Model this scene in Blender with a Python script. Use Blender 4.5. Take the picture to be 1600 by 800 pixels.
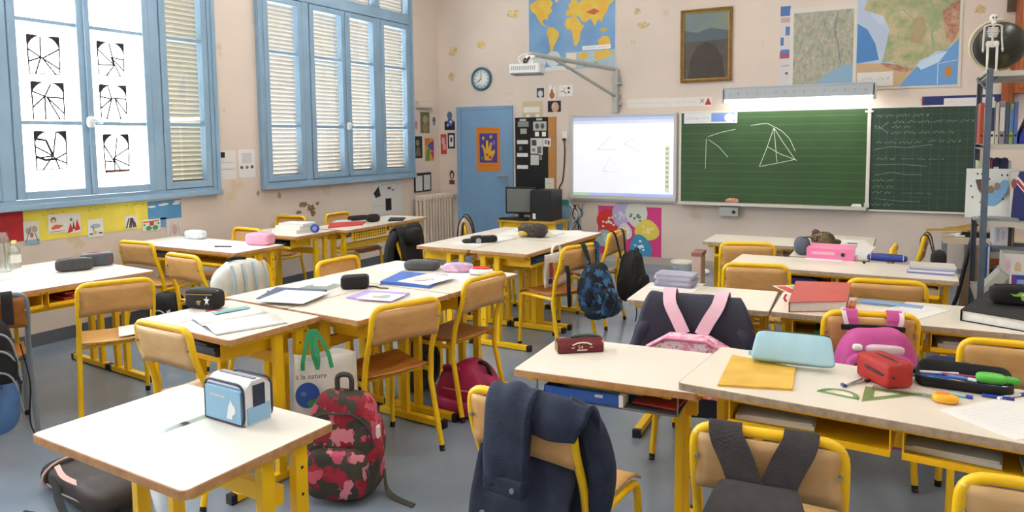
import bpy, math, random
import numpy as np
from mathutils import Vector, Matrix
random.seed(7)
for o in list(bpy.data.objects): bpy.data.objects.remove(o)
sc = bpy.context.scene
C = sc.collection
PI = math.pi
rad = math.radians
# ---------------------------------------------------------------- camera
FPX, YAW, PITCH, ROLL, PPY, CAMH = 1141.0, -0.4970, 0.0832, -0.0098, 312.5, 1.56
_f = Vector((math.sin(YAW)*math.cos(PITCH), math.cos(YAW)*math.cos(PITCH), -math.sin(PITCH)))
_r0 = Vector((math.cos(YAW), -math.sin(YAW), 0)); _u0 = _r0.cross(_f)
_r = _r0*math.cos(ROLL)+_u0*math.sin(ROLL); _u = -_r0*math.sin(ROLL)+_u0*math.cos(ROLL)
CAM = Vector((0, 0, CAMH))
cd = bpy.data.cameras.new('camera'); cam = bpy.data.objects.new('camera', cd); C.objects.link(cam)
cd.sensor_width = 36; cd.lens = FPX/1600*36; cd.shift_y = -(400-PPY)/1600; cd.clip_start = .05
cam.matrix_world = Matrix(((_r.x, _u.x, -_f.x, 0), (_r.y, _u.y, -_f.y, 0), (_r.z, _u.z, -_f.z, CAMH), (0, 0, 0, 1)))
sc.camera = cam
def ray(px, py): return _f+_r*((px-800)/FPX)-_u*((py-PPY)/FPX)
def PZ(px, py, z): d = ray(px, py); return CAM+d*((z-CAMH)/d.z)
def PY(px, py, y): d = ray(px, py); return CAM+d*(y/d.y)
def PX(px, py, x): d = ray(px, py); return CAM+d*(x/d.x)
# ---------------------------------------------------------------- world, light, exposure
w = bpy.data.worlds.new('world'); sc.world = w; w.use_nodes = True
bg = w.node_tree.nodes['Background']; bg.inputs[0].default_value = (.93, .97, 1, 1); bg.inputs[1].default_value = 10.5
sc.view_settings.view_transform = 'Standard'; sc.view_settings.look = 'None'
sc.view_settings.gamma = 1; sc.view_settings.use_curve_mapping = False
sc.view_settings.exposure = 0.8
XL, YB, XR, YF, HC = -5.88, 8.69, 2.9, -2.3, 4.1
def portal(y0, y1, z0, z1):
    l = bpy.data.lights.new('window_portal', 'AREA'); l.shape = 'RECTANGLE'; l.size = y1-y0; l.size_y = z1-z0
    l.cycles.is_portal = True
    o = bpy.data.objects.new('window_portal', l); C.objects.link(o)
    o.location = (XL-.30, (y0+y1)/2, (z0+z1)/2)
    o.rotation_euler = (0, rad(-90), 0); o.rotation_euler = Matrix(((0, 0, -1), (-1, 0, 0), (0, 1, 0))).to_euler()
    return o
WINS = [(-.65, 1.9), (2.3, 4.85), (5.39, 8.02)]  # first opening belongs to the added, unseen window
for a, b in WINS: portal(a, b, 1.06, 3.75)
# ---------------------------------------------------------------- materials
def lin(h):
    h = h.lstrip('#'); v = [int(h[i:i+2], 16)/255 for i in (0, 2, 4)]
    return tuple(x/12.92 if x <= .04045 else ((x+.055)/1.055)**2.4 for x in v)+(1,)
MC = {}
def col(hexc, rough=.6, var=0.0, scale=12, bump=0, metal=0, spec=.5, hex2=None, stretch=None, emit=0, sharp=None, detail=4, bscale=None, nr=.5):
    key = (hexc, rough, var, scale, bump, metal, spec, hex2, stretch, emit, sharp, detail, bscale, nr)
    if key in MC: return MC[key]
    m = bpy.data.materials.new('paint_'+hexc.strip('#')); m.use_nodes = True
    nt = m.node_tree; b = nt.nodes['Principled BSDF']
    b.inputs['Base Color'].default_value = lin(hexc); b.inputs['Roughness'].default_value = rough
    b.inputs['Metallic'].default_value = metal; b.inputs['Specular IOR Level'].default_value = spec
    if emit:
        b.inputs['Emission Color'].default_value = lin(hexc); b.inputs['Emission Strength'].default_value = emit
    if var or hex2 or bump:
        tc = nt.nodes.new('ShaderNodeTexCoord'); mp = nt.nodes.new('ShaderNodeMapping'); nt.links.new(tc.outputs['Object'], mp.inputs[0])
        if stretch: mp.inputs['Scale'].default_value = stretch
        n = nt.nodes.new('ShaderNodeTexNoise'); n.inputs['Scale'].default_value = scale; n.inputs['Detail'].default_value = detail; n.inputs['Roughness'].default_value = nr
        nt.links.new(mp.outputs[0], n.inputs['Vector'])
        if var or hex2:
            r = nt.nodes.new('ShaderNodeValToRGB')
            c = lin(hexc)
            if hex2: c0, c1 = c, lin(hex2)
            else: c0 = tuple(x*(1-var) for x in c[:3])+(1,); c1 = tuple(min(1, x*(1+var*.6)) for x in c[:3])+(1,)
            lo, hi = (.35, .65) if sharp is None else (sharp-.02, sharp+.02)
            r.color_ramp.elements[0].position = lo; r.color_ramp.elements[0].color = c0
            r.color_ramp.elements[1].position = hi; r.color_ramp.elements[1].color = c1
            nt.links.new(n.outputs[0], r.inputs[0]); nt.links.new(r.outputs[0], b.inputs['Base Color'])
        if bump:
            bp = nt.nodes.new('ShaderNodeBump'); bp.inputs['Strength'].default_value = bump; bp.inputs['Distance'].default_value = .01
            src = n
            if bscale:
                src = nt.nodes.new('ShaderNodeTexNoise'); src.inputs['Scale'].default_value = bscale; nt.links.new(mp.outputs[0], src.inputs['Vector'])
            nt.links.new(src.outputs[0], bp.inputs['Height']); nt.links.new(bp.outputs[0], b.inputs['Normal'])
    MC[key] = m; return m
def glassmat(name, tint='#ffffff', gloss=.08, rough=.02):
    m = bpy.data.materials.new(name); m.use_nodes = True; nt = m.node_tree; nt.nodes.clear()
    o = nt.nodes.new('ShaderNodeOutputMaterial'); t = nt.nodes.new('ShaderNodeBsdfTransparent'); g = nt.nodes.new('ShaderNodeBsdfGlossy'); x = nt.nodes.new('ShaderNodeMixShader')
    t.inputs[0].default_value = lin(tint); g.inputs['Roughness'].default_value = rough; x.inputs[0].default_value = gloss
    nt.links.new(t.outputs[0], x.inputs[1]); nt.links.new(g.outputs[0], x.inputs[2]); nt.links.new(x.outputs[0], o.inputs[0]); return m
GLASS = glassmat('window_glass')
CLEAR = glassmat('clear_plastic', '#eef4f2', .16, .08)
GREENCLEAR = glassmat('green_clear_plastic', '#dbead2', .14, .1)
MILKY = glassmat('thin_plastic', '#f2f2ee', .3, .3)
def wallmat(base, patch, name, thr=.66):
    m = bpy.data.materials.new(name); m.use_nodes = True; nt = m.node_tree; b = nt.nodes['Principled BSDF']; b.inputs['Roughness'].default_value = .75
    tc = nt.nodes.new('ShaderNodeTexCoord')
    n1 = nt.nodes.new('ShaderNodeTexNoise'); n1.inputs['Scale'].default_value = 1.1; n1.inputs['Detail'].default_value = 5
    n2 = nt.nodes.new('ShaderNodeTexNoise'); n2.inputs['Scale'].default_value = 2.1; n2.inputs['Detail'].default_value = 7; n2.inputs['Roughness'].default_value = .6
    n3 = nt.nodes.new('ShaderNodeTexNoise'); n3.inputs['Scale'].default_value = 60; n3.inputs['Detail'].default_value = 3
    for n in (n1, n2, n3): nt.links.new(tc.outputs['Object'], n.inputs['Vector'])
    r1 = nt.nodes.new('ShaderNodeValToRGB'); c = lin(base)
    r1.color_ramp.elements[0].position = .3; r1.color_ramp.elements[0].color = tuple(x*.92 for x in c[:3])+(1,)
    r1.color_ramp.elements[1].position = .7; r1.color_ramp.elements[1].color = tuple(min(1, x*1.05) for x in c[:3])+(1,)
    nt.links.new(n1.outputs[0], r1.inputs[0])
    r2 = nt.nodes.new('ShaderNodeValToRGB'); r2.color_ramp.elements[0].position = thr; r2.color_ramp.elements[0].color = (0, 0, 0, 1)
    r2.color_ramp.elements[1].position = thr+.03; r2.color_ramp.elements[1].color = (.62, .62, .62, 1); nt.links.new(n2.outputs[0], r2.inputs[0])
    mx = nt.nodes.new('ShaderNodeMixRGB'); mx.inputs[2].default_value = lin(patch)
    nt.links.new(r2.outputs[0], mx.inputs[0]); nt.links.new(r1.outputs[0], mx.inputs[1]); nt.links.new(mx.outputs[0], b.inputs['Base Color'])
    bp = nt.nodes.new('ShaderNodeBump'); bp.inputs['Strength'].default_value = .08; bp.inputs['Distance'].default_value = .01
    nt.links.new(n3.outputs[0], bp.inputs['Height']); nt.links.new(bp.outputs[0], b.inputs['Normal']); return m
WALL = wallmat('#dfd1c5', '#cfbb95', 'cream_plaster'); CEIL = col('#efe9de', .8)
FLOORM = col('#8492a2', .2, .14, 2.2, 0, detail=8)
YEL = col('#fccb14', .38, .06, 3); YELW = col('#f2c016', .42, .12, 5)
PLY = col('#e0b274', .42, hex2='#d09d5c', scale=6, stretch=(1.2, 14, 1.2))
PLYD = col('#b9782f', .38, hex2='#a0622a', scale=5, stretch=(1.2, 12, 1.2))
PLYL = col('#e2bd86', .42, hex2='#d3a669', scale=6, stretch=(1.2, 14, 1.2))
TOP = col('#efe8da', .3, .04, 3); TOPW = col('#f3eee4', .28, .03, 3); TOPG = col('#e8dfce', .32, .06, 3)
EDGE = col('#c79a6b', .5, hex2='#b58455', scale=30); EDGEG = col('#b7a58f', .55, hex2='#9f8f7c', scale=40)
BLK = col('#16161a', .5); BLKR = col('#202024', .7, .2, 30); WHT = col('#f4f3ef', .55); BLUE = col('#8cabc4', .45, .08, 4)
GREY = col('#7c8794', .4, .1, 6); STEEL = col('#a9aeb2', .35, metal=.7); DBLUE = col('#7ea6cb', .42, .06, 3)
# ---------------------------------------------------------------- mesh helpers
class MB:
    def __init__(s): s.v = []; s.f = []; s.mi = []; s.sm = []
    def add(s, vs, fs, mi=0, smooth=False, M=None):
        k = len(s.v)
        s.v += [tuple(M@Vector(p)) if M else tuple(p) for p in vs]
        s.f += [tuple(i+k for i in q) for q in fs]; s.mi += [mi]*len(fs); s.sm += [smooth]*len(fs); return s
    def box(s, c, d, rz=0, mi=0, M=None, rx=0, ry=0):
        x, y, z = (q/2 for q in d)
        vs = [(-x, -y, -z), (x, -y, -z), (x, y, -z), (-x, y, -z), (-x, -y, z), (x, -y, z), (x, y, z), (-x, y, z)]
        T = Matrix.Translation(c)@Matrix.Rotation(rz, 4, 'Z')@Matrix.Rotation(ry, 4, 'Y')@Matrix.Rotation(rx, 4, 'X')
        if M: T = M@T
        return s.add(vs, [(0, 3, 2, 1), (4, 5, 6, 7), (0, 1, 5, 4), (1, 2, 6, 5), (2, 3, 7, 6), (3, 0, 4, 7)], mi, False, T)
    def bb(s, a, b, mi=0, M=None):
        return s.box([(p+q)/2 for p, q in zip(a, b)], [abs(q-p) for p, q in zip(a, b)], 0, mi, M)
    def ring_sweep(s, rings, closed_ring=True, caps=True, mi=0, smooth=True, M=None, loop=False):
        n = len(rings[0]); vs = [p for r in rings for p in r]; fs = []
        R = len(rings)
        for i in range(R if loop else R-1):
            j2 = (i+1) % R
            for j in range(n if closed_ring else n-1):
                k = (j+1) % n; fs.append((i*n+j, i*n+k, j2*n+k, j2*n+j))
        s.add(vs, fs, mi, smooth, M)
        if caps and not loop and closed_ring:
            s.add(rings[0], [tuple(range(n))[::-1]], mi, False, M); s.add(rings[-1], [tuple(range(n))], mi, False, M)
        return s
    def tube(s, pts, r, n=8, mi=0, M=None, caps=True, loop=False):
        P = [Vector(p) for p in pts]; rings = []; up = None
        for i, p in enumerate(P):
            if loop: t = P[(i+1) % len(P)]-P[i-1]
            else: t = P[min(i+1, len(P)-1)]-P[max(i-1, 0)]
            t.normalize()
            if up is None: up = Vector((0, 0, 1)) if abs(t.z) < .9 else Vector((1, 0, 0))
            a = t.cross(up)
            if a.length < 1e-4: a = t.cross(Vector((0, 1, 0)))
            a.normalize(); up = a.cross(t); rr = r[i] if isinstance(r, (list, tuple)) else r
            rings.append([p+(a*math.cos(2*PI*k/n)+up*math.sin(2*PI*k/n))*rr for k in range(n)])
        return s.ring_sweep(rings, True, caps, mi, True, M, loop)
    def strap(s, pts, width, th, side, mi=0, M=None):
        P = [Vector(p) for p in pts]; rings = []
        for i, p in enumerate(P):
            t = (P[min(i+1, len(P)-1)]-P[max(i-1, 0)]).normalized()
            sd = Vector(side(i/(len(P)-1)) if callable(side) else side); sd = (sd-t*sd.dot(t)).normalized(); nn = t.cross(sd)
            wd = width(i/(len(P)-1)) if callable(width) else width
            rings.append([p+sd*a*wd/2+nn*b*th/2 for a, b in ((-1, -1), (1, -1), (1, 1), (-1, 1))])
        return s.ring_sweep(rings, True, True, mi, False, M)
    def prism(s, poly, z0, z1, mi=0, mis=None, M=None):
        n = len(poly); mis = mi if mis is None else mis
        s.add([(x, y, z1) for x, y in poly], [tuple(range(n))], mi, False, M)
        s.add([(x, y, z0) for x, y in poly], [tuple(range(n))[::-1]], mi, False, M)
        vs = [(x, y, z0) for x, y in poly]+[(x, y, z1) for x, y in poly]
        return s.add(vs, [(i, (i+1) % n, n+(i+1) % n, n+i) for i in range(n)], mis, False, M)
    def sell(s, c, d, e1=.4, e2=.4, nu=24, nv=12, mi=0, M=None, fn=None):
        def pw(a, e): return math.copysign(abs(a)**e, a)
        T = Matrix.Translation(c)
        if M: T = M@T
        rings = []
        for i in range(nv+1):
            ph = -PI/2+PI*i/nv; cp = max(1e-3, pw(math.cos(ph), e1)); sp = pw(math.sin(ph), e1); rg = []
            for j in range(nu):
                th = 2*PI*j/nu; p = Vector((d[0]*cp*pw(math.cos(th), e2), d[1]*cp*pw(math.sin(th), e2), d[2]*sp))
                if fn: p = Vector(fn(p))
                rg.append(p)
            rings.append(rg)
        return s.ring_sweep(rings, True, True, mi, True, T)
    def cyl(s, a, b, r0, r1=None, n=14, mi=0, M=None):
        return s.tube([a, b], [r0, r0 if r1 is None else r1], n, mi, M)
    def lathe(s, prof, n=20, mi=0, M=None):
        return s.ring_sweep([[(r*math.cos(2*PI*k/n), r*math.sin(2*PI*k/n), z) for k in range(n)] for r, z in prof], True, True, mi, True, M)
    def grid(s, pts, th=None, mi=0, M=None, smooth=True):
        R, n = len(pts), len(pts[0]); P = [[Vector(q) for q in r] for r in pts]
        if th is None:
            return s.add([q for r in P for q in r], [(i*n+j, i*n+j+1, (i+1)*n+j+1, (i+1)*n+j) for i in range(R-1) for j in range(n-1)], mi, smooth, M)
        N = [[((P[min(i+1, R-1)][j]-P[max(i-1, 0)][j]).cross(P[i][min(j+1, n-1)]-P[i][max(j-1, 0)])).normalized() for j in range(n)] for i in range(R)]
        A = [[P[i][j]+N[i][j]*th/2 for j in range(n)] for i in range(R)]; B = [[P[i][j]-N[i][j]*th/2 for j in range(n)] for i in range(R)]
        vs = [q for r in A for q in r]+[q for r in B for q in r]; o = R*n; fs = []
        for i in range(R-1):
            for j in range(n-1):
                fs.append((i*n+j, (i+1)*n+j, (i+1)*n+j+1, i*n+j+1)); fs.append((o+i*n+j, o+i*n+j+1, o+(i+1)*n+j+1, o+(i+1)*n+j))
        for i in range(R-1):
            for j in (0, n-1):
                q = (i*n+j, (i+1)*n+j, o+(i+1)*n+j, o+i*n+j); fs.append(q if j else q[::-1])
        for j in range(n-1):
            for i in (0, R-1):
                q = (i*n+j, i*n+j+1, o+i*n+j+1, o+i*n+j); fs.append(q if i == 0 else q[::-1])
        return s.add(vs, fs, mi, smooth, M)
    def build(s, name, mats, parent=None, loc=None, rot=None, bevel=0):
        me = bpy.data.meshes.new(name); me.from_pydata(s.v, [], s.f)
        if not isinstance(mats, (list, tuple)): mats = [mats]
        for m in mats: me.materials.append(m)
        me.polygons.foreach_set('material_index', s.mi); me.polygons.foreach_set('use_smooth', s.sm); me.update()
        o = bpy.data.objects.new(name, me); C.objects.link(o)
        if parent is not None: o.parent = parent
        if loc is not None: o.location = loc
        if rot is not None: o.rotation_euler = (0, 0, rot) if not isinstance(rot, (tuple, list)) else rot
        if bevel:
            b = o.modifiers.new('bevel', 'BEVEL'); b.width = bevel; b.segments = 2; b.limit_method = 'ANGLE'
        return o
def tag(o, label, cat, group=None, kind=None):
    if label: o['label'] = label
    if cat: o['category'] = cat
    if group: o['group'] = group
    if kind: o['kind'] = kind
    return o
def thing(name, label, cat, loc=(0, 0, 0), rz=0, group=None):
    o = bpy.data.objects.new(name, None); o.empty_display_size = .05; C.objects.link(o)
    o.location = loc; o.rotation_euler = (0, 0, rz); return tag(o, label, cat, group)
def struct(name, mb, m, bevel=0): return tag(mb.build(name, m, bevel=bevel), None, None, None, 'structure')
def part(parent, name, m, fn, bevel=0):
    mb = MB(); fn(mb); return mb.build(name, m, parent, bevel=bevel)
def rrect(w, d, r, n=4, cx=0, cy=0):
    out = []
    for sx, sy, a0 in ((1, 1, 0), (-1, 1, 90), (-1, -1, 180), (1, -1, 270)):
        for k in range(n+1):
            a = rad(a0+90*k/n); out.append((cx+sx*(w/2-r)+r*math.cos(a), cy+sy*(d/2-r)+r*math.sin(a)))
    return out
def smoothpath(pts, rr=.06, n=5):
    P = [Vector(p) for p in pts]; out = [P[0]]
    for i in range(1, len(P)-1):
        a, b, c = P[i-1], P[i], P[i+1]; la, lc = (a-b).length, (c-b).length; d = min(rr, la*.48, lc*.48)
        p, q = b+(a-b).normalized()*d, b+(c-b).normalized()*d
        for k in range(n+1):
            t = k/n; out.append(p*(1-t)**2+b*2*t*(1-t)+q*t*t)
    out.append(P[-1]); return out
def spline(pts, n=8):
    P = [Vector(p) for p in pts]; P = [P[0]*2-P[1]]+P+[P[-1]*2-P[-2]]; out = []
    for i in range(1, len(P)-2):
        for k in range(n):
            t = k/n; a, b, c, d = P[i-1], P[i], P[i+1], P[i+2]
            out.append(.5*((2*b)+(c-a)*t+(2*a-5*b+4*c-d)*t*t+(3*b-a-3*c+d)*t**3))
    out.append(P[-2]); return out
TXT = {}
def text_geo(s, bold=False):
    if s in TXT: return TXT[s]
    cu = bpy.data.curves.new('lettering', 'FONT'); cu.body = s; cu.size = 1; cu.resolution_u = 2
    o = bpy.data.objects.new('lettering', cu); me = bpy.data.meshes.new_from_object(o)
    vs = [tuple(v.co) for v in me.vertices]; fs = [tuple(p.vertices) for p in me.polygons]
    bpy.data.objects.remove(o); bpy.data.curves.remove(cu); bpy.data.meshes.remove(me)
    x0 = min(v[0] for v in vs); x1 = max(v[0] for v in vs); y0 = min(v[1] for v in vs); y1 = max(v[1] for v in vs)
    TXT[s] = ([((v[0]-x0), (v[1]-y0)) for v in vs], fs, x1-x0, y1-y0); return TXT[s]
class Art:
    """flat print: coordinates in metres from the top-left corner, u right, v down"""
    def __init__(s, origin, u, v, W, H):
        s.o = Vector(origin); s.u = Vector(u).normalized(); s.vv = Vector(v).normalized(); s.n = s.vv.cross(s.u).normalized(); s.W = W; s.H = H; s.mb = MB(); s.mats = []; s.L = 0
    def mi(s, m):
        if isinstance(m, str): m = col(m, .6)
        if m not in s.mats: s.mats.append(m)
        return s.mats.index(m)
    def P(s, u, v, h=0): return s.o+s.u*u+s.vv*v+s.n*h
    def base(s, m, th=.003):
        s.th = th; k = s.mi(m); W, H = s.W, s.H
        vs = [s.P(u, v, h) for h in (0, th) for u, v in ((0, 0), (W, 0), (W, H), (0, H))]
        s.mb.add(vs, [(0, 1, 2, 3), (7, 6, 5, 4), (0, 4, 5, 1), (1, 5, 6, 2), (2, 6, 7, 3), (3, 7, 4, 0)], k); s.h = th; return s
    def poly(s, pts, m, up=.0005, rel=True):
        s.h += up*.2; k = s.mi(m); q = [(u*s.W, v*s.H) if rel else (u, v) for u, v in pts]
        ar = sum(a[0]*b[1]-b[0]*a[1] for a, b in zip(q, q[1:]+q[:1]))
        if ar > 0: q = q[::-1]
        s.mb.add([s.P(u, v, s.h+.0003) for u, v in q], [tuple(range(len(q)))], k); return s
    def rect(s, u0, v0, u1, v1, m): return s.poly([(u0, v0), (u1, v0), (u1, v1), (u0, v1)], m)
    def ell(s, cu, cv, ru, rv, m, n=18): return s.poly([(cu+ru*math.cos(2*PI*k/n), cv+rv*math.sin(2*PI*k/n)) for k in range(n)], m)
    def line(s, pts, wd, m, rel=True):
        q = [Vector((u*s.W, v*s.H)) if rel else Vector((u, v)) for u, v in pts]; s.h += .0001; k = s.mi(m)
        L, Rr = [], []
        for i, p in enumerate(q):
            t = q[min(i+1, len(q)-1)]-q[max(i-1, 0)]; t = t.normalized() if t.length > 1e-9 else Vector((1, 0)); nn = Vector((-t.y, t.x))*wd/2
            L.append(p+nn); Rr.append(p-nn)
        vs = [s.P(p.x, p.y, s.h+.0003) for p in L]+[s.P(p.x, p.y, s.h+.0003) for p in Rr]; n = len(q)
        s.mb.add(vs, [(i, i+1, n+i+1, n+i) for i in range(n-1)], k); return s
    def text(s, t, u, v, h, m, wmax=None):
        pts, fs, w_, h_ = text_geo(t); k = s.mi(m); sc_ = h*s.H/h_; sx = sc_ if wmax is None else wmax*s.W/w_; s.h += .0001
        s.mb.add([s.P(u*s.W+x*sx, v*s.H+h*s.H-y*sc_, s.h+.0003) for x, y in pts], [f[::-1] for f in fs] if False else fs, k); return s
    def scrib(s, u0, u1, v, h, m, wd=.004, words=True):
        u = u0
        while u < u1-.01:
            L = random.uniform(.05, .13) if words else (u1-u0); e = min(u1, u+L); n = max(6, int((e-u)*s.W/.012)); pts = []
            for k in range(n+1):
                t = k/n; pts.append((u+(e-u)*t+.006*math.sin(k*2.2), v+h*(.5*math.sin(k*1.7)+random.uniform(-.25, .25))))
            s.line(pts, wd, m); u = e+.025
        return s
    def build(s, name, label=None, cat=None, group=None, parent=None):
        o = s.mb.build(name, s.mats, parent)
        if label: tag(o, label, cat, group)
        return o
def back_art(p0, p1, off=.0, y=None):
    y = (YB-.001 if y is None else y)-off; a, b = PY(*p0, y), PY(*p1, y)
    return Art((a.x, y, a.z), (1, 0, 0), (0, 0, -1), b.x-a.x, a.z-b.z)
def left_art(p0, p1, off=.0):
    x = XL+.001+off; a, b = PX(*p0, x), PX(*p1, x)
    return Art((x, a.y, a.z), (0, 1, 0), (0, 0, -1), b.y-a.y, a.z-b.z)
def flat_art(px, py, z, W, H, ang=0):
    c = PZ(px, py, z); a = rad(ang); u = Vector((math.cos(a), math.sin(a), 0)); v = Vector((math.sin(a), -math.cos(a), 0))
    return Art(c-u*W/2-v*H/2, u, v, W, H)
# ---------------------------------------------------------------- room shell
struct('floor', MB().bb((XL-.4, YF-.2, -.1), (XR+.2, YB+.3, 0)), FLOORM)
struct('ceiling', MB().bb((XL-.4, YF-.2, HC), (XR+.2, YB+.3, HC+.1)), CEIL)
mb = MB(); zb, zt_ = 1.06, 3.75; ys = [YF-.2]
for a, b in WINS:
    mb.bb((XL-.35, ys[-1], 0), (XL, a, HC)); mb.bb((XL-.35, a, 0), (XL, b, zb)); mb.bb((XL-.35, a, zt_), (XL, b, HC)); ys.append(b)
mb.bb((XL-.35, ys[-1], 0), (XL, YB+.3, HC))
wall_left = struct('wall_left', mb, WALL)
wall_back = struct('wall_back', MB().bb((XL, YB, 0), (XR+.2, YB+.3, HC)), WALL)
struct('wall_right', MB().bb((XR, YF-.2, 0), (XR+.2, YB, HC)), WALL)
struct('wall_front', MB().bb((XL, YF-.2, 0), (XR, YF, HC)), WALL)
struct('baseboard_left', MB().bb((XL, YF, 0), (XL+.015, YB, .10)), col('#5d6470', .5))
struct('baseboard_back', MB().bb((XL+.015, YB-.015, 0), (-5.58, YB, .09)).bb((-4.66, YB-.015, 0), (XR, YB, .09)), col('#b9aea2', .6))
# peeled plaster, children of the wall
def peel(cx, cy, ru, rv, hexc, seed, wall):
    rnd = random.Random(seed); f = left_art if wall == 'l' else back_art
    a = f((cx-ru, cy-rv), (cx+ru, cy+rv)); a.h = 0; n = 26; k = [rnd.uniform(.55, 1.0) for _ in range(n)]
    a.poly([(.5+.5*k[i]*math.cos(2*PI*i/n), .5+.5*k[i]*math.sin(2*PI*i/n)) for i in range(n)], col(hexc, .9, .25, 20))
    a.build('peeled_plaster_patch', parent=wall_left if wall == 'l' else wall_back)
for i, q in enumerate([(474, 320, 9, 4, '#947b5c'), (486, 325, 8, 6, '#8c7355'), (489, 333, 5, 6, '#8c7355'), (467, 332, 6, 3, '#93795a'), (496, 318, 4, 3, '#93795a'), (436, 305, 4, 6, '#b09a7e'), (403, 302, 3, 5, '#a99478'), (230, 344, 3, 2, '#8d7c68')]): peel(*q, i, 'l')
for i, q in enumerate([(752, 70, 8, 7, '#d8c07e'), (708, 80, 9, 9, '#d6c294'), (705, 120, 7, 8, '#d6c294'), (802, 22, 12, 7, '#d8c48e'), (996, 18, 6, 7, '#cdb68a'), (1005, 40, 12, 6, '#d3bd8c'), (1532, 15, 10, 9, '#cfb98e'), (990, 65, 5, 5, '#d6c294')]): peel(*q, 40+i, 'b')
# ---------------------------------------------------------------- windows
SLAT = col('#b2aea6', .6, .05, 8); SLATG = col('#a8a496', .6, .05, 8)
def bar(mb, a, b): mb.bb(a, b)
def window(idx, y0, y1, leaves, shut, openers):
    W = thing('window_%d' % idx, None, None, (0, 0, 0)); W['kind'] = 'structure'
    f = MB(); x0, x1 = XL-.05, XL+.045; t = .075
    f.bb((x0, y0, zb), (x1, y0+t, zt_)).bb((x0, y1-t, zb), (x1, y1, zt_)).bb((x0, y0+t, zb), (x1, y1-t, zb+t)).bb((x0, y0+t, zt_-t), (x1, y1-t, zt_))
    f.bb((x0, y0+t, 3.07), (x1+.01, y1-t, 3.20))
    for i in range(len(leaves)-1):
        a = (leaves[i][1]+leaves[i+1][0])/2; h = .05 if i != 1 else .0
        if h: f.bb((x0, a-h, zb+t), (x1, a+h, 3.07)); 
        f.bb((x0, a-.05, 3.2), (x1, a+.05, zt_-t))
    f.build('frame', BLUE, W, bevel=.006)
    part(W, 'sill', BLUE, lambda m: m.bb((x1, y0-.01, zb), (x1+.035, y1+.01, zb+.045)), .006)
    part(W, 'casing', BLUE, lambda m: (m.bb((x1, y0-.005, zb+.045), (x1+.014, y0+.035, zt_)), m.bb((x1, y1-.035, zb+.045), (x1+.014, y1+.005, zt_))), .003)
    for i, (a, b) in enumerate(leaves):
        s = MB(); sw = .06; xs0, xs1 = XL-.02, XL+.055
        s.bb((xs0, a-sw, 1.14), (xs1, a, 3.06)).bb((xs0, b, 1.14), (xs1, b+sw, 3.06)).bb((xs0, a, 1.14), (xs1, b, 1.20)).bb((xs0, a, 3.0), (xs1, b, 3.06))
        so = s.build('sash', BLUE, W, bevel=.005)
        part(so, 'glazing_bar', BLUE, lambda m: m.bb((xs0+.01, a, 2.475), (xs1-.01, b, 2.505))); part(so, 'glazing_bar', BLUE, lambda m: m.bb((xs0+.01, a, 1.705), (xs1-.01, b, 1.735)))
        for q0, q1 in ((1.2, 1.705), (1.735, 2.475), (2.505, 3.0)): part(so, 'pane', GLASS, lambda m: m.bb((XL+.012, a, q0), (XL+.016, b, q1)))
        part(so, 'hinge', BLUE, lambda m: m.cyl((xs1, a-sw, 1.55), (xs1, a-sw, 1.65), .009, n=8)); part(so, 'hinge', BLUE, lambda m: m.cyl((xs1, a-sw, 2.6), (xs1, a-sw, 2.7), .009, n=8))
    la = leaves[1][1]+.055
    part(W, 'espagnolette_rod', BLUE, lambda m: m.tube([(XL+.07, la, 1.16), (XL+.07, la, 3.05)], .008, 8))
    part(W, 'window_handle', col('#dfe5ea', .3), lambda m: (m.sell((XL+.085, la, 1.73), (.025, .03, .045), .7, .7, 12, 8), m.cyl((XL+.09, la, 1.76), (XL+.10, la+.09, 1.72), .008)))
    for i, (a, b) in enumerate(zip([leaves[0][0]]+[(leaves[k][1]+leaves[k+1][0])/2+.05 for k in range(3)], [(leaves[k][1]+leaves[k+1][0])/2-.05 for k in range(3)]+[leaves[3][1]])):
        part(W, 'transom_pane', GLASS, lambda m: m.bb((XL-.004, a, 3.2), (XL, b, zt_-t)))
    # louvred shutters in the outer reveal
    for i, dark in shut:
        a, b = leaves[i][0]-.11, leaves[i][1]+.11; xs = XL-.06; mm = SLATG if dark else SLAT
        s = MB(); s.bb((xs-.035, a, 1.10), (xs, a+.05, 3.68)).bb((xs-.035, b-.05, 1.10), (xs, b, 3.68)).bb((xs-.035, a, 1.10), (xs, b, 1.17)).bb((xs-.035, a, 3.6), (xs, b, 3.68))
        so = s.build('shutter', mm, W); n = 56; p0 = None
        for k in range(n):
            z = 1.19+k*(3.58-1.19)/(n-1)
            if p0 is None:
                p0 = MB().box((0, 0, 0), (.062, b-a-.1, .006), 0, 0, None, 0, rad(-50)).build('slat', mm, so)
                o = p0
            else: o = p0.copy(); C.objects.link(o); o.parent = so
            o.location = (xs-.018, (a+b)/2, z)
    return W
LV2 = [(5.52, 5.94), (6.18, 6.63), (6.78, 7.20), (7.42, 7.87)]
LV1 = [(2.43, 2.85), (3.08, 3.53), (3.64, 4.10), (4.33, 4.70)]
LV_ADDED = [(-.52, -.10), (.13, .58), (.69, 1.15), (1.38, 1.77)]
window(0, -.65, 1.9, LV_ADDED, [], [])  # added out of view and left unshuttered to bring in more daylight
window(1, 2.3, 4.85, LV1, [(3, True), (0, True)], [])
window(2, 5.39, 8.02, LV2, [(0, False), (1, False), (2, False), (3, False)], [])
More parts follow.
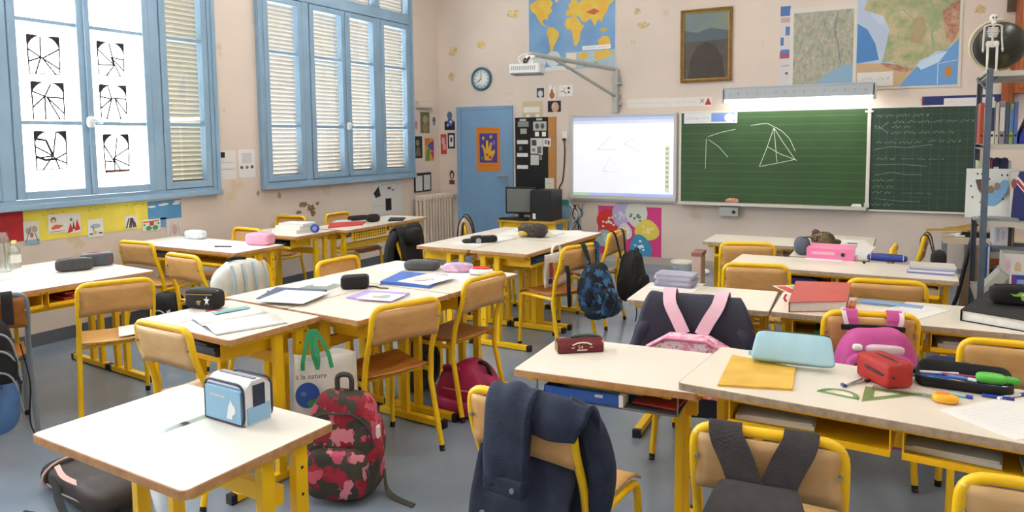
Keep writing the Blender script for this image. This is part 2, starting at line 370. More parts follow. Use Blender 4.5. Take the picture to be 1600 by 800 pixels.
# arch tracings stuck on the panes of window 1
TR = '#2a2028'; ARC = [((41, 52), (95, 118)), ((48, 126), (102, 187)), ((53, 204), (106, 264)), ((151, 63), (195, 120)), ((155, 131), (199, 187)), ((161, 209), (203, 268))]
NAMES = ['at the top of the left open pane', 'in the middle of the left open pane', 'at the bottom of the left open pane', 'at the top of the right open pane', 'in the middle of the right open pane', 'with brown base, bottom of the right open pane']
for i, (p0, p1) in enumerate(ARC):
    x = XL+.019; a, b = PX(*p0, x), PX(*p1, x); A = Art((x, a.y, a.z), (0, 1, 0), (0, 0, -1), b.y-a.y, a.z-b.z); A.h = 0; rnd = random.Random(i+3)
    tr = col(TR, .8); A.line([(.0, .02), (.02, 1), (.98, .98), (1, .0)], .014, tr)
    for sx in (0, 1):
        arc = [(.5+(-1 if sx == 0 else 1)*.5*math.cos(rad(q)), .42-.40*math.sin(rad(q))) for q in range(0, 91, 15)]
        A.poly([(sx, 0)]+arc, tr) if sx == 0 else A.poly([(sx, 0)]+arc, tr)
    P = [(rnd.uniform(.3, .7), rnd.uniform(.35, .75)) for _ in range(2)]
    E_ = [(0, rnd.uniform(.25, .45)), (1, rnd.uniform(.3, .6)), (rnd.uniform(.2, .4), 1), (rnd.uniform(.6, .9), 1), (rnd.uniform(.3, .7), .05), (1, .85), (0, .7)]
    A.line([P[0], P[1]], .013, tr)
    for k, e in enumerate(E_): A.line([P[k % 2], e], .013, tr)
    if i == 5: A.rect(0, .93, 1, 1, '#6d4a3a')
    if i == 2: A.line([(0, .2), (.35, .25), P[0]], .02, tr); A.line([(0, .65), (.3, .75), P[1]], .02, tr)
    A.build('arch_tracing', 'stained-glass arch tracing stuck %s' % NAMES[i], 'window art', 'arch tracings on the window panes')
# ---------------------------------------------------------------- door
dx0, dx1, dz = -5.57, -4.68, 2.01
D1 = thing('door_1', None, None); D1['kind'] = 'structure'
part(D1, 'door_frame', DBLUE, lambda m: (m.bb((dx0-.0, YB-.03, 0), (dx0+.07, YB, dz)), m.bb((dx1-.03, YB-.03, 0), (dx1, YB, dz)), m.bb((dx0+.07, YB-.03, dz-.045), (dx1-.03, YB, dz))), .004)
part(D1, 'door_leaf', DBLUE, lambda m: m.bb((dx0+.075, YB-.022, .01), (dx1-.032, YB, dz-.048)))
h = part(D1, 'door_handle', STEEL, lambda m: (m.box((dx1-.09, YB-.026, 1.02), (.035, .008, .18)), m.tube(smoothpath([(dx1-.09, YB-.028, 1.06), (dx1-.09, YB-.075, 1.06), (dx1-.21, YB-.075, 1.06)], .02), .009, 8)))
A = back_art((744, 199), (782, 268), .022); A.base('#d98324', .002); W_ = A
A.rect(.14, .14, .88, .80, '#4a3d8f')
A.poly([(.35, .75), (.3, .5), (.2, .42), (.27, .38), (.4, .5), (.42, .3), (.5, .3), (.52, .5), (.6, .33), (.67, .36), (.62, .55), (.78, .5), (.78, .58), (.62, .75)], '#e2b233')
A.ell(.3, .25, .05, .04, '#d9c83a').ell(.62, .22, .06, .04, '#d4b04a').ell(.75, .35, .05, .06, '#8f6ab8').ell(.25, .7, .06, .04, '#2f8f7a').ell(.58, .68, .06, .04, '#d04a35').ell(.45, .62, .05, .03, '#c33b3b')
A.scrib(.1, .9, .06, .02, '#8a4a18', .003); A.scrib(.15, .85, .87, .015, '#8a4a18', .003)
A.build('door_poster', 'orange poster with purple picture pinned on the blue door', 'poster')
# ---------------------------------------------------------------- added ceiling lamps out of view, then the board lamp
TUBE = col('#fffaf0', .5, emit=14); LAMPG = col('#b4bcc2', .5)
def added_ceiling_lamp(x, y, lab):
    t = thing('added_ceiling_lamp', lab, 'lamp', (x, y, HC), 0, 'added fluorescent ceiling lamps')
    part(t, 'housing', WHT, lambda m: m.bb((-.09, -.75, -.10), (.09, .75, -.03)).bb((-.02, -.5, -.03), (.02, -.46, 0)).bb((-.02, .46, -.03), (.02, .5, 0)))
    for s in (-.05, .05): part(t, 'tube', CT, lambda m: m.cyl((s, -.72, -.125), (s, .72, -.125), .018, n=8))
CT = col('#fdfaf6', .5, emit=19)
for x in (-4.4, -1.5, 1.4):  # assumed lamps, added out of view to light the room evenly
    for y in (.4, 3.4, 6.4): added_ceiling_lamp(x, y, 'white twin-tube fluorescent lamp added on the unseen ceiling')
# lamp over the blackboard
ly = 8.38
a, b = PY(1130, 148, ly), PY(1366, 162, ly)
t = thing('blackboard_lamp', 'long grey reflector lamp with glowing tube above the green board', 'lamp', ((a.x+b.x)/2, YB, 1.9))
L = (b.x-a.x)/2
part(t, 'reflector', LAMPG, lambda m: m.prism([(-.31, .22), (-.30, .23), (-.27, .13), (-.20, .10), (-.16, .10), (-.16, .09), (-.21, .09), (-.28, .12)], -L, L, M=Matrix(((0, 0, 1, 0), (1, 0, 0, 0), (0, 1, 0, -.02), (0, 0, 0, 1)))).bb((-L, -.315, .075), (L, -.308, .185)))
part(t, 'tube', TUBE, lambda m: m.cyl((-L+.03, -.24, .055), (L-.03, -.24, .055), .019, n=10))
for s in (-1, 1):
    part(t, 'bracket', LAMPG, lambda m: m.bb((s*L*.7-.02, -.27, .09), (s*L*.7+.02, 0, .115)))
    part(t, 'end_cap', LAMPG, lambda m: m.bb((s*L-.012, -.315, .04), (s*L+.012, -.16, .19)))
LM = col('#8a9299', .5)
A = Art(Vector(((a.x+b.x)/2-L, YB-.316, 1.9+.165)), (1, 0, 0), (0, 0, -1), 2*L, .06); A.h = 0
for i in range(15): A.text('ABEGLMNPRSTUXY'[i % 14], .04+.064*i, .25, .5, LM)
o = A.build('lettering'); o.parent = t; o.matrix_parent_inverse = Matrix.Translation(-t.location)
# ---------------------------------------------------------------- things on the back wall
def frame_box(m, x0, x1, z0, z1, t, y0, y1):
    m.bb((x0, y0, z0), (x0+t, y1, z1)).bb((x1-t, y0, z0), (x1, y1, z1)).bb((x0+t, y0, z0), (x1-t, y1, z0+t)).bb((x0+t, y0, z1-t), (x1-t, y1, z1))
# interactive whiteboard
x0, x1, z0, z1 = -3.825, -2.442, .765, 1.862
T = thing('interactive_whiteboard', 'bright interactive whiteboard with grey frame beside the green board', 'whiteboard', (0, YB, 0))
part(T, 'frame', col('#c9cac6', .4), lambda m: frame_box(m, x0, x1, z0, z1, .035, -.05, 0), .004)
part(T, 'pen_shelf', col('#d2d3d0', .4), lambda m: m.bb((x0, -.075, z0+.03), (x1, -.045, z0+.075)))
A = Art((x0+.03, -.03, z1-.03), (1, 0, 0), (0, 0, -1), x1-x0-.06, z1-z0-.06)
GLOW_SCR = col('#eceff6', .4, emit=.28); A.base(GLOW_SCR, .004)  # glow in the board surface stands in for the projector's light
def glow_col(h): return col(h, .5, emit=.22)
A.rect(0, 0, 1, .05, glow_col('#b4bfe6')).rect(0, .05, 1, .09, glow_col('#d8dcee')).rect(.0, .925, 1, .985, glow_col('#aab8ea')).rect(0, .93, .17, .985, glow_col('#b9d9b0'))
A.rect(.915, .36, .955, .9, glow_col('#d4d9c6'))
for i in range(9): A.rect(.922, .38+.055*i, .948, .405+.055*i, glow_col('#9fac90'))
g = glow_col('#9aa2ac')
for tr in ([(.25, .40), (.45, .40), (.40, .23), (.25, .40)], [(.52, .33), (.60, .28), (.70, .44), (.52, .33)], [(.31, .66), (.47, .67), (.38, .50), (.31, .66)]): A.line(tr, .005, g)
A.scrib(.04, .4, .115, .012, glow_col('#dcdfe8'), .003)
A.build('screen').parent = T
# green board
gx0, gxm, gx1, gz0, gz1 = -2.385, -.385, .605, .805, 1.845
BG = col('#36572f', .5, .10, 2.5); BGD = col('#2f463b', .55, .10, 2.5)
T = thing('chalkboard', 'long green chalkboard with white rail and chalk writing', 'chalkboard', (0, YB, 0))
CHK = col('#e8efe2', .9); CHY = col('#5c8058', .9); CHF = col('#84a18c', .9)
A = Art((gx0, -.03, gz1), (1, 0, 0), (0, 0, -1), gxm-gx0, gz1-gz0); A.base(BG, .012)
for i in range(11): A.line([(.0, .06+.085*i), (1, .06+.085*i)], .004, CHY)
for q in ([(.145, .63), (.148, .29)], [(.155, .27), (.235, .22), (.315, .19)], [(.16, .3), (.22, .38), (.275, .5)], [(.45, .60), (.485, .42), (.525, .18)], [(.525, .18), (.545, .55)], [(.525, .18), (.58, .35), (.64, .52)], [(.53, .17), (.57, .22), (.61, .3), (.64, .43)], [(.525, .17), (.49, .13), (.46, .135), (.40, .15)], [(.49, .38), (.56, .46), (.65, .53)], [(.45, .60), (.55, .56), (.64, .52)]):
    A.line(q, .0055, CHK)
A.build('board_panel').parent = T
A = Art((gxm+.03, -.03, gz1-.005), (1, 0, 0), (0, 0, -1), gx1-gxm-.03, gz1-gz0+.035); A.base(BGD, .012)
for i in range(12): A.line([(.0, .06+.08*i), (1, .06+.08*i)], .002, CHY)
for i in range(11): A.line([(.08+.083*i, .0), (.08+.083*i, 1)], .002, CHY)
A.scrib(.05, .55, .07, .028, CHF, .005).scrib(.22, .96, .13, .022, CHF, .005).scrib(.2, .38, .18, .02, CHF, .005).scrib(.2, .8, .235, .022, CHF, .005).scrib(.05, .5, .33, .022, CHF, .005).scrib(.55, .85, .32, .02, CHF, .005).scrib(.06, .24, .49, .025, CHF, .005).scrib(.3, .7, .49, .012, CHF, .004)
A.text('TA', .03, .165, .035, CHF); A.line([(.1, .185), (.17, .13)], .006, CHF); A.line([(.1, .185), (.17, .24)], .006, CHF)
A.line([(.03, .40), (.2, .37), (.35, .38), (.6, .35)], .005, CHF).line([(.05, .55), (.3, .54), (.55, .56)], .005, CHF).line([(.05, .65), (.22, .62), (.35, .64), (.5, .64)], .005, CHF)
for v in (.70, .76, .82, .94): A.scrib(.03, .23, v, .025, CHF, .005)
A.scrib(.33, .6, .82, .012, CHF, .003); A.line([(.05, .88), (.3, .9), (.5, .9)], .004, CHF)
A.build('side_panel').parent = T
part(T, 'frame_rail', col('#e4e2da', .45), lambda m: (m.bb((gx0-.025, -.05, gz0-.03), (gx0, 0, gz1+.01)), m.bb((gx0, -.045, gz1), (gx1, 0, gz1+.018)), m.bb((gxm-.005, -.06, gz0), (gxm+.03, 0, gz1)), m.bb((gx1, -.045, gz0-.05), (gx1+.02, 0, gz1+.018)), m.bb((gxm+.03, -.045, gz0-.05), (gx1, 0, gz0-.03))), .003)
part(T, 'chalk_tray', col('#d8d5cc', .45), lambda m: (m.bb((gx0-.02, -.14, gz0-.035), (gxm+.01, 0, gz0-.02)), m.bb((gx0-.02, -.145, gz0-.035), (gxm+.01, -.138, gz0-.0))))
part(T, 'hinge_bracket', col('#d9d6cc', .4), lambda m: m.bb((gxm-.03, -.07, gz1-.04), (gxm+.05, -.03, gz1-.02))); part(T, 'hinge_bracket', col('#d9d6cc', .4), lambda m: m.bb((gxm-.015, -.075, gz0-.01), (gxm+.035, -.03, gz0+.035)))
tray_z = gz0-.02
o = MB().box((0, 0, .012), (.36, .03, .02)).build('wooden_ruler', col('#b98f4e', .5), loc=(-1.16, YB-.10, tray_z)); tag(o, 'wooden board ruler lying in the chalk tray', 'ruler')
o = MB().box((0, 0, .018), (.1, .05, .036)).box((0, 0, .04), (.08, .03, .012)).build('board_eraser', WHT, loc=(-.47, YB-.085, tray_z)); tag(o, 'white board eraser at the end of the chalk tray', 'eraser')
def blob(rnd, amp): return lambda p: (p.x*(1+rnd.uniform(-amp, amp)), p.y*(1+rnd.uniform(-amp, amp)), p.z*(1+rnd.uniform(-amp, amp)))
o = MB().sell((0, 0, .035), (.075, .035, .035), .9, .9, 16, 8, 0, None, blob(random.Random(2), .22)).build('chalk_rag', col('#d99a86', .9, .3, 30), loc=(-1.77, YB-.085, tray_z)); tag(o, 'crumpled salmon rag lying in the chalk tray', 'rag')
T = thing('pencil_sharpener', 'small grey metal box hanging below the chalk tray', 'box', (-1.81, YB, .645))
part(T, 'case', col('#b9bdb8', .4, metal=.3), lambda m: m.bb((-.11, -.10, .0), (.11, 0, .11)), .006)
part(T, 'dial', BLK, lambda m: m.cyl((.06, -.10, .05), (.06, -.108, .05), .02))
# paper strip with blue picture clipped on the board top
A = back_art((1069, 177), (1152, 192), .05); A.base('#e9ebee', .003); A.rect(.52, .05, .95, .85, '#7f9fe0').ell(.86, .5, .1, .4, '#f4f4f4').scrib(.05, .48, .5, .2, '#b9c0c4', .004)
A.build('paper_strip', 'white and blue paper strip clipped on the green board corner', 'paper strip')
# letter strip between boards and wall above
A = back_art((980, 155), (1048, 167)); A.base('#e8e2da', .002); A.scrib(.05, .95, .5, .2, '#c9c3d0', .004); A.build('letter_strip', 'pale letter strip above the interactive whiteboard', 'paper strip')
A = back_art((1049, 153), (1113, 165)); A.base('#e9e3df', .002); A.scrib(.05, .6, .5, .2, '#c4c8d4', .004); A.poly([(.9, .1), (.98, .9), (.82, .9)], '#c2342d').text('X', .7, .2, .5, '#555560'); A.build('letter_strip', 'pale letter strip with a red triangle above the boards', 'paper strip')
A = back_art((1290, 163), (1300, 168), .02); 
# navy banner with white label
A = back_art((1441, 151), (1566, 167)); A.base(col('#24306f', .6), .012); A.rect(.28, .2, .9, .82, '#e2e0e2').rect(0, 0, .02, 1, '#8c2f3a')
A.scrib(.32, .8, .5, .12, '#c3c1cc', .003); A.build('wall_banner', 'navy banner with white label above the right board end', 'banner')
# maps
BLU = col('#7fa6cd', .55, hex2='#6b97c6', scale=3)
A = back_art((825, 1), (963, 106)); A.H += .22; A.o.z += .22; A.base('#ddd8cf', .004); A.rect(.01, .01, .99, .99, BLU)
LAND = col('#e0a93a', .6, hex2='#d9c24f', scale=9, detail=6); LG = col('#c99c3a', .6, hex2='#a9b65a', scale=8, detail=6)
ox = lambda pts: [(u, .12+v*.88) for u, v in pts]
A.poly(ox([(.02, .14), (.08, .1), (.16, .08), (.25, .09), (.30, .14), (.27, .2), (.29, .24), (.24, .3), (.23, .36), (.21, .33), (.17, .35), (.19, .4), (.24, .44), (.22, .43), (.16, .4), (.12, .33), (.09, .26), (.04, .22)]), LAND)
A.poly(ox([(.30, .04), (.40, .02), (.38, .1), (.33, .15)]), '#d9c49a')
A.poly(ox([(.24, .44), (.30, .45), (.36, .51), (.37, .55), (.33, .63), (.30, .70), (.28, .78), (.26, .80), (.26, .68), (.24, .58), (.22, .50)]), LAND)
A.poly(ox([(.45, .36), (.52, .33), (.58, .36), (.62, .44), (.65, .46), (.61, .54), (.60, .63), (.56, .70), (.53, .68), (.52, .56), (.50, .50), (.45, .48), (.43, .42)]), LAND)
A.poly(ox([(.44, .32), (.45, .26), (.49, .24), (.47, .2), (.52, .12), (.56, .12), (.58, .18), (.68, .12), (.80, .08), (.95, .12), (.99, .18), (.92, .24), (.90, .32), (.86, .36), (.85, .44), (.80, .40), (.77, .48), (.72, .38), (.66, .42), (.62, .40), (.60, .34), (.55, .34), (.50, .32)]), LAND)
A.poly(ox([(.67, .3), (.76, .26), (.82, .3), (.76, .34)]), '#b4553a').poly(ox([(.82, .52), (.88, .5), (.92, .54), (.85, .56)]), LG)
A.poly(ox([(.80, .66), (.86, .60), (.92, .62), (.94, .70), (.88, .74), (.82, .72)]), LAND).poly(ox([(.1, .97), (.3, .93), (.5, .95), (.45, .99), (.1, .99)]), '#d8dcd9')
A.rect(.44, .80, .99, .99, '#a8bfce').rect(.63, .745, .94, .79, '#ebe8e0').scrib(.65, .92, .768, .008, '#8a7f8a', .004).rect(.45, .81, .56, .97, '#e0d7c6')
A.poly([(.58, .83), (.66, .81), (.70, .85), (.64, .9), (.6, .88)], LAND).poly([(.75, .83), (.9, .79), (.97, .84), (.88, .89), (.78, .9)], LAND).ell(.66, .95, .03, .025, '#9fb45a').ell(.78, .94, .03, .025, '#9fb45a')
for c in ((.3, .86), (.13, .88)): A.ell(c[0], c[1], .085, .085, '#c9d2d2')
A.build('world_map', 'blue and orange world map on the wall behind the projector', 'map')
# regional relief map
REL = col('#7f9478', .6, hex2='#c9bbb0', scale=13, detail=14, nr=.75, stretch=(1.6, 1, .9)); REL2 = col('#a4b592', .6, hex2='#c2b291', scale=10, detail=10)
A = back_art((1235, 14), (1336, 134)); A.H += .02; A.base('#dcd9d0', .004); A.rect(.06, .06, .96, .95, REL).poly([(.96, .72), (.96, .95), (.35, .95), (.48, .9), (.58, .82), (.7, .77), (.8, .72)], '#8fb2cb')
A.line([(.72, .1), (.68, .3), (.74, .5), (.78, .7)], .012, '#7d8590'); A.line([(.3, .1), (.38, .4), (.32, .7)], .006, '#93a08c'); A.build('relief_map', 'grey-green regional relief map with pale margin left of the large map', 'map')
A = back_art((1220, 8), (1234, 134)); A.base('#d6d3d3', .003); A.rect(.0, .02, .95, .14, '#4f74b4').rect(.05, .16, .9, .22, '#c9a39a').rect(.5, .27, .95, .38, '#5a7dbb').rect(.05, .4, .35, .5, '#4f74b4').rect(0, .57, .95, .66, '#a4566a').rect(.1, .55, .9, .6, '#5a7dbb').rect(.55, .83, .8, .86, '#555a70').scrib(.1, .9, .75, .02, '#9a98a0', .003)
A.build('map_legend_strip', 'narrow legend strip with blue blocks beside the relief map', 'poster')
# large map of a country
FR = col('#7f9c6c', .6, hex2='#d0bd9a', scale=7, detail=14, nr=.72); FR2 = col('#99563f', .6, hex2='#cbb096', scale=14, detail=14, nr=.75); SEA = col('#9fc0e2', .55, hex2='#c9d6e6', scale=3)
A = back_art((1338, 0), (1500, 135)); A.o.z += .45; A.H += .45; T = A; A.base('#d9d4ca', .010); A.rect(.015, .01, .975, .985, SEA)
A.poly([(.02, .3), (.2, .5), (.3, .55), (.33, .7), (.02, .78)], '#b7c7de').poly([(.02, .5), (.12, .55), (.2, .66), (.24, .78), (.02, .80)], '#4d86c4')
A.poly([(.25, .02), (.975, .02), (.975, .68), (.90, .70), (.86, .74), (.77, .74), (.70, .78), (.62, .80), (.59, .86), (.45, .84), (.36, .80), (.27, .80), (.31, .66), (.33, .56), (.27, .46), (.08, .40), (.1, .34), (.24, .3)], FR)
A.poly([(.02, .80), (.27, .81), (.45, .85), (.58, .87), (.56, .93), (.42, .985), (.02, .985)], '#c9ab85').poly([(.24, .80), (.40, .82), (.58, .86), (.5, .885), (.33, .85)], FR2)
A.poly([(.82, .45), (.88, .42), (.97, .38), (.975, .60), (.92, .68), (.86, .68), (.84, .58)], FR2).poly([(.55, .5), (.64, .48), (.69, .58), (.62, .68), (.53, .66)], col('#b98a6a', .6, hex2='#a5aa80', scale=12, detail=14, nr=.75))
A.line([(.72, .4), (.75, .52), (.73, .62), (.755, .72)], .02, '#8faa88').line([(.3, .45), (.45, .42), (.55, .5)], .012, '#93b089')
A.poly([(.58, .86), (.68, .8), (.8, .76), (.9, .72), (.975, .66), (.975, .985), (.44, .985)], '#6aa0d8').poly([(.6, .83), (.75, .77), (.88, .74), (.8, .82), (.64, .87)], '#c6dcf2')
A.rect(.03, .87, .38, .975, '#dfdcd6').scrib(.08, .34, .92, .02, '#8f93a0', .004); A.line([(.795, .83), (.795, .98)], .006, '#e3e6ea').line([(.795, .83), (.97, .81)], .005, '#e3e6ea').ell(.89, .89, .035, .04, '#c98a44')
A.build('country_map', 'large coloured country map with blue sea and pale frame', 'map')
# framed generic dark picture
a, b = PY(1064, 17, YB-.02), PY(1143, 126, YB-.02); fx0, fx1, fz1, fz0 = a.x, b.x, a.z, b.z
T = thing('framed_picture', 'dark painting in a carved gilt frame above the green board', 'picture', (0, YB, 0))
GOLD = col('#8a6428', .4, .3, 40, .4, metal=.35)
part(T, 'frame', GOLD, lambda m: (frame_box(m, fx0, fx1, fz0, fz1, .034, -.035, 0), frame_box(m, fx0+.012, fx1-.012, fz0+.012, fz1-.012, .012, -.043, -.03)), .004)
part(T, 'gilt_lip', col('#b8933f', .35, metal=.5), lambda m: frame_box(m, fx0+.034, fx1-.034, fz0+.034, fz1-.034, .007, -.026, 0))
A = Art((fx0+.035, -.004, fz1-.035), (1, 0, 0), (0, 0, -1), fx1-fx0-.07, fz1-fz0-.07); A.base(col('#5d5348', .45, hex2='#4a4440', scale=7, detail=6), .004)
A.rect(0, 0, 1, .30, col('#6f8083', .45, hex2='#7d8a76', scale=5)).poly([(0, .26), (.3, .3), (.6, .24), (1, .3), (1, .42), (0, .44)], '#55636a').poly([(.1, 1), (.15, .7), (.3, .5), (.5, .44), (.7, .5), (.86, .7), (.92, 1)], col('#3d332c', .5, .2, 9))
A.build('canvas').parent = T
# flower poster
A = back_art((935, 321), (1033, 404)); A.base('#d83a86', .003)
def petal(cu, cv, ru, rv, ang, m, dots=None, n=20, egg=.25):
    a = rad(ang); asp = A.W/A.H; P = []
    for k in range(n):
        t = 2*PI*k/n; x = math.cos(t)*(1+egg*math.sin(t))*ru; y = math.sin(t)*rv
        P.append((cu+x*math.cos(a)-y*math.sin(a), cv+(x*math.sin(a)+y*math.cos(a))*asp))
    A.poly(P, m)
    if dots:
        r_ = random.Random(int(cu*100))
        for _ in range(11):
            q = r_.uniform(0, 2*PI); w_ = r_.uniform(0, .65); A.ell(cu+w_*ru*math.cos(q), cv+w_*rv*math.sin(q), .022, .022, dots, 8)
petal(.17, .34, .17, .21, 150, '#d8342a', '#f0e6dc'); petal(.38, .17, .16, .19, 200, '#b9aed6', '#dcd6ea'); petal(.62, .17, .17, .2, 170, '#d9dcd2', '#6f7f74')
petal(.78, .45, .19, .16, 0, '#ead35a', '#f2e7a0'); petal(.68, .80, .17, .2, -15, '#3b93bd', '#e9eef0'); petal(.3, .82, .16, .19, 20, '#e3c64c', '#f2e7a0'); petal(.13, .66, .13, .15, 90, '#a9cbd4', '#dfeaea'); petal(.43, .5, .12, .13, 0, '#ded9e2', '#f4f2f6')
A.build('flower_poster', 'magenta poster of a flower with eight coloured petals under the whiteboard', 'poster')
# clock
c = PY(752, 123.5, YB-.02); R_ = .158
T = thing('wall_clock', 'round wall clock with teal rim above the blue door', 'clock', (c.x, YB, c.z))
MR = Matrix.Rotation(rad(90), 4, 'X')
part(T, 'rim', col('#2f6f86', .35), lambda m: m.lathe([(R_-.02, 0), (R_, .0), (R_, .03), (R_-.012, .042), (R_-.03, .03), (R_-.03, .02)], 36, 0, MR))
part(T, 'dial', col('#eef0ee', .4), lambda m: m.lathe([(.001, .0), (R_-.025, .0), (R_-.025, .022), (.001, .022)], 36, 0, MR))
part(T, 'hour_marks', BLK, lambda m: [m.box((.105*math.sin(k*PI/6), -.0235, .105*math.cos(k*PI/6)), (.008, .002, .022), 0, 0, None, 0, k*PI/6) for k in range(12)])
part(T, 'hands', BLK, lambda m: (m.box((-.025, -.0255, -.018), (.010, .002, .075), 0, 0, None, 0, rad(50)), m.box((.0, -.0275, .045), (.007, .002, .10), 0, 0, None, 0, 0)))
# projector on its arm
ax_ = PY(962, 110, YB-.05).x
T = thing('wall_bracket', 'grey wall arm with diagonal strut carrying the projector', 'bracket', (ax_, YB, 1.866))
yo = -1.25; GM = col('#b3b6b4', .4, .05, 9); top = PY(963, 108, YB-.05).z-1.86; tip = PY(828, 85, YB+yo)
part(T, 'post', GM, lambda m: m.bb((-.03, -.07, .0), (.03, -.01, top)), .006)
part(T, 'wall_plate', GM, lambda m: (m.bb((-.06, -.012, top*.3), (.06, 0, top*.42)), m.bb((-.06, -.012, top*.7), (.06, 0, top*.82))))
for zz in (.2, .66): part(T, 'clamp_bolt', STEEL, lambda m: m.cyl((.03, -.04, top*zz), (.075, -.04, top*zz), .02, n=8))
dxx, dzz = tip.x-ax_, tip.z-1.86
part(T, 'boom', GM, lambda m: m.tube([(0, -.04, top-.01), (dxx, yo, dzz)], .028, 6))
part(T, 'strut', GM, lambda m: m.tube([(0, -.05, top*.38), (dxx*.72, yo*.72, top+(dzz-top)*.72-.02)], .018, 6))
pj = PY(824, 108, YB+yo+.02)
T = thing('projector', 'white data projector hanging from the wall arm', 'projector', (pj.x, pj.y, pj.z), rad(12))
part(T, 'body', col('#dfe2e4', .4), lambda m: m.prism(rrect(.36, .27, .03, 4), -.05, .05), .008)
part(T, 'base_plate', col('#8e9396', .5), lambda m: m.prism(rrect(.34, .25, .03, 4), -.064, -.05))
part(T, 'lens', BLK, lambda m: m.cyl((.10, .13, -.005), (.10, .165, -.005), .035))
part(T, 'vent_grille', col('#9aa0a4', .5), lambda m: [m.bb((-.15+.022*k, -.1365, -.02), (-.138+.022*k, -.134, .025)) for k in range(13)])
part(T, 'mount', WHT, lambda m: (m.cyl((.04, 0, .05), (.04, 0, .12), .03, n=10), m.box((.04, 0, .135), (.10, .10, .03))))
part(T, 'cables', BLK, lambda m: (m.tube(spline([(-.02, -.05, .05), (-.03, -.02, .10), (.0, 0, .14), (.04, .01, .16)], 5), .012, 6), m.tube(spline([(.0, -.08, .05), (.02, -.06, .10), (.05, -.03, .15)], 5), .012, 6)))
part(T, 'white_cable', WHT, lambda m: m.tube(spline([(-.05, -.06, .05), (-.10, -.03, .12), (-.05, 0, .17), (.03, .01, .17)], 5), .005, 6))
# small cards under the projector
def card(p0, p1, label, draw, base='#ece9e3', left=False, name='picture_card', cat='card'):
    A = (left_art if left else back_art)(p0, p1); A.base(base, .002); draw(A); return A.build(name, label, cat)
card((838, 137), (851, 153), 'small dark card with a pale oval face under the projector', lambda A: A.rect(.05, .05, .95, .95, '#3a3a44').ell(.5, .6, .3, .32, '#cdd3da'))
card((857, 133), (868, 155), 'small white card with a brown pear under the projector', lambda A: A.ell(.5, .72, .38, .24, '#a9643a').ell(.5, .5, .2, .2, '#a9643a').line([(.5, .35), (.6, .1), (.9, .03)], .006, '#4a4a4a'))
card((873, 133), (895, 150), 'small white card with dark blots next to the pear card', lambda A: A.ell(.72, .3, .1, .12, '#55555c').ell(.72, .65, .08, .1, '#6b5a5a').line([(.15, .6), (.35, .55), (.55, .8)], .01, '#333338').line([(.35, .5), (.45, .25)], .006, '#333338'))
card((856, 158), (877, 175), 'black card with a pale bust above the tall black board', lambda A: A.rect(0, 0, .98, .98, '#17171b').ell(.55, .55, .28, .45, '#c9a28c').ell(.42, .4, .12, .2, '#d8b9a2'))
card((816, 159), (848, 187), 'beige card with white labels above the tall black board', lambda A: A.rect(.05, .3, .85, .6, '#f0ede8').rect(.2, .7, .38, 1, '#f0ede8').rect(.66, .7, .85, 1, '#f0ede8'), '#cfc5a0')
# tall black display board with brown edge
a, b = PY(805, 184, YB-.02), PY(868, 184, YB-.02); zt2 = a.z
T = thing('display_board', 'tall black display board with pinned white labels beside the door', 'display board', (0, YB, 0))
bw = b.x-a.x; part(T, 'black_panel', col('#17171b', .7, .2, 9), lambda m: m.bb((a.x, -.025, .55), (a.x+bw*.82, 0, zt2)))
part(T, 'cork_edge', col('#c08a4d', .8, .15, 40), lambda m: m.bb((a.x+bw*.82, -.022, .55), (b.x, 0, zt2)))
def lbl(p0, p1, base='#e9e8e4', draw=None):
    A = back_art(p0, p1, .026); A.o.y -= 0; A.base(base, .002)
    if draw: draw(A)
    o = A.build('pinned_label'); o.parent = T; o.matrix_parent_inverse = Matrix.Translation((0, -YB, 0))
for y0 in (219, 239, 258): lbl((808, y0), (825, y0+6))
lbl((809, 190), (826, 198), '#8f938c'); lbl((813, 201), (823, 209), '#a9b5a2'); lbl((833, 190), (854, 204), '#bdbdb6', lambda A: A.ell(.3, .5, .15, .3, '#55585a').ell(.7, .5, .15, .3, '#55585a'))
lbl((829, 216), (848, 242), '#dcdcd8', lambda A: A.rect(.1, .1, .5, .45, '#4a4a4c').rect(.55, .5, .9, .9, '#6c6c6c').rect(.1, .6, .4, .8, '#8c8c8c')); lbl((829, 240), (842, 258), '#d4d4d0')
lbl((836, 206), (842, 213), '#f0f0ee'); lbl((847, 206), (853, 213), '#f0f0ee'); lbl((812, 186), (822, 189), '#c9c9c5'); lbl((838, 185), (847, 188), '#c9c9c5'); lbl((811, 229), (816, 235), '#7c6f66'); lbl((843, 243), (847, 250), '#8a8a8a')
card((850, 216), (862, 229), 'small white print sheet bridging the black board and cork edge', lambda A: A.rect(.2, .2, .5, .7, '#8a8a90').rect(.6, .3, .85, .8, '#55555a')).location.y = -.026
o = card((853, 278), (867, 299), 'white paper cup-shaped note at the foot of the cork edge', lambda A: A.scrib(.2, .8, .4, .05, '#b0b0a8', .003), '#dcdccd'); o.location.y = -.024
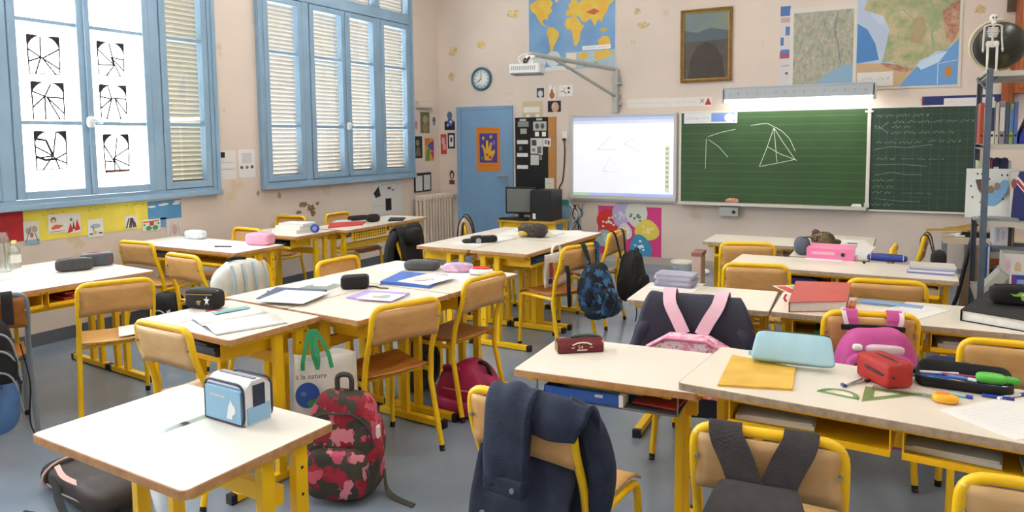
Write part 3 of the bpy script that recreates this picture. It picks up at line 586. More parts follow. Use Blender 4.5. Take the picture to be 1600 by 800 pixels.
# socket and cable
sk = PY(883, 214, YB)
T = thing('wall_socket', 'white double wall socket with black plug left of the whiteboard', 'socket', (sk.x, YB, sk.z))
part(T, 'plate', WHT, lambda m: m.bb((-.035, -.012, -.06), (.035, 0, .07)), .004)
part(T, 'plug', BLK, lambda m: m.cyl((0, -.012, -.035), (0, -.05, -.035), .02, n=10))
e0 = PY(872, 305, YB-.01); tag(MB().tube(spline([(sk.x, YB-.04, sk.z-.04), (sk.x+.0, YB-.015, sk.z-.2), (sk.x-.03, YB-.012, sk.z-.55), (sk.x-.08, YB-.012, e0.z+.1), (e0.x, YB-.012, e0.z-.1)], 6), .008, 6).build('power_cable', col('#4a3f3a', .6)), 'dark cable hanging from the wall socket', 'cable')
for k, (u0, u1) in enumerate(((893, 900), (911, 904))):
    p, q = PY(u0+2, 316, YB-.02), PY(u1+3, 357, YB-.02); tag(MB().tube(spline([p, (p+q)/2+Vector((.03*(1-2*k), 0, 0)), q, Vector((q.x, YB-.02, .05))], 6), .006, 6).build('grey_cable', col('#b9b2a8', .6)), ['thin grey cable hanging under the left corner of the whiteboard', 'thin grey cable looping beside the left whiteboard cable'][k], 'cable', 'grey cables under the whiteboard')
# wooden casing at the right end of the wall
WOOD = col('#b5622f', .5, hex2='#9a4f26', scale=5, stretch=(12, 12, 1)); DWOOD = col('#6f5d4c', .6, hex2='#57483b', scale=8)
xa, xb = PY(1573, 20, YB).x, PY(1587, 20, YB).x
tag(MB().bb((xa, YB-.06, 2.75), (xb, YB, HC)).build('trim_1', DWOOD), None, None, None, 'structure')
T = thing('wooden_cupboard', 'orange-brown wooden cupboard front behind the metal shelving', 'cupboard', (0, YB, 0)); xc = xb
part(T, 'carcass', WOOD, lambda m: m.bb((xb, -.30, 1.95), (xb+1.2, 0, 3.4)))
part(T, 'door', WOOD, lambda m: m.bb((xb+.02, -.32, 1.99), (xb+.58, -.30, 3.35)), .004); part(T, 'door', WOOD, lambda m: m.bb((xb+.62, -.32, 1.99), (xb+1.18, -.30, 3.35)), .004)
# ---------------------------------------------------------------- window wall decoration
def panel(p0, p1, base, label, draw=lambda A: None, name='paper_frieze', cat='poster'):
    A = left_art(p0, p1); A.base(base, .002); draw(A); return A.build(name, label, cat)
def quadpanel(name, corners, base, label, cat='poster', draw=None, off=0):
    P = [PX(*c, XL+.001+off) for c in corners]; z1_ = (P[0].z+P[1].z)/2; z0_ = (P[2].z+P[3].z)/2; y0_ = (P[0].y+P[3].y)/2; y1_ = (P[1].y+P[2].y)/2
    A = Art((XL+.001+off, y0_, z1_), (0, 1, 0), (0, 0, -1), y1_-y0_, z1_-z0_); A.base(base, .002)
    if draw: draw(A)
    return A.build(name, label, cat)
quadpanel('paper_frieze', [(-40, 332), (37, 328), (36, 377), (-40, 385)], col('#b3222a', .7, .12, 6), 'deep red paper panel at the start of the frieze under the window')
def paint_yellow(A):
    for k in range(16): A.ell(random.uniform(.02, .98), random.uniform(.05, .2), .004, .02, '#8a7a50', 8)
quadpanel('paper_frieze', [(37, 327), (231, 316), (231, 358), (37, 377)], col('#f0e05a', .7, .08, 6), 'long yellow paper panel of the frieze under the window', draw=paint_yellow)
quadpanel('paper_frieze', [(231, 315), (283, 311), (283, 341), (231, 344)], col('#5d9fd0', .7, .08, 6), 'blue paper panel with white clouds at the end of the frieze', draw=lambda A: [A.ell(a_, b_, .12, .06, '#eef2f4') for a_, b_ in ((.12, .28), (.5, .2), (.42, .22), (.85, .22), (.9, .1))])
quadpanel('paper_frieze', [(251, 340), (260, 340), (260, 354), (251, 355)], '#5d9fd0', 'narrow blue paper tab hanging under the blue frieze panel')
quadpanel('child_drawing', [(37, 347), (61, 345), (61, 380), (37, 383)], '#dfe3dd', 'grey drawing of a garden scene at the edge of the red panel', 'drawing', lambda A: A.rect(0, .8, 1, 1, '#8fb4c9').ell(.5, .6, .12, .12, '#c46a6a').ell(.3, .4, .2, .15, '#a9a89c').ell(.7, .35, .2, .15, '#b3a694').line([(.1, .9), (.3, .5), (.5, .2)], .006, '#6f6a60').line([(.9, .9), (.7, .5)], .006, '#6f6a60'), .004)
quadpanel('child_drawing', [(75, 336), (103, 333), (103, 363), (75, 365)], '#ece9e2', 'white drawing of an orange mermaid on the yellow panel', 'drawing', lambda A: A.ell(.3, .3, .16, .16, '#9a7b4a').ell(.3, .36, .1, .1, '#e8c9ae').poly([(.15, .7), (.4, .55), (.7, .6), (.85, .62), (.6, .78), (.2, .8)], '#dd6a3c').rect(.08, .9, .9, .93, '#7a7f9c'), .004)
quadpanel('child_drawing', [(103, 334), (126, 333), (126, 363), (103, 365)], '#e9e6e0', 'white drawing of figures in red cloaks on the yellow panel', 'drawing', lambda A: A.poly([(.55, .9), (.75, .3), (.95, .85)], '#d3222b').poly([(.05, 1), (.3, .45), (.45, .9)], '#c03038').ell(.35, .3, .1, .08, '#3a9a6a').poly([(.4, .8), (.5, .35), (.6, .8)], '#6a3a3a'), .004)
quadpanel('child_drawing', [(137, 343), (161, 341), (161, 369), (137, 371)], '#e6e9e9', 'white drawing of a grey balloon hill on the yellow panel', 'drawing', lambda A: A.ell(.5, .4, .35, .13, '#a9b4c2').line([(.3, .4), (.4, .7)], .008, '#5a6a80').ell(.45, .75, .12, .1, '#d9c83a').rect(.1, .78, .3, .86, '#3a3f4a').rect(.7, .76, .92, .84, '#3a3f4a'), .004)
quadpanel('child_drawing', [(195, 337), (214, 336), (214, 356), (195, 358)], '#efedea', 'white drawing of dark trees on the yellow panel', 'drawing', lambda A: [A.line([(a_, .95), (b_, .2)], .012, '#4a3b38') for a_, b_ in ((.1, .35), (.35, .5), (.5, .52), (.7, .55), (.9, .6))]+[A.ell(.75, .7, .14, .2, '#5d4a44')], .004)
quadpanel('child_drawing', [(222, 343), (250, 342), (250, 360), (222, 361)], '#dfe6dc', 'drawing of an orange roof and green trees between yellow and blue panels', 'drawing', lambda A: A.poly([(.02, .15), (.98, .1), (.9, .22), (.1, .28)], '#d96a32').rect(.4, .2, .65, .55, '#b8502f').ell(.35, .75, .16, .2, '#4aa06a').ell(.72, .75, .16, .2, '#4aa06a').ell(.12, .45, .06, .1, '#4aa06a').ell(.9, .4, .06, .1, '#4aa06a'), .004)
quadpanel('child_drawing', [(260, 342), (285, 341), (285, 369), (260, 370)], '#dcd9d6', 'pale pencil drawing hanging under the blue frieze panel', 'drawing', lambda A: A.ell(.5, .6, .15, .3, '#d3a9a9').line([(.2, .9), (.3, .2)], .005, '#a9a39e').line([(.8, .9), (.7, .2)], .005, '#a9a39e'), .004)
quadpanel('wall_notice', [(342, 236), (368, 234), (369, 279), (343, 281)], '#e4e2df', 'white notice with a small black square between the windows', 'notice', lambda A: A.rect(.1, .06, .35, .25, '#17171b').scrib(.1, .9, .42, .04, '#b0aeb0', .004).scrib(.1, .9, .65, .05, '#b9b7b9', .006))
quadpanel('wall_notice', [(372, 234), (398, 233), (399, 276), (373, 278)], '#e2e2e2', 'white notice with three small dark pictures between the windows', 'notice', lambda A: A.rect(.2, .12, .8, .5, '#c9c9cf').ell(.18, .64, .09, .06, '#4a4a50').ell(.5, .64, .09, .06, '#6a6a70').ell(.8, .63, .09, .06, '#4a4a50'))
quadpanel('wall_poster', [(581, 283), (627, 281), (629, 331), (583, 335)], '#d9d8d4', 'white poster with black photographs under the louvred window', 'poster', lambda A: A.poly([(.03, .35), (.2, .15), (.27, .45), (.1, .5)], '#26262a').rect(.42, .55, .62, .92, '#1e1e22').rect(.5, .2, .62, .27, '#5a5a62').ell(.68, .3, .05, .03, '#b8656a').scrib(.3, .9, .12, .02, '#9a9a9c', .004).scrib(.05, .35, .75, .02, '#9a9a9c', .004))
# cards in the corner
def lc(p0, p1, label, draw, base): return card(p0, p1, label, draw, base, True)
lc((646, 184), (654, 207), 'pink oval card beside the louvred window', lambda A: A.ell(.5, .5, .3, .3, '#c98a94'), '#ddc9c4')
lc((656.5, 175), (671, 208), 'olive portrait card under the white wall box', lambda A: A.ell(.55, .35, .3, .2, '#a89c74').ell(.55, .75, .35, .22, '#8c8358'), '#6f6a50')
lc((673, 179), (683, 200), 'white oval card with grey sketch in the corner', lambda A: A.ell(.5, .4, .25, .25, '#6a6a74').ell(.5, .7, .2, .15, '#8a8a92'), '#d9d6d2')
lc((645, 213), (660, 247), 'dark portrait card beside the louvred window', lambda A: A.ell(.5, .3, .2, .15, '#8a8064').poly([(.2, .9), (.4, .5), (.7, .5), (.85, .9)], '#6a6a4a'), '#23221f')
lc((663.5, 216), (678, 251), 'multicoloured abstract card in the corner of the room', lambda A: A.poly([(0, 0), (.6, 0), (.4, .4), (0, .3)], '#d9772a').poly([(.5, .2), (1, .1), (1, .6), (.6, .5)], '#7a3a9a').poly([(.2, .5), (.6, .4), (.5, 1), (.1, 1)], '#5aa04a').ell(.5, .35, .2, .1, '#2a6aa8').poly([(.6, .6), (1, .6), (.9, .95)], '#c23a6a'), '#d9a43a')
card((688.5, 210), (698, 241), 'red square card with pale swirls next to the corner', lambda A: A.ell(.45, .35, .3, .22, '#c9a0a8').ell(.6, .62, .3, .18, '#d9a888').ell(.3, .6, .15, .12, '#b05a7a'), '#b83a32')
card((694.5, 173), (711, 203), 'blue and black figure card left of the door', lambda A: A.rect(0, .55, 1, 1, '#1b1e26').ell(.5, .25, .25, .2, '#5a6a94').ell(.55, .6, .3, .2, '#4a5aa0').ell(.6, .58, .1, .08, '#c9d0dc').ell(.3, .75, .1, .08, '#9aa8c4'), '#d6cfc6')
card((699.5, 208), (711, 232), 'white card with thick black border left of the door', lambda A: A.rect(.2, .14, .8, .88, '#dfdedb').ell(.5, .42, .16, .18, '#3f4a6a'), '#1f1f22')
card((700.5, 265), (711, 288), 'small card of a dark haired girl left of the door', lambda A: A.ell(.55, .35, .35, .3, '#2a2224').ell(.55, .4, .2, .18, '#d9b49a').rect(.15, .7, .95, 1, '#6a2f2a'), '#d6c8ba')
a = left_art((646.5, 271), (673, 298)); a.base('#17171b', .012); a.rect(.06, .14, .46, .94, '#d3d6d6').rect(.54, .12, .94, .92, '#cdd0d0')
a.build('wall_folder', 'open black folder with white sheets hung above the radiator', 'folder')
p0, p1 = PX(654, 157, XL+.05), PX(681, 170, XL+.05)
T = thing('wall_box', 'small cream box mounted on the wall near the corner', 'box', (XL, 0, 0)); part(T, 'housing', col('#d9cdc0', .6), lambda m: m.bb((0, p0.y, p1.z), (.06, p1.y-.08, p0.z)), .006); part(T, 'lid', col('#e0d5c8', .6), lambda m: m.bb((.06, p0.y+.02, p1.z+.02), (.068, p1.y-.1, p0.z-.02)))
# radiator
CR = col('#d9c8b6', .5, .05, 9)
T = thing('radiator', 'cream column radiator standing in the corner by the door', 'radiator', (XL+.16, 0, 0)); ry0, ry1 = 7.98, 8.60; n = 10; rt = PX(676, 304, XL+.16).z
fin0 = None
for k in range(n):
    y = ry0+(ry1-ry0)*k/(n-1)
    if fin0 is None:
        m = MB()
        for xx in (-.06, 0, .06): m.tube(smoothpath([(xx, 0, .14), (xx, 0, rt-.02)], .02), .022, 8)
        m.sell((0, 0, rt-.035), (.095, .026, .04), .6, .6, 12, 8).sell((0, 0, .14), (.095, .026, .04), .6, .6, 12, 8); fin0 = m.build('fin', CR, T); o = fin0
    else: o = fin0.copy(); C.objects.link(o); o.parent = T
    o.location = (0, y, 0)
part(T, 'header_pipe', CR, lambda m: (m.cyl((0, ry0, .14), (0, ry1, .14), .018), m.cyl((0, ry0, rt-.035), (0, ry1, rt-.035), .018)))
for s in (ry0+.06, ry1-.06): part(T, 'foot', CR, lambda m: m.bb((-.07, s-.015, 0), (.07, s+.015, .12)))
part(T, 'valve', STEEL, lambda m: (m.cyl((0, ry1, rt-.06), (.12, ry1+.02, rt-.06), .012, n=8), m.cyl((.12, ry1+.02, rt-.09), (.12, ry1+.02, rt-.02), .02, n=10)))

pa, pb_ = PY(1567, 92, YB-.03), PY(1581, 160, YB-.03); tag(MB().bb((pa.x, YB-.05, pb_.z-.3), (pb_.x, YB-.02, pa.z)).build('wooden_plank', WOOD), 'upright orange wooden plank on the wall behind the shelving', 'plank')
# ---------------------------------------------------------------- desks
DESK = {}
def desk(key, label, cx, cy, wd, ang=0, zt=.73, d=.5, top=TOP, edge=EDGE, group=None, perf=False, tray=True, inset=(.055, .055)):
    t = thing('school_desk', label, 'desk', (cx, cy, 0), rad(ang), group); DESK[key] = (t, zt)
    part(t, 'tabletop', [top, edge], lambda m: m.prism(rrect(wd, d, .018, 3), zt-.024, zt-.0012, 1, 1).prism(rrect(wd-.006, d-.006, .016, 3), zt-.0012, zt, 0, 1))
    yc = .10
    for s in (-1, 1):
        x = s*(wd/2-inset[(s+1)//2])
        ft = part(t, 'foot', YEL, lambda m: m.bb((x-.02, -.218, .006), (x+.02, .218, .042)), .003)
        for yy in (-.231, .231): part(ft, 'foot_cap', BLK, lambda m: m.bb((x-.0205, yy-.014, .0), (x+.0205, yy+.014, .0425)))
        for yy in (yc-.065, yc+.055):
            lg = part(t, 'leg', YEL, lambda m: m.bb((x-.015, yy-.022, .042), (x+.015, yy+.022, zt-.024)), .002)
            if yy > yc: part(lg, 'adjustment_holes', BLK, lambda m: [m.cyl((x+s*.0145, yy, z), (x+s*.0158, yy, z), .005, n=8) for z in (.2, .3, .4, .46, .54, .62)])
        part(t, 'top_rail', YEL, lambda m: m.bb((x-.016, -.2, zt-.05), (x+.016, .2, zt-.024)))
    part(t, 'crossbar', YEL, lambda m: m.bb((-wd/2+.07, yc-.018, zt-.205), (wd/2-.07, yc+.012, zt-.15)), .002)
    part(t, 'apron', YEL, lambda m: m.bb((-wd/2+inset[0]+.02, -.215, zt-.042), (wd/2-inset[1]-.015, -.195, zt-.024)))
    if tray:
        n = 1 if wd < 1 else 2; yb_ = .215 if perf else .02; tw = (wd-.16)/n-.03 if inset[0] < .06 else (wd-.30)/n-.03
        for k in range(n):
            c = (k-(n-1)/2)*(tw+.03); z0 = zt-.112; z1 = zt-.024
            m = MB().bb((c-tw/2, -.225, z0), (c+tw/2, .02, z0+.004)).bb((c-tw/2, -.225, z0+.004), (c-tw/2+.004, .02, z1)).bb((c+tw/2-.004, -.225, z0+.004), (c+tw/2, .02, z1)).bb((c-tw/2+.004, yb_-.004, z0+.004), (c+tw/2-.004, yb_, z1)).bb((c-tw/2, -.232, z0-.004), (c+tw/2, -.225, z0+.016))
            o = m.build('tray', YELW, t)
            if perf: part(o, 'perforations', BLK, lambda m: [m.cyl((c-tw/2+.04+i*(tw-.08)/13, yb_-.0005, z0+.02+j*.024), (c-tw/2+.04+i*(tw-.08)/13, yb_+.0012, z0+.02+j*.024), .008, n=6) for i in range(14) for j in range(3)])
    return t
def rot2(v, a): a = rad(a); return (v[0]*math.cos(a)-v[1]*math.sin(a), v[0]*math.sin(a)+v[1]*math.cos(a))
def desk_px(key, label, fl, fr, wd, zt=.73, d=.5, **k):
    a, b = PZ(*fl, zt), PZ(*fr, zt); ang = math.degrees(math.atan2(b.y-a.y, b.x-a.x)); o = rot2((wd/2, d/2), ang)
    return desk(key, label, a.x+o[0], a.y+o[1], wd, ang, zt, d, **k)
GD = 'cream-topped school desks with yellow steel frames'
desk('A', 'cream single desk with blue and white striped pencil case on it', -1.83, 1.36, .7, -2.6, top=TOPW, tray=False)
desk_px('B', 'cream single desk with maroon pencil case and blue box in its tray', (801, 577), (1089, 616), .7, zt=.69, tray=False, inset=(.055, .125))
desk_px('C', 'worn double desk covered with yellow folder, red pencil case and drawing tools', (1058, 598), (1600, 694), 1.3, zt=.745, inset=(.07, .055), edge=EDGEG, top=TOPG)
desk_px('D', 'single desk carrying a pile of grey notebooks on a white sheet', (978, 468), (1199.5, 487), .7, edge=EDGEG, top=TOPG)
desk_px('E', 'double desk carrying a red ring binder and a black ring binder', (1204, 487), (1530, 517), 1.3, edge=EDGEG, top=TOPG)
desk('F', 'double desk carrying a pink lever arch file and blue pencil case', -.37, 5.05, 1.3, -.5, edge=EDGEG, top=TOPG)
desk('G1', 'bare beige single desk standing below the green board', -1.08, 6.06, .7, 1, edge=EDGEG, top=TOPG)
desk('G2', 'double desk with loose white sheets and olive pouch, end on to the board', -.46, 5.985, 1.28, 90, edge=EDGEG, top=TOPG)
def pair(keys, labs, cx, cy, ln, ang, **k):
    for sgn, kk, lb in zip((-1, 1), keys, labs):
        o = rot2((sgn*ln/4, 0), ang); desk(kk, lb, cx+o[0], cy+o[1], ln/2-.002, ang, **k)
pair(('J1', 'J2'), ('single desk with a black pouch, turned to the radiator side', 'single desk with white sheets beside the olive pouch, in front of the door'), -3.125, 5.335, 1.38, -91.5)
pair(('K1', 'K2'), ('single desk beside the chair with the blue camouflage backpack', 'single desk carrying the olive and brown pouch'), -2.623, 5.325, 1.38, 88.5)
pair(('M1b', 'M1a'), ('single desk carrying the dark grey pencil case next to the black jacket', 'single desk carrying the open white ring binder'), -2.90, 3.315, 1.38, -94.5)
pair(('M2a', 'M2b'), ('single desk carrying the lilac notebook', 'single desk carrying the blue folder and pink pouch'), -2.40, 3.275, 1.38, 85.5)
desk('L1', 'single desk with an open exercise book and black star pencil case', -2.80, 2.345, .7, -5)
desk('N', 'double desk by the window wall with a pink pencil case', -5.05, 4.01, 1.3, 0, top=TOPW)
desk('O1', 'single desk with a pile of white books beside a blue tape roll', -5.01, 4.90, .7, 0)
desk('O2', 'double desk with perforated tray backs and a red folder by the window wall', -4.80, 5.83, 1.3, -90, perf=True)
desk('P1', 'double desk carrying two dark pencil cases in front of the yellow frieze', -4.596, 2.395, 1.3, 85, top=TOPW)
desk('P2', 'double desk along the wall right under the yellow frieze', -5.10, 2.437, 1.3, -95, top=TOPW)
# ---------------------------------------------------------------- chairs
CH = {}
def make_chair(frame, seat, back):
    t = thing('school_chair', None, None); hw = .19; r = .0142
    def bk(m):
        m.tube(smoothpath([(-hw, -.165, .40), (-hw+.005, -.175, .52), (-hw+.003, -.235, .665), (-hw+.004, -.25, .785), (hw-.004, -.25, .785), (hw-.003, -.235, .665), (hw-.005, -.175, .52), (hw, -.165, .40)], .085, 6), r, 10)
    part(t, 'back_frame', frame, bk)
    def ply(m, wpx, prof, th):
        pass
    # curved plywood backrest between the uprights
    rows = []
    for i in range(6):
        v = i/5; z = .615+v*.155; row = []
        for j in range(11):
            u = j/10*2-1; row.append((u*(hw-.006), -.222-.028*v+(-.012)*(1-u*u)-.006, z-(.012*(1-v)*(u*u) if v < .5 else 0)))
        rows.append(row)
    part(t, 'backrest', back, lambda m: m.grid(rows, .009))
    for s in (-1, 1): part(t, 'rivet', STEEL, lambda m: m.cyl((s*(hw-.012), -.262, .70), (s*(hw-.012), -.240, .70), .006, n=8))
    rows = []
    for i in range(10):
        v = i/9; y = -.17+v*.37; z = .435-.012*math.sin(PI*min(1, v*1.25))-(.03*max(0, (v-.82)/.18)**2); row = []
        for j in range(9):
            u = j/8*2-1; row.append((u*(.175+.012*v), y, z+.008*u*u))
        rows.append(row)
    part(t, 'seat', seat, lambda m: m.grid(rows, .009))
    for s in (-1, 1):
        lg = part(t, 'leg', frame, lambda m: m.tube(smoothpath([(s*hw, -.165, .405), (s*hw, -.16, .36), (s*(hw+.012), -.235, .01)], .04), r, 8))
        part(lg, 'foot_tip', BLK, lambda m: m.cyl((s*(hw+.011), -.231, .03), (s*(hw+.0125), -.2365, 0), .0145, n=8))
        lg = part(t, 'leg', frame, lambda m: m.tube(smoothpath([(s*(hw-.012), .10, .405), (s*(hw-.012), .185, .405), (s*(hw-.006), .205, .01)], .08), r*.95, 8))
        part(lg, 'foot_tip', BLK, lambda m: m.cyl((s*(hw-.0063), .204, .03), (s*(hw-.006), .2055, 0), .0145, n=8))
        part(t, 'seat_rail', frame, lambda m: m.tube([(s*hw, -.165, .405), (s*(hw-.012), .10, .405)], r*.9, 8))
    part(t, 'cross_tube', frame, lambda m: m.tube([(-hw, -.10, .402), (hw, -.10, .402)], .009, 8))
    return t
def dup(root, loc, rz, label, cat, group):
    r = root.copy(); C.objects.link(r); r.location = loc; r.rotation_euler = (0, 0, rz); tag(r, label, cat, group)
    for ch in list(root.children):
        c = ch.copy(); C.objects.link(c); c.parent = r
        for g in ch.children:
            q = g.copy(); C.objects.link(q); q.parent = c
    return r
PROTO = {}; first = {}
def chair(key, label, mid, ang, kind='y', group='yellow-framed school chairs'):
    """mid: world xy of the middle of the back's top bar; ang: direction of the bar, sitter faces 90 deg left of it"""
    o = rot2((0, .25), ang); loc = (mid[0]+o[0], mid[1]+o[1], 0)
    if kind not in PROTO:
        PROTO[kind] = make_chair(*{'y': (YEL, PLYD, PLY), 'l': (YEL, PLYL, PLYL), 'm': (YEL, PLY, PLY), 'g': (GREY, PLYD, PLYD)}[kind]); r = PROTO[kind]; r.location = loc; r.rotation_euler = (0, 0, rad(ang)); tag(r, label, 'chair', group)
    else: r = dup(PROTO[kind], loc, rad(ang), label, 'chair', group)
    CH[key] = (Vector(loc), rad(ang)); return r
def mid(a, b, z=.785): p, q = PZ(*a, z), PZ(*b, z); m = (p+q)/2; return (m.x, m.y), math.degrees(math.atan2(q.y-p.y, q.x-p.x))
def chair_px(key, label, a, b, kind='y', da=0, sh=(0, 0)):
    m, an = mid(a, b); return chair(key, label, (m[0]+sh[0], m[1]+sh[1]), an+da, kind)
chair_px('c1', 'yellow chair with a white sheet on its seat, at the desk with dark pencil cases', (120, 447), (238, 435), 'm')
chair('c2', 'yellow chair pushed against the desk by the yellow and blue frieze', (-5.28, 3.57), 4, 'm')
chair('c3', 'yellow chair with white cloth hanging from its seat, in front of the pink-case desk', (-4.37, 3.29), -4, 'm')
chair('c4', 'yellow chair tucked under the single desk with the open exercise book', (-2.77, 1.97), -3, 'l')
chair_px('c5', 'yellow chair with dark seat between the floral backpack and magenta bag', (568, 482), (674, 463), sh=(.055, -.01))
chair_px('c6', 'yellow chair standing right above the magenta bag on the floor', (722, 442), (792, 424))
chair_px('c7', 'yellow chair with a blue camouflage backpack hung on it', (876, 389), (935, 380))
chair('c8', 'yellow chair with a black backpack hung on it, near the flower poster', (-2.10, 5.70), 88)
chair_px('c9', 'yellow chair with a dark denim jacket slung over its back', (727, 602), (902, 645), 'm')
chair_px('c10', 'yellow chair with a charcoal backpack hung by two wide straps', (1092, 663), (1313, 695), 'l')
chair('c11', 'empty yellow chair at the end of the front double desk beside the charcoal backpack chair', (.315, 1.925), 7, 'l')
chair('c12', 'empty yellow chair in front of the black ring binder', (.385, 3.22), 5, 'm')
chair_px('c13', 'yellow chair with a bright pink backpack hung on it', (1287, 490), (1435, 492), 'm', -10)
c14 = PZ(1086, 476, .785)
chair('c14', 'yellow chair hidden under a navy jacket and pink floral bag', (c14.x, c14.y), 4, 'm')
chair_px('c15', 'empty yellow chair standing behind the desk with the grey notebook pile', (1135, 413), (1229, 416), 'm', -4)
chair_px('c16', 'empty yellow chair in front of the bare beige desk', (1128, 381), (1208, 381), 'm', -10)
chair_px('c17', 'empty yellow chair between the red binder and the blue pencil case', (1325, 437), (1448, 443), 'm', -3)
chair('c18', 'yellow chair covered by a black jacket near the radiator', (-3.83, 5.12), -82)
chair('c19', 'yellow chair with a see-through plastic sack on its back', (-3.62, 3.17), -88, 'm')
chair('c20', 'yellow chair behind the black pencil case, back just showing over the desk', (-3.27, 3.62), -92, 'm')
chair('c21', 'brown-backed chair at the wall behind the pile of white books', (-5.60, 5.52), -174)
chair('c22', 'yellow chair at the window wall behind the white and blue pouch', (-5.16, 4.56), 176, 'm')
chair('c23', 'chair with a beige jacket and black straps in front of the blue door', (-3.68, 5.86), -62, 'm')
chair('c24', 'plain wooden chair under the perforated desk by the window wall', (-5.36, 5.95), -90)
chair('c25', 'brown-backed chair with red bag straps behind the water bottle', (-5.52, 2.42), -95, 'y')
c26 = PZ(42, 458, .785); o26 = rot2((.19, 0), 66); chair('c26', 'grey-framed chair carrying the black and blue backpack', (c26.x-o26[0], c26.y-o26[1]), 66, 'g')
c27 = PZ(1440, 371, .785)
chair('c27', 'brown-backed chair with a black bag next to the metal shelving', (c27.x+.03, c27.y+.12), 84, 'y')
c28 = PZ(1397, 386, .785)
chair('c28', 'chair turned edge on behind the flat blue pencil case', (c28.x, c28.y), 86, 'y')
# ---------------------------------------------------------------- bags, jackets
def patchmat(name, colors, scale, rough=.8, distort=.35, bump=.0):
    m = bpy.data.materials.new(name); m.use_nodes = True; nt = m.node_tree; b = nt.nodes['Principled BSDF']; b.inputs['Roughness'].default_value = rough
    tc = nt.nodes.new('ShaderNodeTexCoord'); n = nt.nodes.new('ShaderNodeTexNoise'); n.inputs['Scale'].default_value = scale*1.3; n.inputs['Detail'].default_value = 3
    nt.links.new(tc.outputs['Object'], n.inputs['Vector'])
    mx = nt.nodes.new('ShaderNodeMixRGB'); mx.inputs[0].default_value = distort*.25; nt.links.new(tc.outputs['Object'], mx.inputs[1]); nt.links.new(n.outputs['Color'], mx.inputs[2])
    v = nt.nodes.new('ShaderNodeTexVoronoi'); v.inputs['Scale'].default_value = scale; nt.links.new(mx.outputs[0], v.inputs['Vector'])
    s = nt.nodes.new('ShaderNodeSeparateColor'); nt.links.new(v.outputs['Color'], s.inputs[0])
    r = nt.nodes.new('ShaderNodeValToRGB'); r.color_ramp.interpolation = 'CONSTANT'; e = r.color_ramp.elements
    while len(e) < len(colors): e.new(.5)
    for i, c in enumerate(colors): e[i].position = i/len(colors); e[i].color = lin(c)
    nt.links.new(s.outputs[0], r.inputs[0]); nt.links.new(r.outputs[0], b.inputs['Base Color']); return m
FLORAL = patchmat('red_floral_cloth', ['#3f3b36', '#a8273a', '#c9586e', '#4b463e', '#8f1f31', '#d98595', '#46423c'], 20)
CAMO = patchmat('blue_camouflage', ['#17222f', '#27507a', '#1a2a3c', '#3f76a3', '#131b26'], 26)
PINKF = patchmat('pink_floral_cloth', ['#f1cdd9', '#e3709f', '#f6e2e8', '#ef9dbd', '#f3d3dd'], 45)
MAG = col('#a8174e', .6, .3, 14, .5); PINK = col('#c9529a', .7, .12, 10, .3); CHAR = col('#3a3638', .8, .15, 30, .3, bscale=120); BLKC = col('#141417', .75, .3, 20, .4)
NAVY = col('#232b40', .8, .25, 9, .5, bscale=60); DENIM = col('#27324a', .8, .22, 20, .35, bscale=220); NAVYP = col('#2c2c40', .6, .15, 8, .3)
WEB = col('#1b1b1e', .7); LP = col('#efc3d3', .7, .05, 12)
def hung(name, label, cat, key): p, a = CH[key]; return thing(name, label, cat, p, a)
def strap_over(m, x, xb, zb, w, yb=-.30, front=.72, mi=0):
    """strap looped over the chair back: front side, over the bar, down to the bag"""
    m.strap(spline([(x, -.222, front), (x, -.226, .775), (x, -.25, .803), (x+(xb-x)*.1, -.278, .775), (x+(xb-x)*.6, (yb-.28)/2, (.775+zb)/2), (xb, yb, zb)], 5), w, .006, (1, 0, 0), mi)
def pack_body(T, mat, w, d, h, c, e=.5, taper=.12, seed=1, name='body', lump=.02):
    rnd = random.Random(seed); ph = [rnd.uniform(0, 6) for _ in range(6)]
    def fn(p):
        k = 1-taper*max(0, p.z/(h/2)); q = 1+lump*(math.sin(p.z*23+ph[0])+math.sin(p.x*31+ph[1])+math.sin(p.y*37+p.z*19+ph[2]))
        return (p.x*k*q, p.y*k*q, p.z*(1+lump*math.sin(p.x*20+ph[3])))
    return part(T, name, mat, lambda m: m.sell(c, (w/2, d/2, h/2), e, e, 36, 22, 0, None, fn))
def ziparc(T, mat, w, y, z0, z1, r=.004, parent=None): return part(parent or T, 'zipper', mat, lambda m: m.tube(spline([(-w/2, y+.01, z0), (-w*.48, y, z0+(z1-z0)*.6), (-w*.25, y, z1-.005), (0, y, z1), (w*.25, y, z1-.005), (w*.48, y, z0+(z1-z0)*.6), (w/2, y+.01, z0)], 5), r, 6))
# charcoal pack on c10
T = hung('backpack', 'charcoal backpack hanging by two wide straps from a chair at the front double desk', 'bag', 'c10')
for x, xb in ((-.105, -.045), (.085, .03)): part(T, 'strap', CHAR, lambda m: strap_over(m, x, xb, .665, .085, -.315))
pack_body(T, CHAR, .38, .17, .44, (-.01, -.375, .455), .55, .35, 3, lump=.03)
part(T, 'opening', BLKC, lambda m: m.sell((-.0, -.455, .575), (.085, .03, .035), .8, .8, 20, 10)); part(T, 'flap', CHAR, lambda m: m.strap(spline([(-.01, -.30, .665), (-.01, -.37, .685), (-.01, -.44, .65), (-.01, -.47, .60)], 5), lambda t: .15+.13*t, .012, (1, 0, 0)))
part(T, 'side_strap', BLKC, lambda m: m.strap(spline([(-.16, -.36, .55), (-.20, -.33, .42), (-.22, -.30, .30), (-.19, -.29, .12)], 5), .03, .005, (0, 1, 0)))
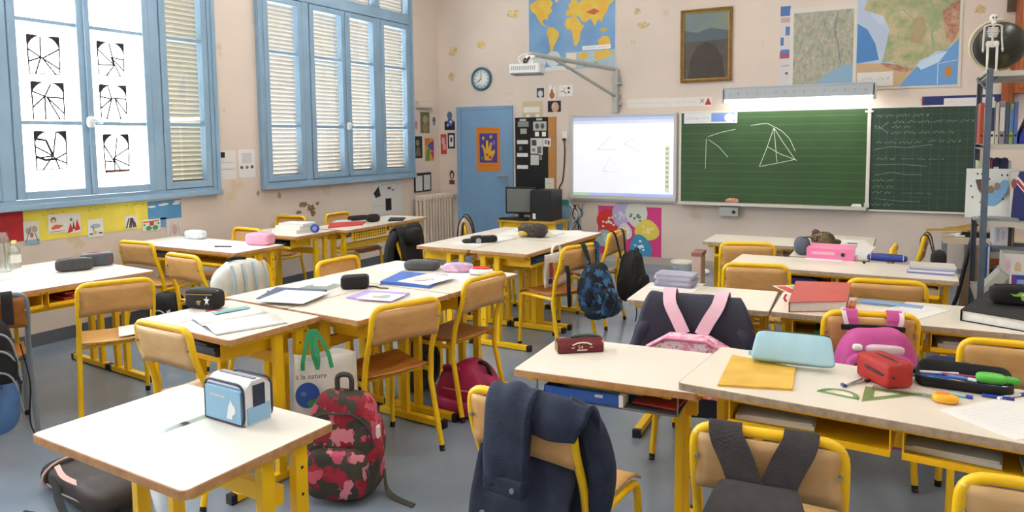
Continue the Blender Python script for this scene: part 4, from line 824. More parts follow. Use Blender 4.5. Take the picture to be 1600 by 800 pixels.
# pink pack on c13
T = hung('backpack', 'bright pink backpack with white panels and black trim on a chair', 'bag', 'c13')
for x in (-.085, .09):
    st = part(T, 'strap', PINK, lambda m: strap_over(m, x, x*.95, .735, .06, -.288)); part(st, 'white_edge', col('#e9d3df', .7), lambda m: m.strap(spline([(x*1.3, -.245, .808), (x*1.28, -.288, .775), (x*1.1, -.298, .715)], 4), .018, .004, (1, 0, 0)))
part(T, 'top_band', BLKC, lambda m: m.strap(spline([(-.125, -.30, .735), (0, -.31, .74), (.125, -.30, .735)], 4), .022, .014, (0, 0, 1)))
pack_body(T, PINK, .37, .20, .50, (0, -.375, .505), .5, .3, 5)
part(T, 'front_pocket', col('#d9b8c6', .6, .1, 20), lambda m: m.sell((.01, -.468, .575), (.10, .03, .075), .6, .7, 20, 10)); part(T, 'mesh_panel', col('#dcc6d0', .6), lambda m: m.sell((.02, -.445, .682), (.075, .02, .022), .6, .6, 16, 8)); part(T, 'side_bulge', PINK, lambda m: (m.sell((0, -.455, .56), (.135, .03, .115), .6, .6, 24, 12)))
ziparc(T, BLKC, .20, -.492, .59, .652); part(T, 'zip_pull', WHT, lambda m: m.sell((-.085, -.455, .69), (.02, .012, .014), .7, .7, 10, 6))
part(T, 'hip_strap', BLKC, lambda m: m.strap([(.20, -.33, .50), (.205, -.31, .42), (.19, -.30, .34)], .03, .005, (0, 1, 0)))
# navy jacket + pink floral bag on c14
def drape(path, xl, xr, n=22, fold=.012, freq=28, th=.012, seed=0, per=6, edge=None):
    P = spline([(0, y, z) for y, z in path], per); R = len(P); rows = []
    for i, p in enumerate(P):
        t = i/(R-1); tg = (P[min(i+1, R-1)]-P[max(i-1, 0)]).normalized(); nr = Vector((0, tg.z, -tg.y)); a = xl(t) if callable(xl) else xl; b = xr(t) if callable(xr) else xr; row = []
        for j in range(n):
            u = j/(n-1); x = a+(b-a)*u; f = fold*(math.sin(x*freq+seed+t*2.2)+.5*math.sin(x*freq*2.1+seed*2-t*4))*min(1, .25+2*abs(t-.5)); q = p+nr*f
            dz = edge(u, t) if edge else 0
            row.append((x, q.y, q.z+dz))
        rows.append(row)
    return rows
T = hung('navy_jacket', 'navy padded jacket spread over the chair behind the maroon-case desk', 'jacket', 'c14')
part(T, 'body', NAVYP, lambda m: m.grid(drape([(-.19, .42), (-.195, .6), (-.21, .74), (-.25, .822), (-.295, .76), (-.315, .6), (-.325, .42), (-.32, .28)], lambda t: -.20-.10*min(1, abs(t-.42)*2.4), lambda t: .20+.12*min(1, abs(t-.42)*2.4), 28, .006, 22, .024), .026))
part(T, 'sleeve', NAVYP, lambda m: m.tube(spline([(-.15, -.255, .735), (-.225, -.29, .67), (-.275, -.30, .5), (-.285, -.30, .32)], 6), [.04+.004*math.sin(k*1.3) for k in range(19)], 12))
part(T, 'sleeve', NAVYP, lambda m: m.tube(spline([(.15, -.255, .735), (.23, -.29, .67), (.285, -.30, .5), (.30, -.30, .32)], 6), [.04+.004*math.sin(k*1.3) for k in range(19)], 12))
T = hung('floral_school_bag', 'pink floral school bag hanging over the navy jacket by pale pink straps', 'bag', 'c14')
for x, xb in ((-.115, -.03), (.125, .045)): part(T, 'strap', LP, lambda m: m.strap(spline([(x, -.17, .74), (x, -.20, .825), (x, -.255, .852), (x+(xb-x)*.15, -.318, .80), (x+(xb-x)*.6, -.345, .735), (xb, -.355, .67)], 5), .058, .006, (1, 0, 0)))
part(T, 'body', PINKF, lambda m: m.prism([(-.185, -.30), (-.185, .585), (-.09, .645), (.09, .645), (.19, .60), (.19, -.30)], -.055, .055, 0, 0, Matrix(((1, 0, 0, 0), (0, 0, 1, -.41), (0, 1, 0, 0), (0, 0, 0, 1)))) if False else m.prism([(-.205, .42), (.205, .42), (.205, .615), (.09, .675), (-.09, .675), (-.205, .60)], .36, .47, 0, 0, Matrix(((1, 0, 0, 0), (0, 0, -1, 0), (0, 1, 0, 0), (0, 0, 0, 1)))), .012)
part(T, 'dark_pink_band', col('#d8488a', .7, .2, 40), lambda m: (m.box((-.135, -.474, .58), (.115, .008, .026), 0, 0, None, 0, rad(8)), m.box((.155, -.474, .59), (.085, .008, .026))))
part(T, 'flap_edge', col('#e88bb0', .7), lambda m: m.tube([(-.205, -.472, .60), (-.09, -.474, .674), (.09, -.474, .674), (.205, -.472, .614)], .006, 6))
# blue camouflage pack on c7
T = hung('backpack', 'blue camouflage backpack hanging on a chair by the joined desks', 'bag', 'c7')
for x, xb in ((.02, .03), (.16, .11)): part(T, 'strap', CAMO, lambda m: strap_over(m, x, xb, .62, .04, -.32))
pack_body(T, CAMO, .29, .16, .36, (.045, -.365, .485), .5, .25, 7, lump=.04); part(T, 'front_pocket', CAMO, lambda m: m.sell((.055, -.44, .39), (.115, .05, .10), .6, .6, 20, 12)); part(T, 'bottom_roll', CAMO, lambda m: m.sell((.085, -.40, .34), (.185, .07, .07), .7, .8, 24, 12, 0, None, blob(random.Random(4), .05)))
part(T, 'strap', BLKC, lambda m: m.strap(spline([(-.13, -.24, .66), (-.16, -.285, .60), (-.17, -.30, .48), (-.15, -.29, .37)], 5), .035, .006, (1, 0, 0))); part(T, 'buckle', BLKC, lambda m: m.box((.11, -.335, .64), (.05, .02, .04)))
# black pack on c8
T = hung('backpack', 'black backpack hanging from a chair in front of the flower poster', 'bag', 'c8')
for x, xb in ((.07, .03), (-.12, -.07)): part(T, 'strap', BLKC, lambda m: strap_over(m, x, xb, .58, .025, -.31))
pack_body(T, BLKC, .29, .20, .42, (-.02, -.385, .43), .55, .3, 9, lump=.03); part(T, 'front_pocket', BLKC, lambda m: m.sell((-.02, -.475, .35), (.11, .04, .10), .6, .6, 20, 10)); part(T, 'grab_handle', WEB, lambda m: m.tube(spline([(-.06, -.42, .615), (-.04, -.42, .655), (.02, -.42, .655), (.04, -.42, .615)], 4), .008, 6))
for x in (-.10, .06): part(T, 'loose_strap', WEB, lambda m: m.strap(spline([(x, -.45, .23), (x, -.46, .15), (x+.02, -.44, .07)], 4), .02, .004, (1, 0, 0)))
# denim jacket on c9
T = hung('denim_jacket', 'dark denim jacket slung over a chair back, sleeve hanging', 'jacket', 'c9')
part(T, 'body', DENIM, lambda m: m.grid(drape([(-.272, .70), (-.275, .76), (-.25, .812), (-.215, .77), (-.195, .66), (-.165, .52), (-.155, .40), (-.15, .25)], lambda t: -.06-.02*math.sin(t*6)-.09*max(0, t-.5), lambda t: .205+.055*math.sin(min(1, t*1.6)*PI*.8), 26, .009, 24, .012, 2), .014))
part(T, 'shoulder', DENIM, lambda m: m.grid(drape([(-.245, .80), (-.268, .79), (-.283, .745), (-.285, .70)], -.07, lambda t: .215-.20*t, 20, .004, 26, .01, 5, 6), .014))
part(T, 'sleeve', DENIM, lambda m: m.grid(drape([(-.235, .80), (-.262, .815), (-.295, .78), (-.31, .69), (-.318, .61), (-.315, .54)], lambda t: -.085+.02*t, lambda t: .085-.02*t, 16, .007, 40, .02, 1), .030)); part(T, 'cuff', DENIM, lambda m: m.box((.0, -.318, .545), (.145, .042, .055)), .008); part(T, 'cuff_button', STEEL, lambda m: m.cyl((.04, -.338, .545), (.04, -.345, .545), .008, n=10))
part(T, 'right_fold', DENIM, lambda m: m.tube(spline([(.16, -.235, .795), (.215, -.20, .74), (.24, -.17, .62), (.225, -.15, .50), (.20, -.14, .40)], 6), [.03+.012*math.sin(k/24*PI) for k in range(25)], 10))
part(T, 'lower_hem', DENIM, lambda m: m.grid(drape([(-.205, .60), (-.23, .52), (-.26, .42), (-.265, .30), (-.255, .2)], lambda t: -.17-.02*t, lambda t: .17, 24, .012, 30, .012, 7), .014)); part(T, 'toggle', STEEL, lambda m: m.cyl((-.085, -.325, .44), (-.085, -.325, .40), .008, n=8)); part(T, 'white_cord', WHT, lambda m: m.tube(spline([(.035, -.30, .46), (.05, -.305, .42), (.07, -.30, .34), (.09, -.29, .24)], 4), .003, 6))
# black jacket on c18
T = hung('black_jacket', 'black jacket covering a chair near the radiator', 'jacket', 'c18')
part(T, 'body', BLKC, lambda m: m.grid(drape([(-.18, .40), (-.19, .6), (-.21, .76), (-.25, .815), (-.29, .76), (-.31, .6), (-.33, .36)], lambda t: -.20-.05*abs(t-.5), lambda t: .20+.05*abs(t-.5), 26, .012, 20, .02, 3), .022)); part(T, 'sleeve', BLKC, lambda m: m.tube(spline([(.17, -.25, .77), (.235, -.28, .66), (.25, -.29, .44)], 6), .045, 10)); part(T, 'sleeve', BLKC, lambda m: m.tube(spline([(-.17, -.25, .77), (-.235, -.28, .66), (-.25, -.29, .44)], 6), .045, 10)); part(T, 'hood', BLKC, lambda m: m.sell((0, -.19, .73), (.14, .05, .07), .7, .7, 20, 10))
part(T, 'blue_lining', col('#3f5a86', .8), lambda m: m.grid(drape([(-.325, .62), (-.345, .45), (-.35, .32)], -.22, -.10, 8, .006, 30, .01), .01))
# beige jacket on c23
T = hung('beige_jacket', 'beige jacket with black bag straps on the chair before the door', 'jacket', 'c23')
part(T, 'body', col('#b9a78c', .8, .15, 9), lambda m: m.grid(drape([(-.18, .45), (-.20, .66), (-.22, .77), (-.25, .81), (-.285, .77), (-.30, .6), (-.30, .4)], -.205, .205, 22, .010, 24, .02, 4), .02))
for x in (-.10, .11): part(T, 'strap', WEB, lambda m: m.strap(spline([(x, -.165, .60), (x, -.195, .76), (x, -.25, .84), (x, -.31, .77), (x, -.33, .55)], 5), .05, .008, (1, 0, 0)))
part(T, 'pale_cord', col('#d9cfbd', .7), lambda m: m.tube(spline([(-.22, -.25, .79), (-.26, -.28, .68), (-.27, -.28, .5)], 5), .008, 6))
# plastic sack on c19
T = hung('plastic_sack', 'white see-through plastic sack with pale blue stripes on a chair', 'bag', 'c19')
SACK = glassmat('sack_plastic', '#e9ecec', .55, .45)
def sk_fn(p): return (p.x*(1+.05*math.sin(p.z*30)), p.y*(1+.08*math.sin(p.x*30)), p.z*(1+.04*math.sin(p.x*40)))
part(T, 'body', col('#dfe1dd', .45, .06, 20, .3), lambda m: m.sell((.03, -.27, .655), (.20, .085, .175), .7, .8, 30, 16, 0, None, sk_fn))
for k in range(4): part(T, 'blue_stripe', col('#b4cbda', .5), lambda m: m.strap(spline([(-.10+.085*k, -.20, .815), (-.10+.085*k, -.17, .72), (-.11+.09*k, -.175, .60), (-.10+.085*k, -.19, .52)], 5), .02, .006, (1, 0, 0)))
part(T, 'tie', BLKC, lambda m: m.tube([(-.02, -.27, .83), (.06, -.28, .845), (.12, -.27, .84)], .012, 6))
# straps on c25
T = hung('red_strap_bag', 'dark bag with red straps hung on a brown chair by the frieze', 'bag', 'c25')
for x in (-.13, .12):
    st = part(T, 'strap', col('#8f1f2c', .7, .1, 12), lambda m: strap_over(m, x, x, .52, .06, -.29)); part(st, 'white_tab', WHT, lambda m: m.box((x, -.196, .745), (.055, .012, .02)))
pack_body(T, BLKC, .32, .14, .42, (0, -.365, .36), .5, .1, 11)
# big black and blue pack on c26
T = hung('backpack', 'black backpack with blue pocket and grey piping on the grey chair', 'bag', 'c26')
pack_body(T, BLKC, .36, .24, .56, (-.05, -.40, .44), .5, .2, 12)
pk = part(T, 'blue_pocket', col('#4d74a8', .6, .2, 14), lambda m: m.sell((-.03, -.51, .31), (.15, .05, .16), .6, .6, 24, 12))
part(T, 'black_pocket', BLKC, lambda m: m.sell((-.03, -.515, .47), (.15, .045, .10), .6, .6, 24, 12))
for z0_, z1_ in ((.40, .58), (.24, .47), (.42, .66)): part(T, 'piping', col('#9aa3ad', .5), lambda m: m.tube(spline([(-.2, -.47, z0_), (-.14, -.545, z1_-.03), (0, -.56, z1_), (.09, -.55, z1_-.04), (.13, -.50, z0_)], 5), .005, 6))
for x in (-.12, .10): part(T, 'strap', BLKC, lambda m: strap_over(m, x, x, .64, .05, -.31))
part(T, 'long_strap', BLKC, lambda m: m.strap(spline([(.14, -.37, .55), (.17, -.38, .35), (.16, -.38, .15), (.19, -.36, .04)], 5), .03, .006, (0, 1, 0))); part(T, 'blue_mark', col('#2f4f8a', .6), lambda m: m.tube(spline([(-.15, -.555, .22), (-.05, -.57, .36), (.05, -.565, .40)], 5), .008, 6))
# bag behind c27
T = hung('black_bag', 'black bag slung on the brown chair beside the metal shelving', 'bag', 'c27')
pack_body(T, BLKC, .22, .10, .24, (.02, -.34, .56), .6, .5, 14)
for x in (-.08, .10): part(T, 'strap', BLKC, lambda m: strap_over(m, x, x*.6, .64, .03, -.31))
# ---------------------------------------------------------------- bags on the floor
def floor_pack(name, label, px, ang, mat, w, d, h, pocket, zipm, seed, extra=None):
    p = PZ(*px, 0); T = thing(name, label, 'bag', (p.x, p.y, 0), rad(ang))
    pack_body(T, mat, w, d, h, (0, 0, h/2+.004), .45, .22, seed, lump=.018)
    pk = part(T, 'front_pocket', pocket, lambda m: m.sell((0, -d/2-.0, h*.30), (w*.40, .05, h*.24), .45, .5, 26, 14))
    ziparc(T, zipm, w*.8, -d/2-.028, h*.2, h*.47, .005, pk); ziparc(T, zipm, w*.86, -d*.46, h*.45, h*.86, .005)
    part(T, 'grab_handle', zipm, lambda m: m.tube(spline([(-.03, .02, h*.95), (-.028, .02, h*1.14), (.028, .02, h*1.14), (.03, .02, h*.95)], 5), .012, 8))
    if extra: extra(T)
    return T
def fl_extra(T):
    part(T, 'side_strap', col('#3f4039', .7), lambda m: m.strap(spline([(.17, .02, .10), (.19, -.02, .03), (.24, -.06, .008), (.33, -.12, .006)], 5), .025, .004, (0, 1, .2)))
    part(T, 'white_tag', WHT, lambda m: m.box((.165, -.05, .30), (.012, .03, .05)))
floor_pack('backpack', 'red and grey floral backpack standing on the floor by the tote bag', (541, 768), 24, FLORAL, .345, .21, .455, FLORAL, col('#3f4039', .7), 21, fl_extra)
p, a_ = CH['c6']; o_ = rot2((-.02, -.14), math.degrees(a_)); T = thing('magenta_bag', 'crumpled magenta sports bag lying on the floor under a chair', 'bag', (p.x+o_[0], p.y+o_[1], 0), a_+rad(-90))
part(T, 'body', MAG, lambda m: m.sell((0, 0, .14), (.20, .135, .145), .7, .7, 34, 18, 0, None, lambda p: (p.x*(1-.25*max(0, p.z/.15))*(1+.05*math.sin(p.z*40+p.y*30)), p.y*(1-.2*max(0, p.z/.15)), p.z*(1+.12*math.sin(p.x*16+1)))))
part(T, 'base_panel', col('#c23a74', .3), lambda m: m.sell((-.0, -.08, .05), (.18, .065, .048), .5, .5, 24, 10)); part(T, 'handle', MAG, lambda m: m.tube(spline([(-.12, -.05, .20), (-.10, -.10, .26), (-.02, -.11, .27), (.02, -.06, .23)], 5), .014, 8)); part(T, 'handle', BLKC, lambda m: m.tube(spline([(.05, .02, .25), (.08, .0, .29), (.13, 0, .28), (.14, .02, .22)], 5), .012, 8))
part(T, 'zipper', col('#e07aa0', .5), lambda m: m.tube(spline([(-.18, -.09, .14), (-.05, -.135, .15), (.12, -.125, .16)], 5), .005, 6))
# tote bag with green handles
p = PZ(528, 690, 0); T = thing('tote_bag', 'white tote bag with green handles and a blue globe print', 'bag', (-2.365, 2.50, .06), rad(42))
TOTE = col('#e9e7e2', .8, .05, 9, .2)
def tote_side(y_, h_): return [[(x_*(1+.10*t), y_*math.sin(PI*(x_/.28+.5))*(.3+t), .02+h_*(1-t)+(.012*math.sin(x_*25) if t < .05 else 0)) for x_ in [(-.13+.28*j/14) for j in range(15)]] for t in [k/8 for k in range(9)]]
part(T, 'back_panel', TOTE, lambda m: m.grid(tote_side(.05, .50), .004)); part(T, 'front_panel', TOTE, lambda m: m.grid(tote_side(-.06, .48), .004))
GRN = col('#2f9a62', .5)
for x in (-.075, -.01): part(T, 'handle', GRN, lambda m: m.strap(spline([(x-.015, -.045, .455), (x-.01, -.045, .51), (-.045+.3*(x+.045), -.02, .635), (x+.03, -.035, .54), (x+.05, -.05, .46)], 6), .018, .003, (1, .1, 0)))
A = Art((-.128, -.070, .47), (1, 0, 0), (0, 0, -1), .16, .20); A.h = 0; A.ell(.36, .62, .34, .30, '#2f55a4', 24).ell(.52, .82, .18, .10, '#3f8a5a').ell(.25, .58, .08, .06, '#5a7fc4'); A.text('à la nature', .05, .12, .12, '#333338', .85); o = A.build('globe_print'); o.parent = T
# brown bag under A
p = PZ(178, 764, 0); T = thing('brown_bag', 'dark brown sports bag with pink piping lying under the front single desk', 'bag', (p.x-.03, p.y-.09, 0), rad(-4)); BRN = col('#3a302d', .6, .3, 14, .3)
part(T, 'body', BRN, lambda m: m.sell((.04, 0, .065), (.27, .11, .065), .6, .5, 32, 16, 0, None, lambda p: (p.x, p.y*(1+.1*math.sin(p.x*9)), p.z*(1+.12*math.sin(p.x*12+1)) if p.z > 0 else p.z)))
part(T, 'end_pocket', BLKC, lambda m: m.sell((-.225, 0, .06), (.055, .09, .058), .7, .7, 20, 12)); part(T, 'piping', col('#d9b3ac', .6), lambda m: m.tube([(-.195, .105*math.cos(2*PI*k/20), .066+.064*math.sin(2*PI*k/20)) for k in range(20)], .006, 6, loop=True))
part(T, 'strap', BLKC, lambda m: m.strap(spline([(-.12, -.09, .10), (.02, -.14, .05), (.12, -.17, .012), (.02, -.21, .008), (-.08, -.24, .008)], 6), .03, .005, (.2, 1, .3))); part(T, 'handle', col('#d9b3ac', .6), lambda m: m.strap(spline([(-.15, -.06, .125), (.0, -.10, .125), (.16, -.08, .11)], 6), .022, .006, (0, 1, .3)))
part(T, 'long_strap', BLKC, lambda m: m.strap(spline([(.28, -.03, .06), (.36, -.02, .015), (.50, .03, .006), (.62, .05, .006)], 6), .035, .005, (0, 1, 0))); part(T, 'side_zip', col('#8a7f7a', .4), lambda m: m.tube([(-.15, -.105, .06), (.0, -.118, .06), (.2, -.112, .06)], .004, 6))
def dark_bag(name, label, px, ang, w, d, h, mat, seed, strapm=WEB, cat='bag'):
    p = PZ(*px, 0) if len(px) == 2 else Vector(px); T = thing(name, label, cat, (p.x, p.y, 0), rad(ang)); pack_body(T, mat, w, d, h, (0, 0, h/2+.003), .5, .2, seed)
    part(T, 'strap', strapm, lambda m: m.strap(spline([(-w*.3, -d*.35, h*.8), (-w*.2, -d*.55, h*.55), (-w*.25, -d*.55, h*.25)], 5), .03, .006, (1, 0, 0))); part(T, 'strap', strapm, lambda m: m.strap(spline([(w*.25, -d*.35, h*.8), (w*.3, -d*.55, h*.55), (w*.2, -d*.55, h*.25)], 5), .03, .006, (1, 0, 0)))
    part(T, 'zipper', strapm, lambda m: m.tube(spline([(-w*.35, -d*.42, h*.55), (0, -d*.5, h*.7), (w*.35, -d*.42, h*.55)], 5), .005, 6)); return T
dark_bag('black_rucksack', 'black rucksack with grey straps on the floor behind the white-sheet chair', (266, 536), 10, .30, .2, .40, BLKC, 31, col('#b9bcbe', .6))
dark_bag('dark_bag', 'dark bag with pale tags on the floor under the pencil case desk', (75, 527), 80, .34, .22, .22, BLKC, 32, col('#c9c3b4', .6))
dark_bag('grey_bag', 'slate grey bag standing under the blue folder desk', (-2.66, 3.66, 0), 86, .28, .16, .36, col('#3d4452', .7, .2, 12), 33)
dark_bag('striped_bag', 'black and white bag under the lilac notebook desk', (-2.66, 2.96, 0), 86, .24, .14, .34, patchmat('striped_cloth', ['#17171b', '#d9dde0', '#1f2a44', '#26262b'], 30), 34)
p = PZ(1472, 700, 0); dark_bag('blue_bag', 'dark blue bag on the floor beside the pink backpack chair', (1478, 690), 5, .30, .18, .44, col('#25367a', .5, .2, 12), 35)
# picture tote at desk K
T = thing('picture_tote', 'white carrier bag with red and yellow print on the desk side', 'bag', (-2.325, 4.98, .447), rad(80))
part(T, 'body', TOTE, lambda m: m.grid([[(-.14+.28*j/10, .008*math.sin(j*.9+k*.4), .25*k/8) for j in range(11)] for k in range(9)], .02)); A = Art((-.13, -.022, .19), (1, 0, 0), (0, 0, -1), .24, .16); A.h = 0; A.rect(.05, .0, .22, .7, '#a83a2c').rect(.26, .05, .85, .7, '#e5bb2f').ell(.55, .4, .16, .16, '#c9821f').rect(0, .75, .2, 1, '#3a3a8f').rect(.25, .8, .5, .95, '#dcdce4')
o = A.build('printed_picture'); o.parent = T; part(T, 'handle', TOTE, lambda m: m.strap(spline([(-.06, 0, .24), (-.04, 0, .30), (.04, 0, .30), (.06, 0, .24)], 5), .02, .004, (0, 1, 0)))
# ---------------------------------------------------------------- things on the desks
def at(px, z, name, label, cat, ang=0, group=None): p = PZ(*px, z); return thing(name, label, cat, (p.x, p.y, z), rad(ang), group)
def pang(a, b, z): p, q = PZ(*a, z), PZ(*b, z); return math.degrees(math.atan2(q.y-p.y, q.x-p.x))
def softcase(name, label, px, z, L, W, H, ang, mat, zipm=BLK, e=.45, seed=1, trim=None, cat='pencil case', lump=.012):
    T = at(px, z, name, label, cat, ang); rnd = random.Random(seed); ph = rnd.uniform(0, 6)
    part(T, 'body', mat, lambda m: m.sell((0, 0, H/2), (L/2, W/2, H/2), e, e, 30, 14, 0, None, lambda p: (p.x, p.y*(1+lump*2*math.sin(p.x*40+ph)), p.z*(1+lump*3*math.sin(p.x*25+ph)) if p.z > 0 else p.z)))
    zp = part(T, 'zipper', zipm, lambda m: m.tube(spline([(-L*.42, 0, H*.93), (-L*.2, 0, H*1.0), (0, 0, H*1.005), (L*.2, 0, H*1.0), (L*.42, 0, H*.93)], 4), .003, 6))
    part(zp, 'zip_pull', STEEL, lambda m: m.box((L*.40, -.006, H*.93), (.02, .006, .004)))
    if trim: part(T, 'piping', trim, lambda m: [m.tube([(s*L*.40, W*.47*math.cos(2*PI*k/18), H/2+H*.49*math.sin(2*PI*k/18)) for k in range(18)], .003, 6, loop=True) for s in (-1, 1)])
    return T
def sheet(name, label, corners, z, base='#f1f0ec', th=.002, cat='paper', lines=6, draw=None, scr='#b9bcc6', clear=None):
    P = [PZ(*c, z) for c in corners]; o = P[0]; u = (P[1]-P[0]); v = (P[3]-P[0]); W = u.length; H = v.length; u.normalize(); v = (v-u*v.dot(u)).normalized()
    A = Art((o.x, o.y, z+.0002), u, v, W, H)
    if A.n.z < 0: A.n = -A.n
    A.base(clear or base, th)
    for k in range(lines): A.scrib(.12, .88 if k % 3 else .6, .14+.74*k/max(1, lines), .018, scr, .0025)
    if draw: draw(A)
    return A.build(name, label, cat)
def slab(name, label, corners, z, H, mat, cat, pages=None, edge='front'):
    """closed book / folder / binder from the four pixel corners of its footprint (front-left, front-right, back-right, back-left)"""
    P = [PZ(*c, z) for c in corners]; c = sum(P, Vector())/4; T = thing(name, label, cat, (c.x, c.y, z)); q = [((p-c).x, (p-c).y) for p in P]
    s = lambda k: [(x*k, y*k) for x, y in q]
    if pages is None: part(T, 'cover', mat, lambda m: m.prism(q, 0, H), .002); return T
    part(T, 'lower_cover', mat, lambda m: m.prism(q, 0, .003)); part(T, 'page_block', pages, lambda m: m.prism(s(.96), .003, H-.003)); part(T, 'upper_cover', mat, lambda m: m.prism(q, H-.003, H))
    a, b = (q[0], q[3]) if edge == 'left' else (q[1], q[2]) if edge == 'right' else (q[3], q[2]) if edge == 'back' else (q[0], q[1])
    part(T, 'spine', mat, lambda m: m.prism([a, b, (b[0]*.985, b[1]*.985), (a[0]*.985, a[1]*.985)], 0, H)); return T
PG = col('#ecebe6', .7, .06, 60)
# desk A
z = .73
ang = pang((337, 645), (395, 671), z)
T = at((374, 652), z, 'pencil_case', 'light blue and white striped pencil case standing on the bare front desk', 'pencil case', -3); LB = col('#8fbfe2', .5); NV = col('#26304d', .5); L, W, H = .175, .10, .135
pr = [(-.045, .0), (.045, 0), (.05, .05), (.045, .11), (.02, .132), (-.02, .132), (-.045, .11), (-.05, .05)]
MX = Matrix(((0, 0, 1, 0), (1, 0, 0, 0), (0, 1, 0, 0), (0, 0, 0, 1)))
part(T, 'body', col('#e3e6ea', .45), lambda m: m.prism(pr, -L/2, L/2, 0, 0, MX), .01); part(T, 'blue_front', LB, lambda m: m.prism([(x*1.0, y_*1.0) for x, y_ in [(-.053, .012), (-.046, .012), (-.046, .112), (-.053, .06)]], -L/2+.01, L/2-.01, 0, 0, MX).bb((-L/2+.008, -.056, .01), (L/2-.008, -.049, .108)))
part(T, 'blue_end', LB, lambda m: m.bb((L/2, -.04, .006), (L/2+.004, .04, .055))); part(T, 'navy_panel', NV, lambda m: m.bb((L/2, -.018, .055), (L/2+.005, .022, .118)))
for s in (-.05, .05): part(T, 'piping', NV, lambda m: m.tube(smoothpath([(-L/2, s, .005), (-L/2, s, .125), (L/2, s, .125), (L/2, s, .005), (-L/2, s, .005)], .03), .004, 6))
part(T, 'zipper', col('#8a93a3', .4, metal=.4), lambda m: m.bb((-L/2+.01, -.006, .131), (L/2-.01, .006, .135)))
A = Art((-.06, -.0565, .10), (1, 0, 0), (0, 0, -1), .14, .085); A.h = 0; A.poly([(.55, .95), (.62, .5), (.7, .25), (.78, .5), (.72, .95)], '#eef3f7').ell(.72, .6, .12, .2, '#eef3f7').scrib(.05, .5, .2, .05, '#dbe8f2', .005); o = A.build('emblem'); o.parent = T
sheet('clear_ruler', 'short clear plastic ruler lying on the bare front desk', [(242, 676), (250, 679), (297, 646), (287, 642)], z, clear=CLEAR, lines=0, cat='ruler', draw=lambda A: A.scrib(.1, .9, .5, .1, '#9a9aa0', .004))
# desk B
z = .69
T = at((905, 548), z, 'pencil_case', 'maroon pencil case with gold ends and printed 54', 'pencil case', pang((868, 549), (942, 545), z)); MR_ = col('#6d1f28', .7, .15, 20, .2); L = .185
part(T, 'body', MR_, lambda m: m.prism([(-.035, 0), (.035, 0), (.036, .03), (.015, .056), (-.015, .056), (-.038, .03)], -L/2, L/2, 0, 0, MX), .006)
for s in (-1, 1): part(T, 'end_panel', col('#cdb478', .6), lambda m: m.bb((s*L/2-.004, -.03, .004), (s*(L/2+.004), .03, .045)))
part(T, 'zipper', col('#3d5a4a', .5), lambda m: m.tube(spline([(-L*.2, 0, .058), (0, .0, .064), (L*.25, 0, .064), (L*.46, 0, .056)], 4), .006, 6))
A = Art((-.05, -.0385, .05), (1, -.0, 0), (0, -.03, -1), .105, .042); A.h = .002; A.text('54', .34, .38, .38, '#e6dcc8').line([(.12, .34), (.3, .16), (.5, .1), (.7, .16), (.88, .34)], .006, '#e6dcc8').line([(.3, .85), (.7, .85)], .005, '#e6dcc8').line([(.08, .6), (.2, .6)], .003, '#e6dcc8').line([(.8, .6), (.92, .6)], .003, '#e6dcc8'); o = A.build('print'); o.parent = T
Bt, Bz = DESK['B']; Br = Bt.rotation_euler.z
def inB(x, y, zz): o = rot2((x, y), math.degrees(Br)); return (Bt.location.x+o[0], Bt.location.y+o[1], zz)
WIRE = col('#8e9499', .35, metal=.6)
part(Bt, 'wire_tray', WIRE, lambda m: (m.bb((-.26, -.225, .590), (.27, .03, .593)), m.tube([(-.26, -.225, .592), (.27, -.225, .592), (.27, .03, .592), (-.26, .03, .592), (-.26, -.225, .592)], .004, 6), m.tube([(-.26, -.225, .592), (-.26, -.225, .68)], .003, 6), m.tube([(.27, -.225, .592), (.27, -.225, .68)], .003, 6), m.tube([(.27, .03, .592), (.27, .03, .68)], .003, 6), m.tube([(-.26, .03, .592), (-.26, .03, .68)], .003, 6)))
T = thing('blue_box_file', 'blue document box pushed into the tray of the maroon case desk', 'box file', inB(-.06, -.10, .594), Br); BB = col('#2c5fb8', .4)
part(T, 'box', BB, lambda m: (m.bb((-.17, -.13, 0), (.13, .10, .006)), m.bb((-.17, -.13, 0), (.13, -.124, .045)), m.bb((-.17, -.13, 0), (-.165, .10, .045)), m.bb((.125, -.13, 0), (.13, .10, .045)))); part(T, 'clasp', col('#c9d3e0', .3), lambda m: m.bb((.03, -.134, .028), (.06, -.13, .038))); part(T, 'elastic', WHT, lambda m: m.bb((.12, -.131, .002), (.135, -.06, .047)))
o = MB().box((0, 0, .003), (.30, .22, .006)).build('green_folder', col('#2f8f6a', .5), loc=inB(.03, -.09, .6475), rot=Br+.04); tag(o, 'green folder on the blue box under the maroon case desk', 'folder')
o = MB().box((0, 0, .003), (.16, .2, .006)).build('red_folder', col('#c2402c', .5), loc=inB(.19, -.10, .605), rot=Br-.1); tag(o, 'red folder in the wire tray beside the blue box', 'folder')
o = MB().box((0, 0, .003), (.28, .22, .006)).build('teal_folder', col('#3f8fb5', .5), loc=inB(.0, -.10, .641), rot=Br+.02); tag(o, 'teal folder between the green folder and the blue box', 'folder')
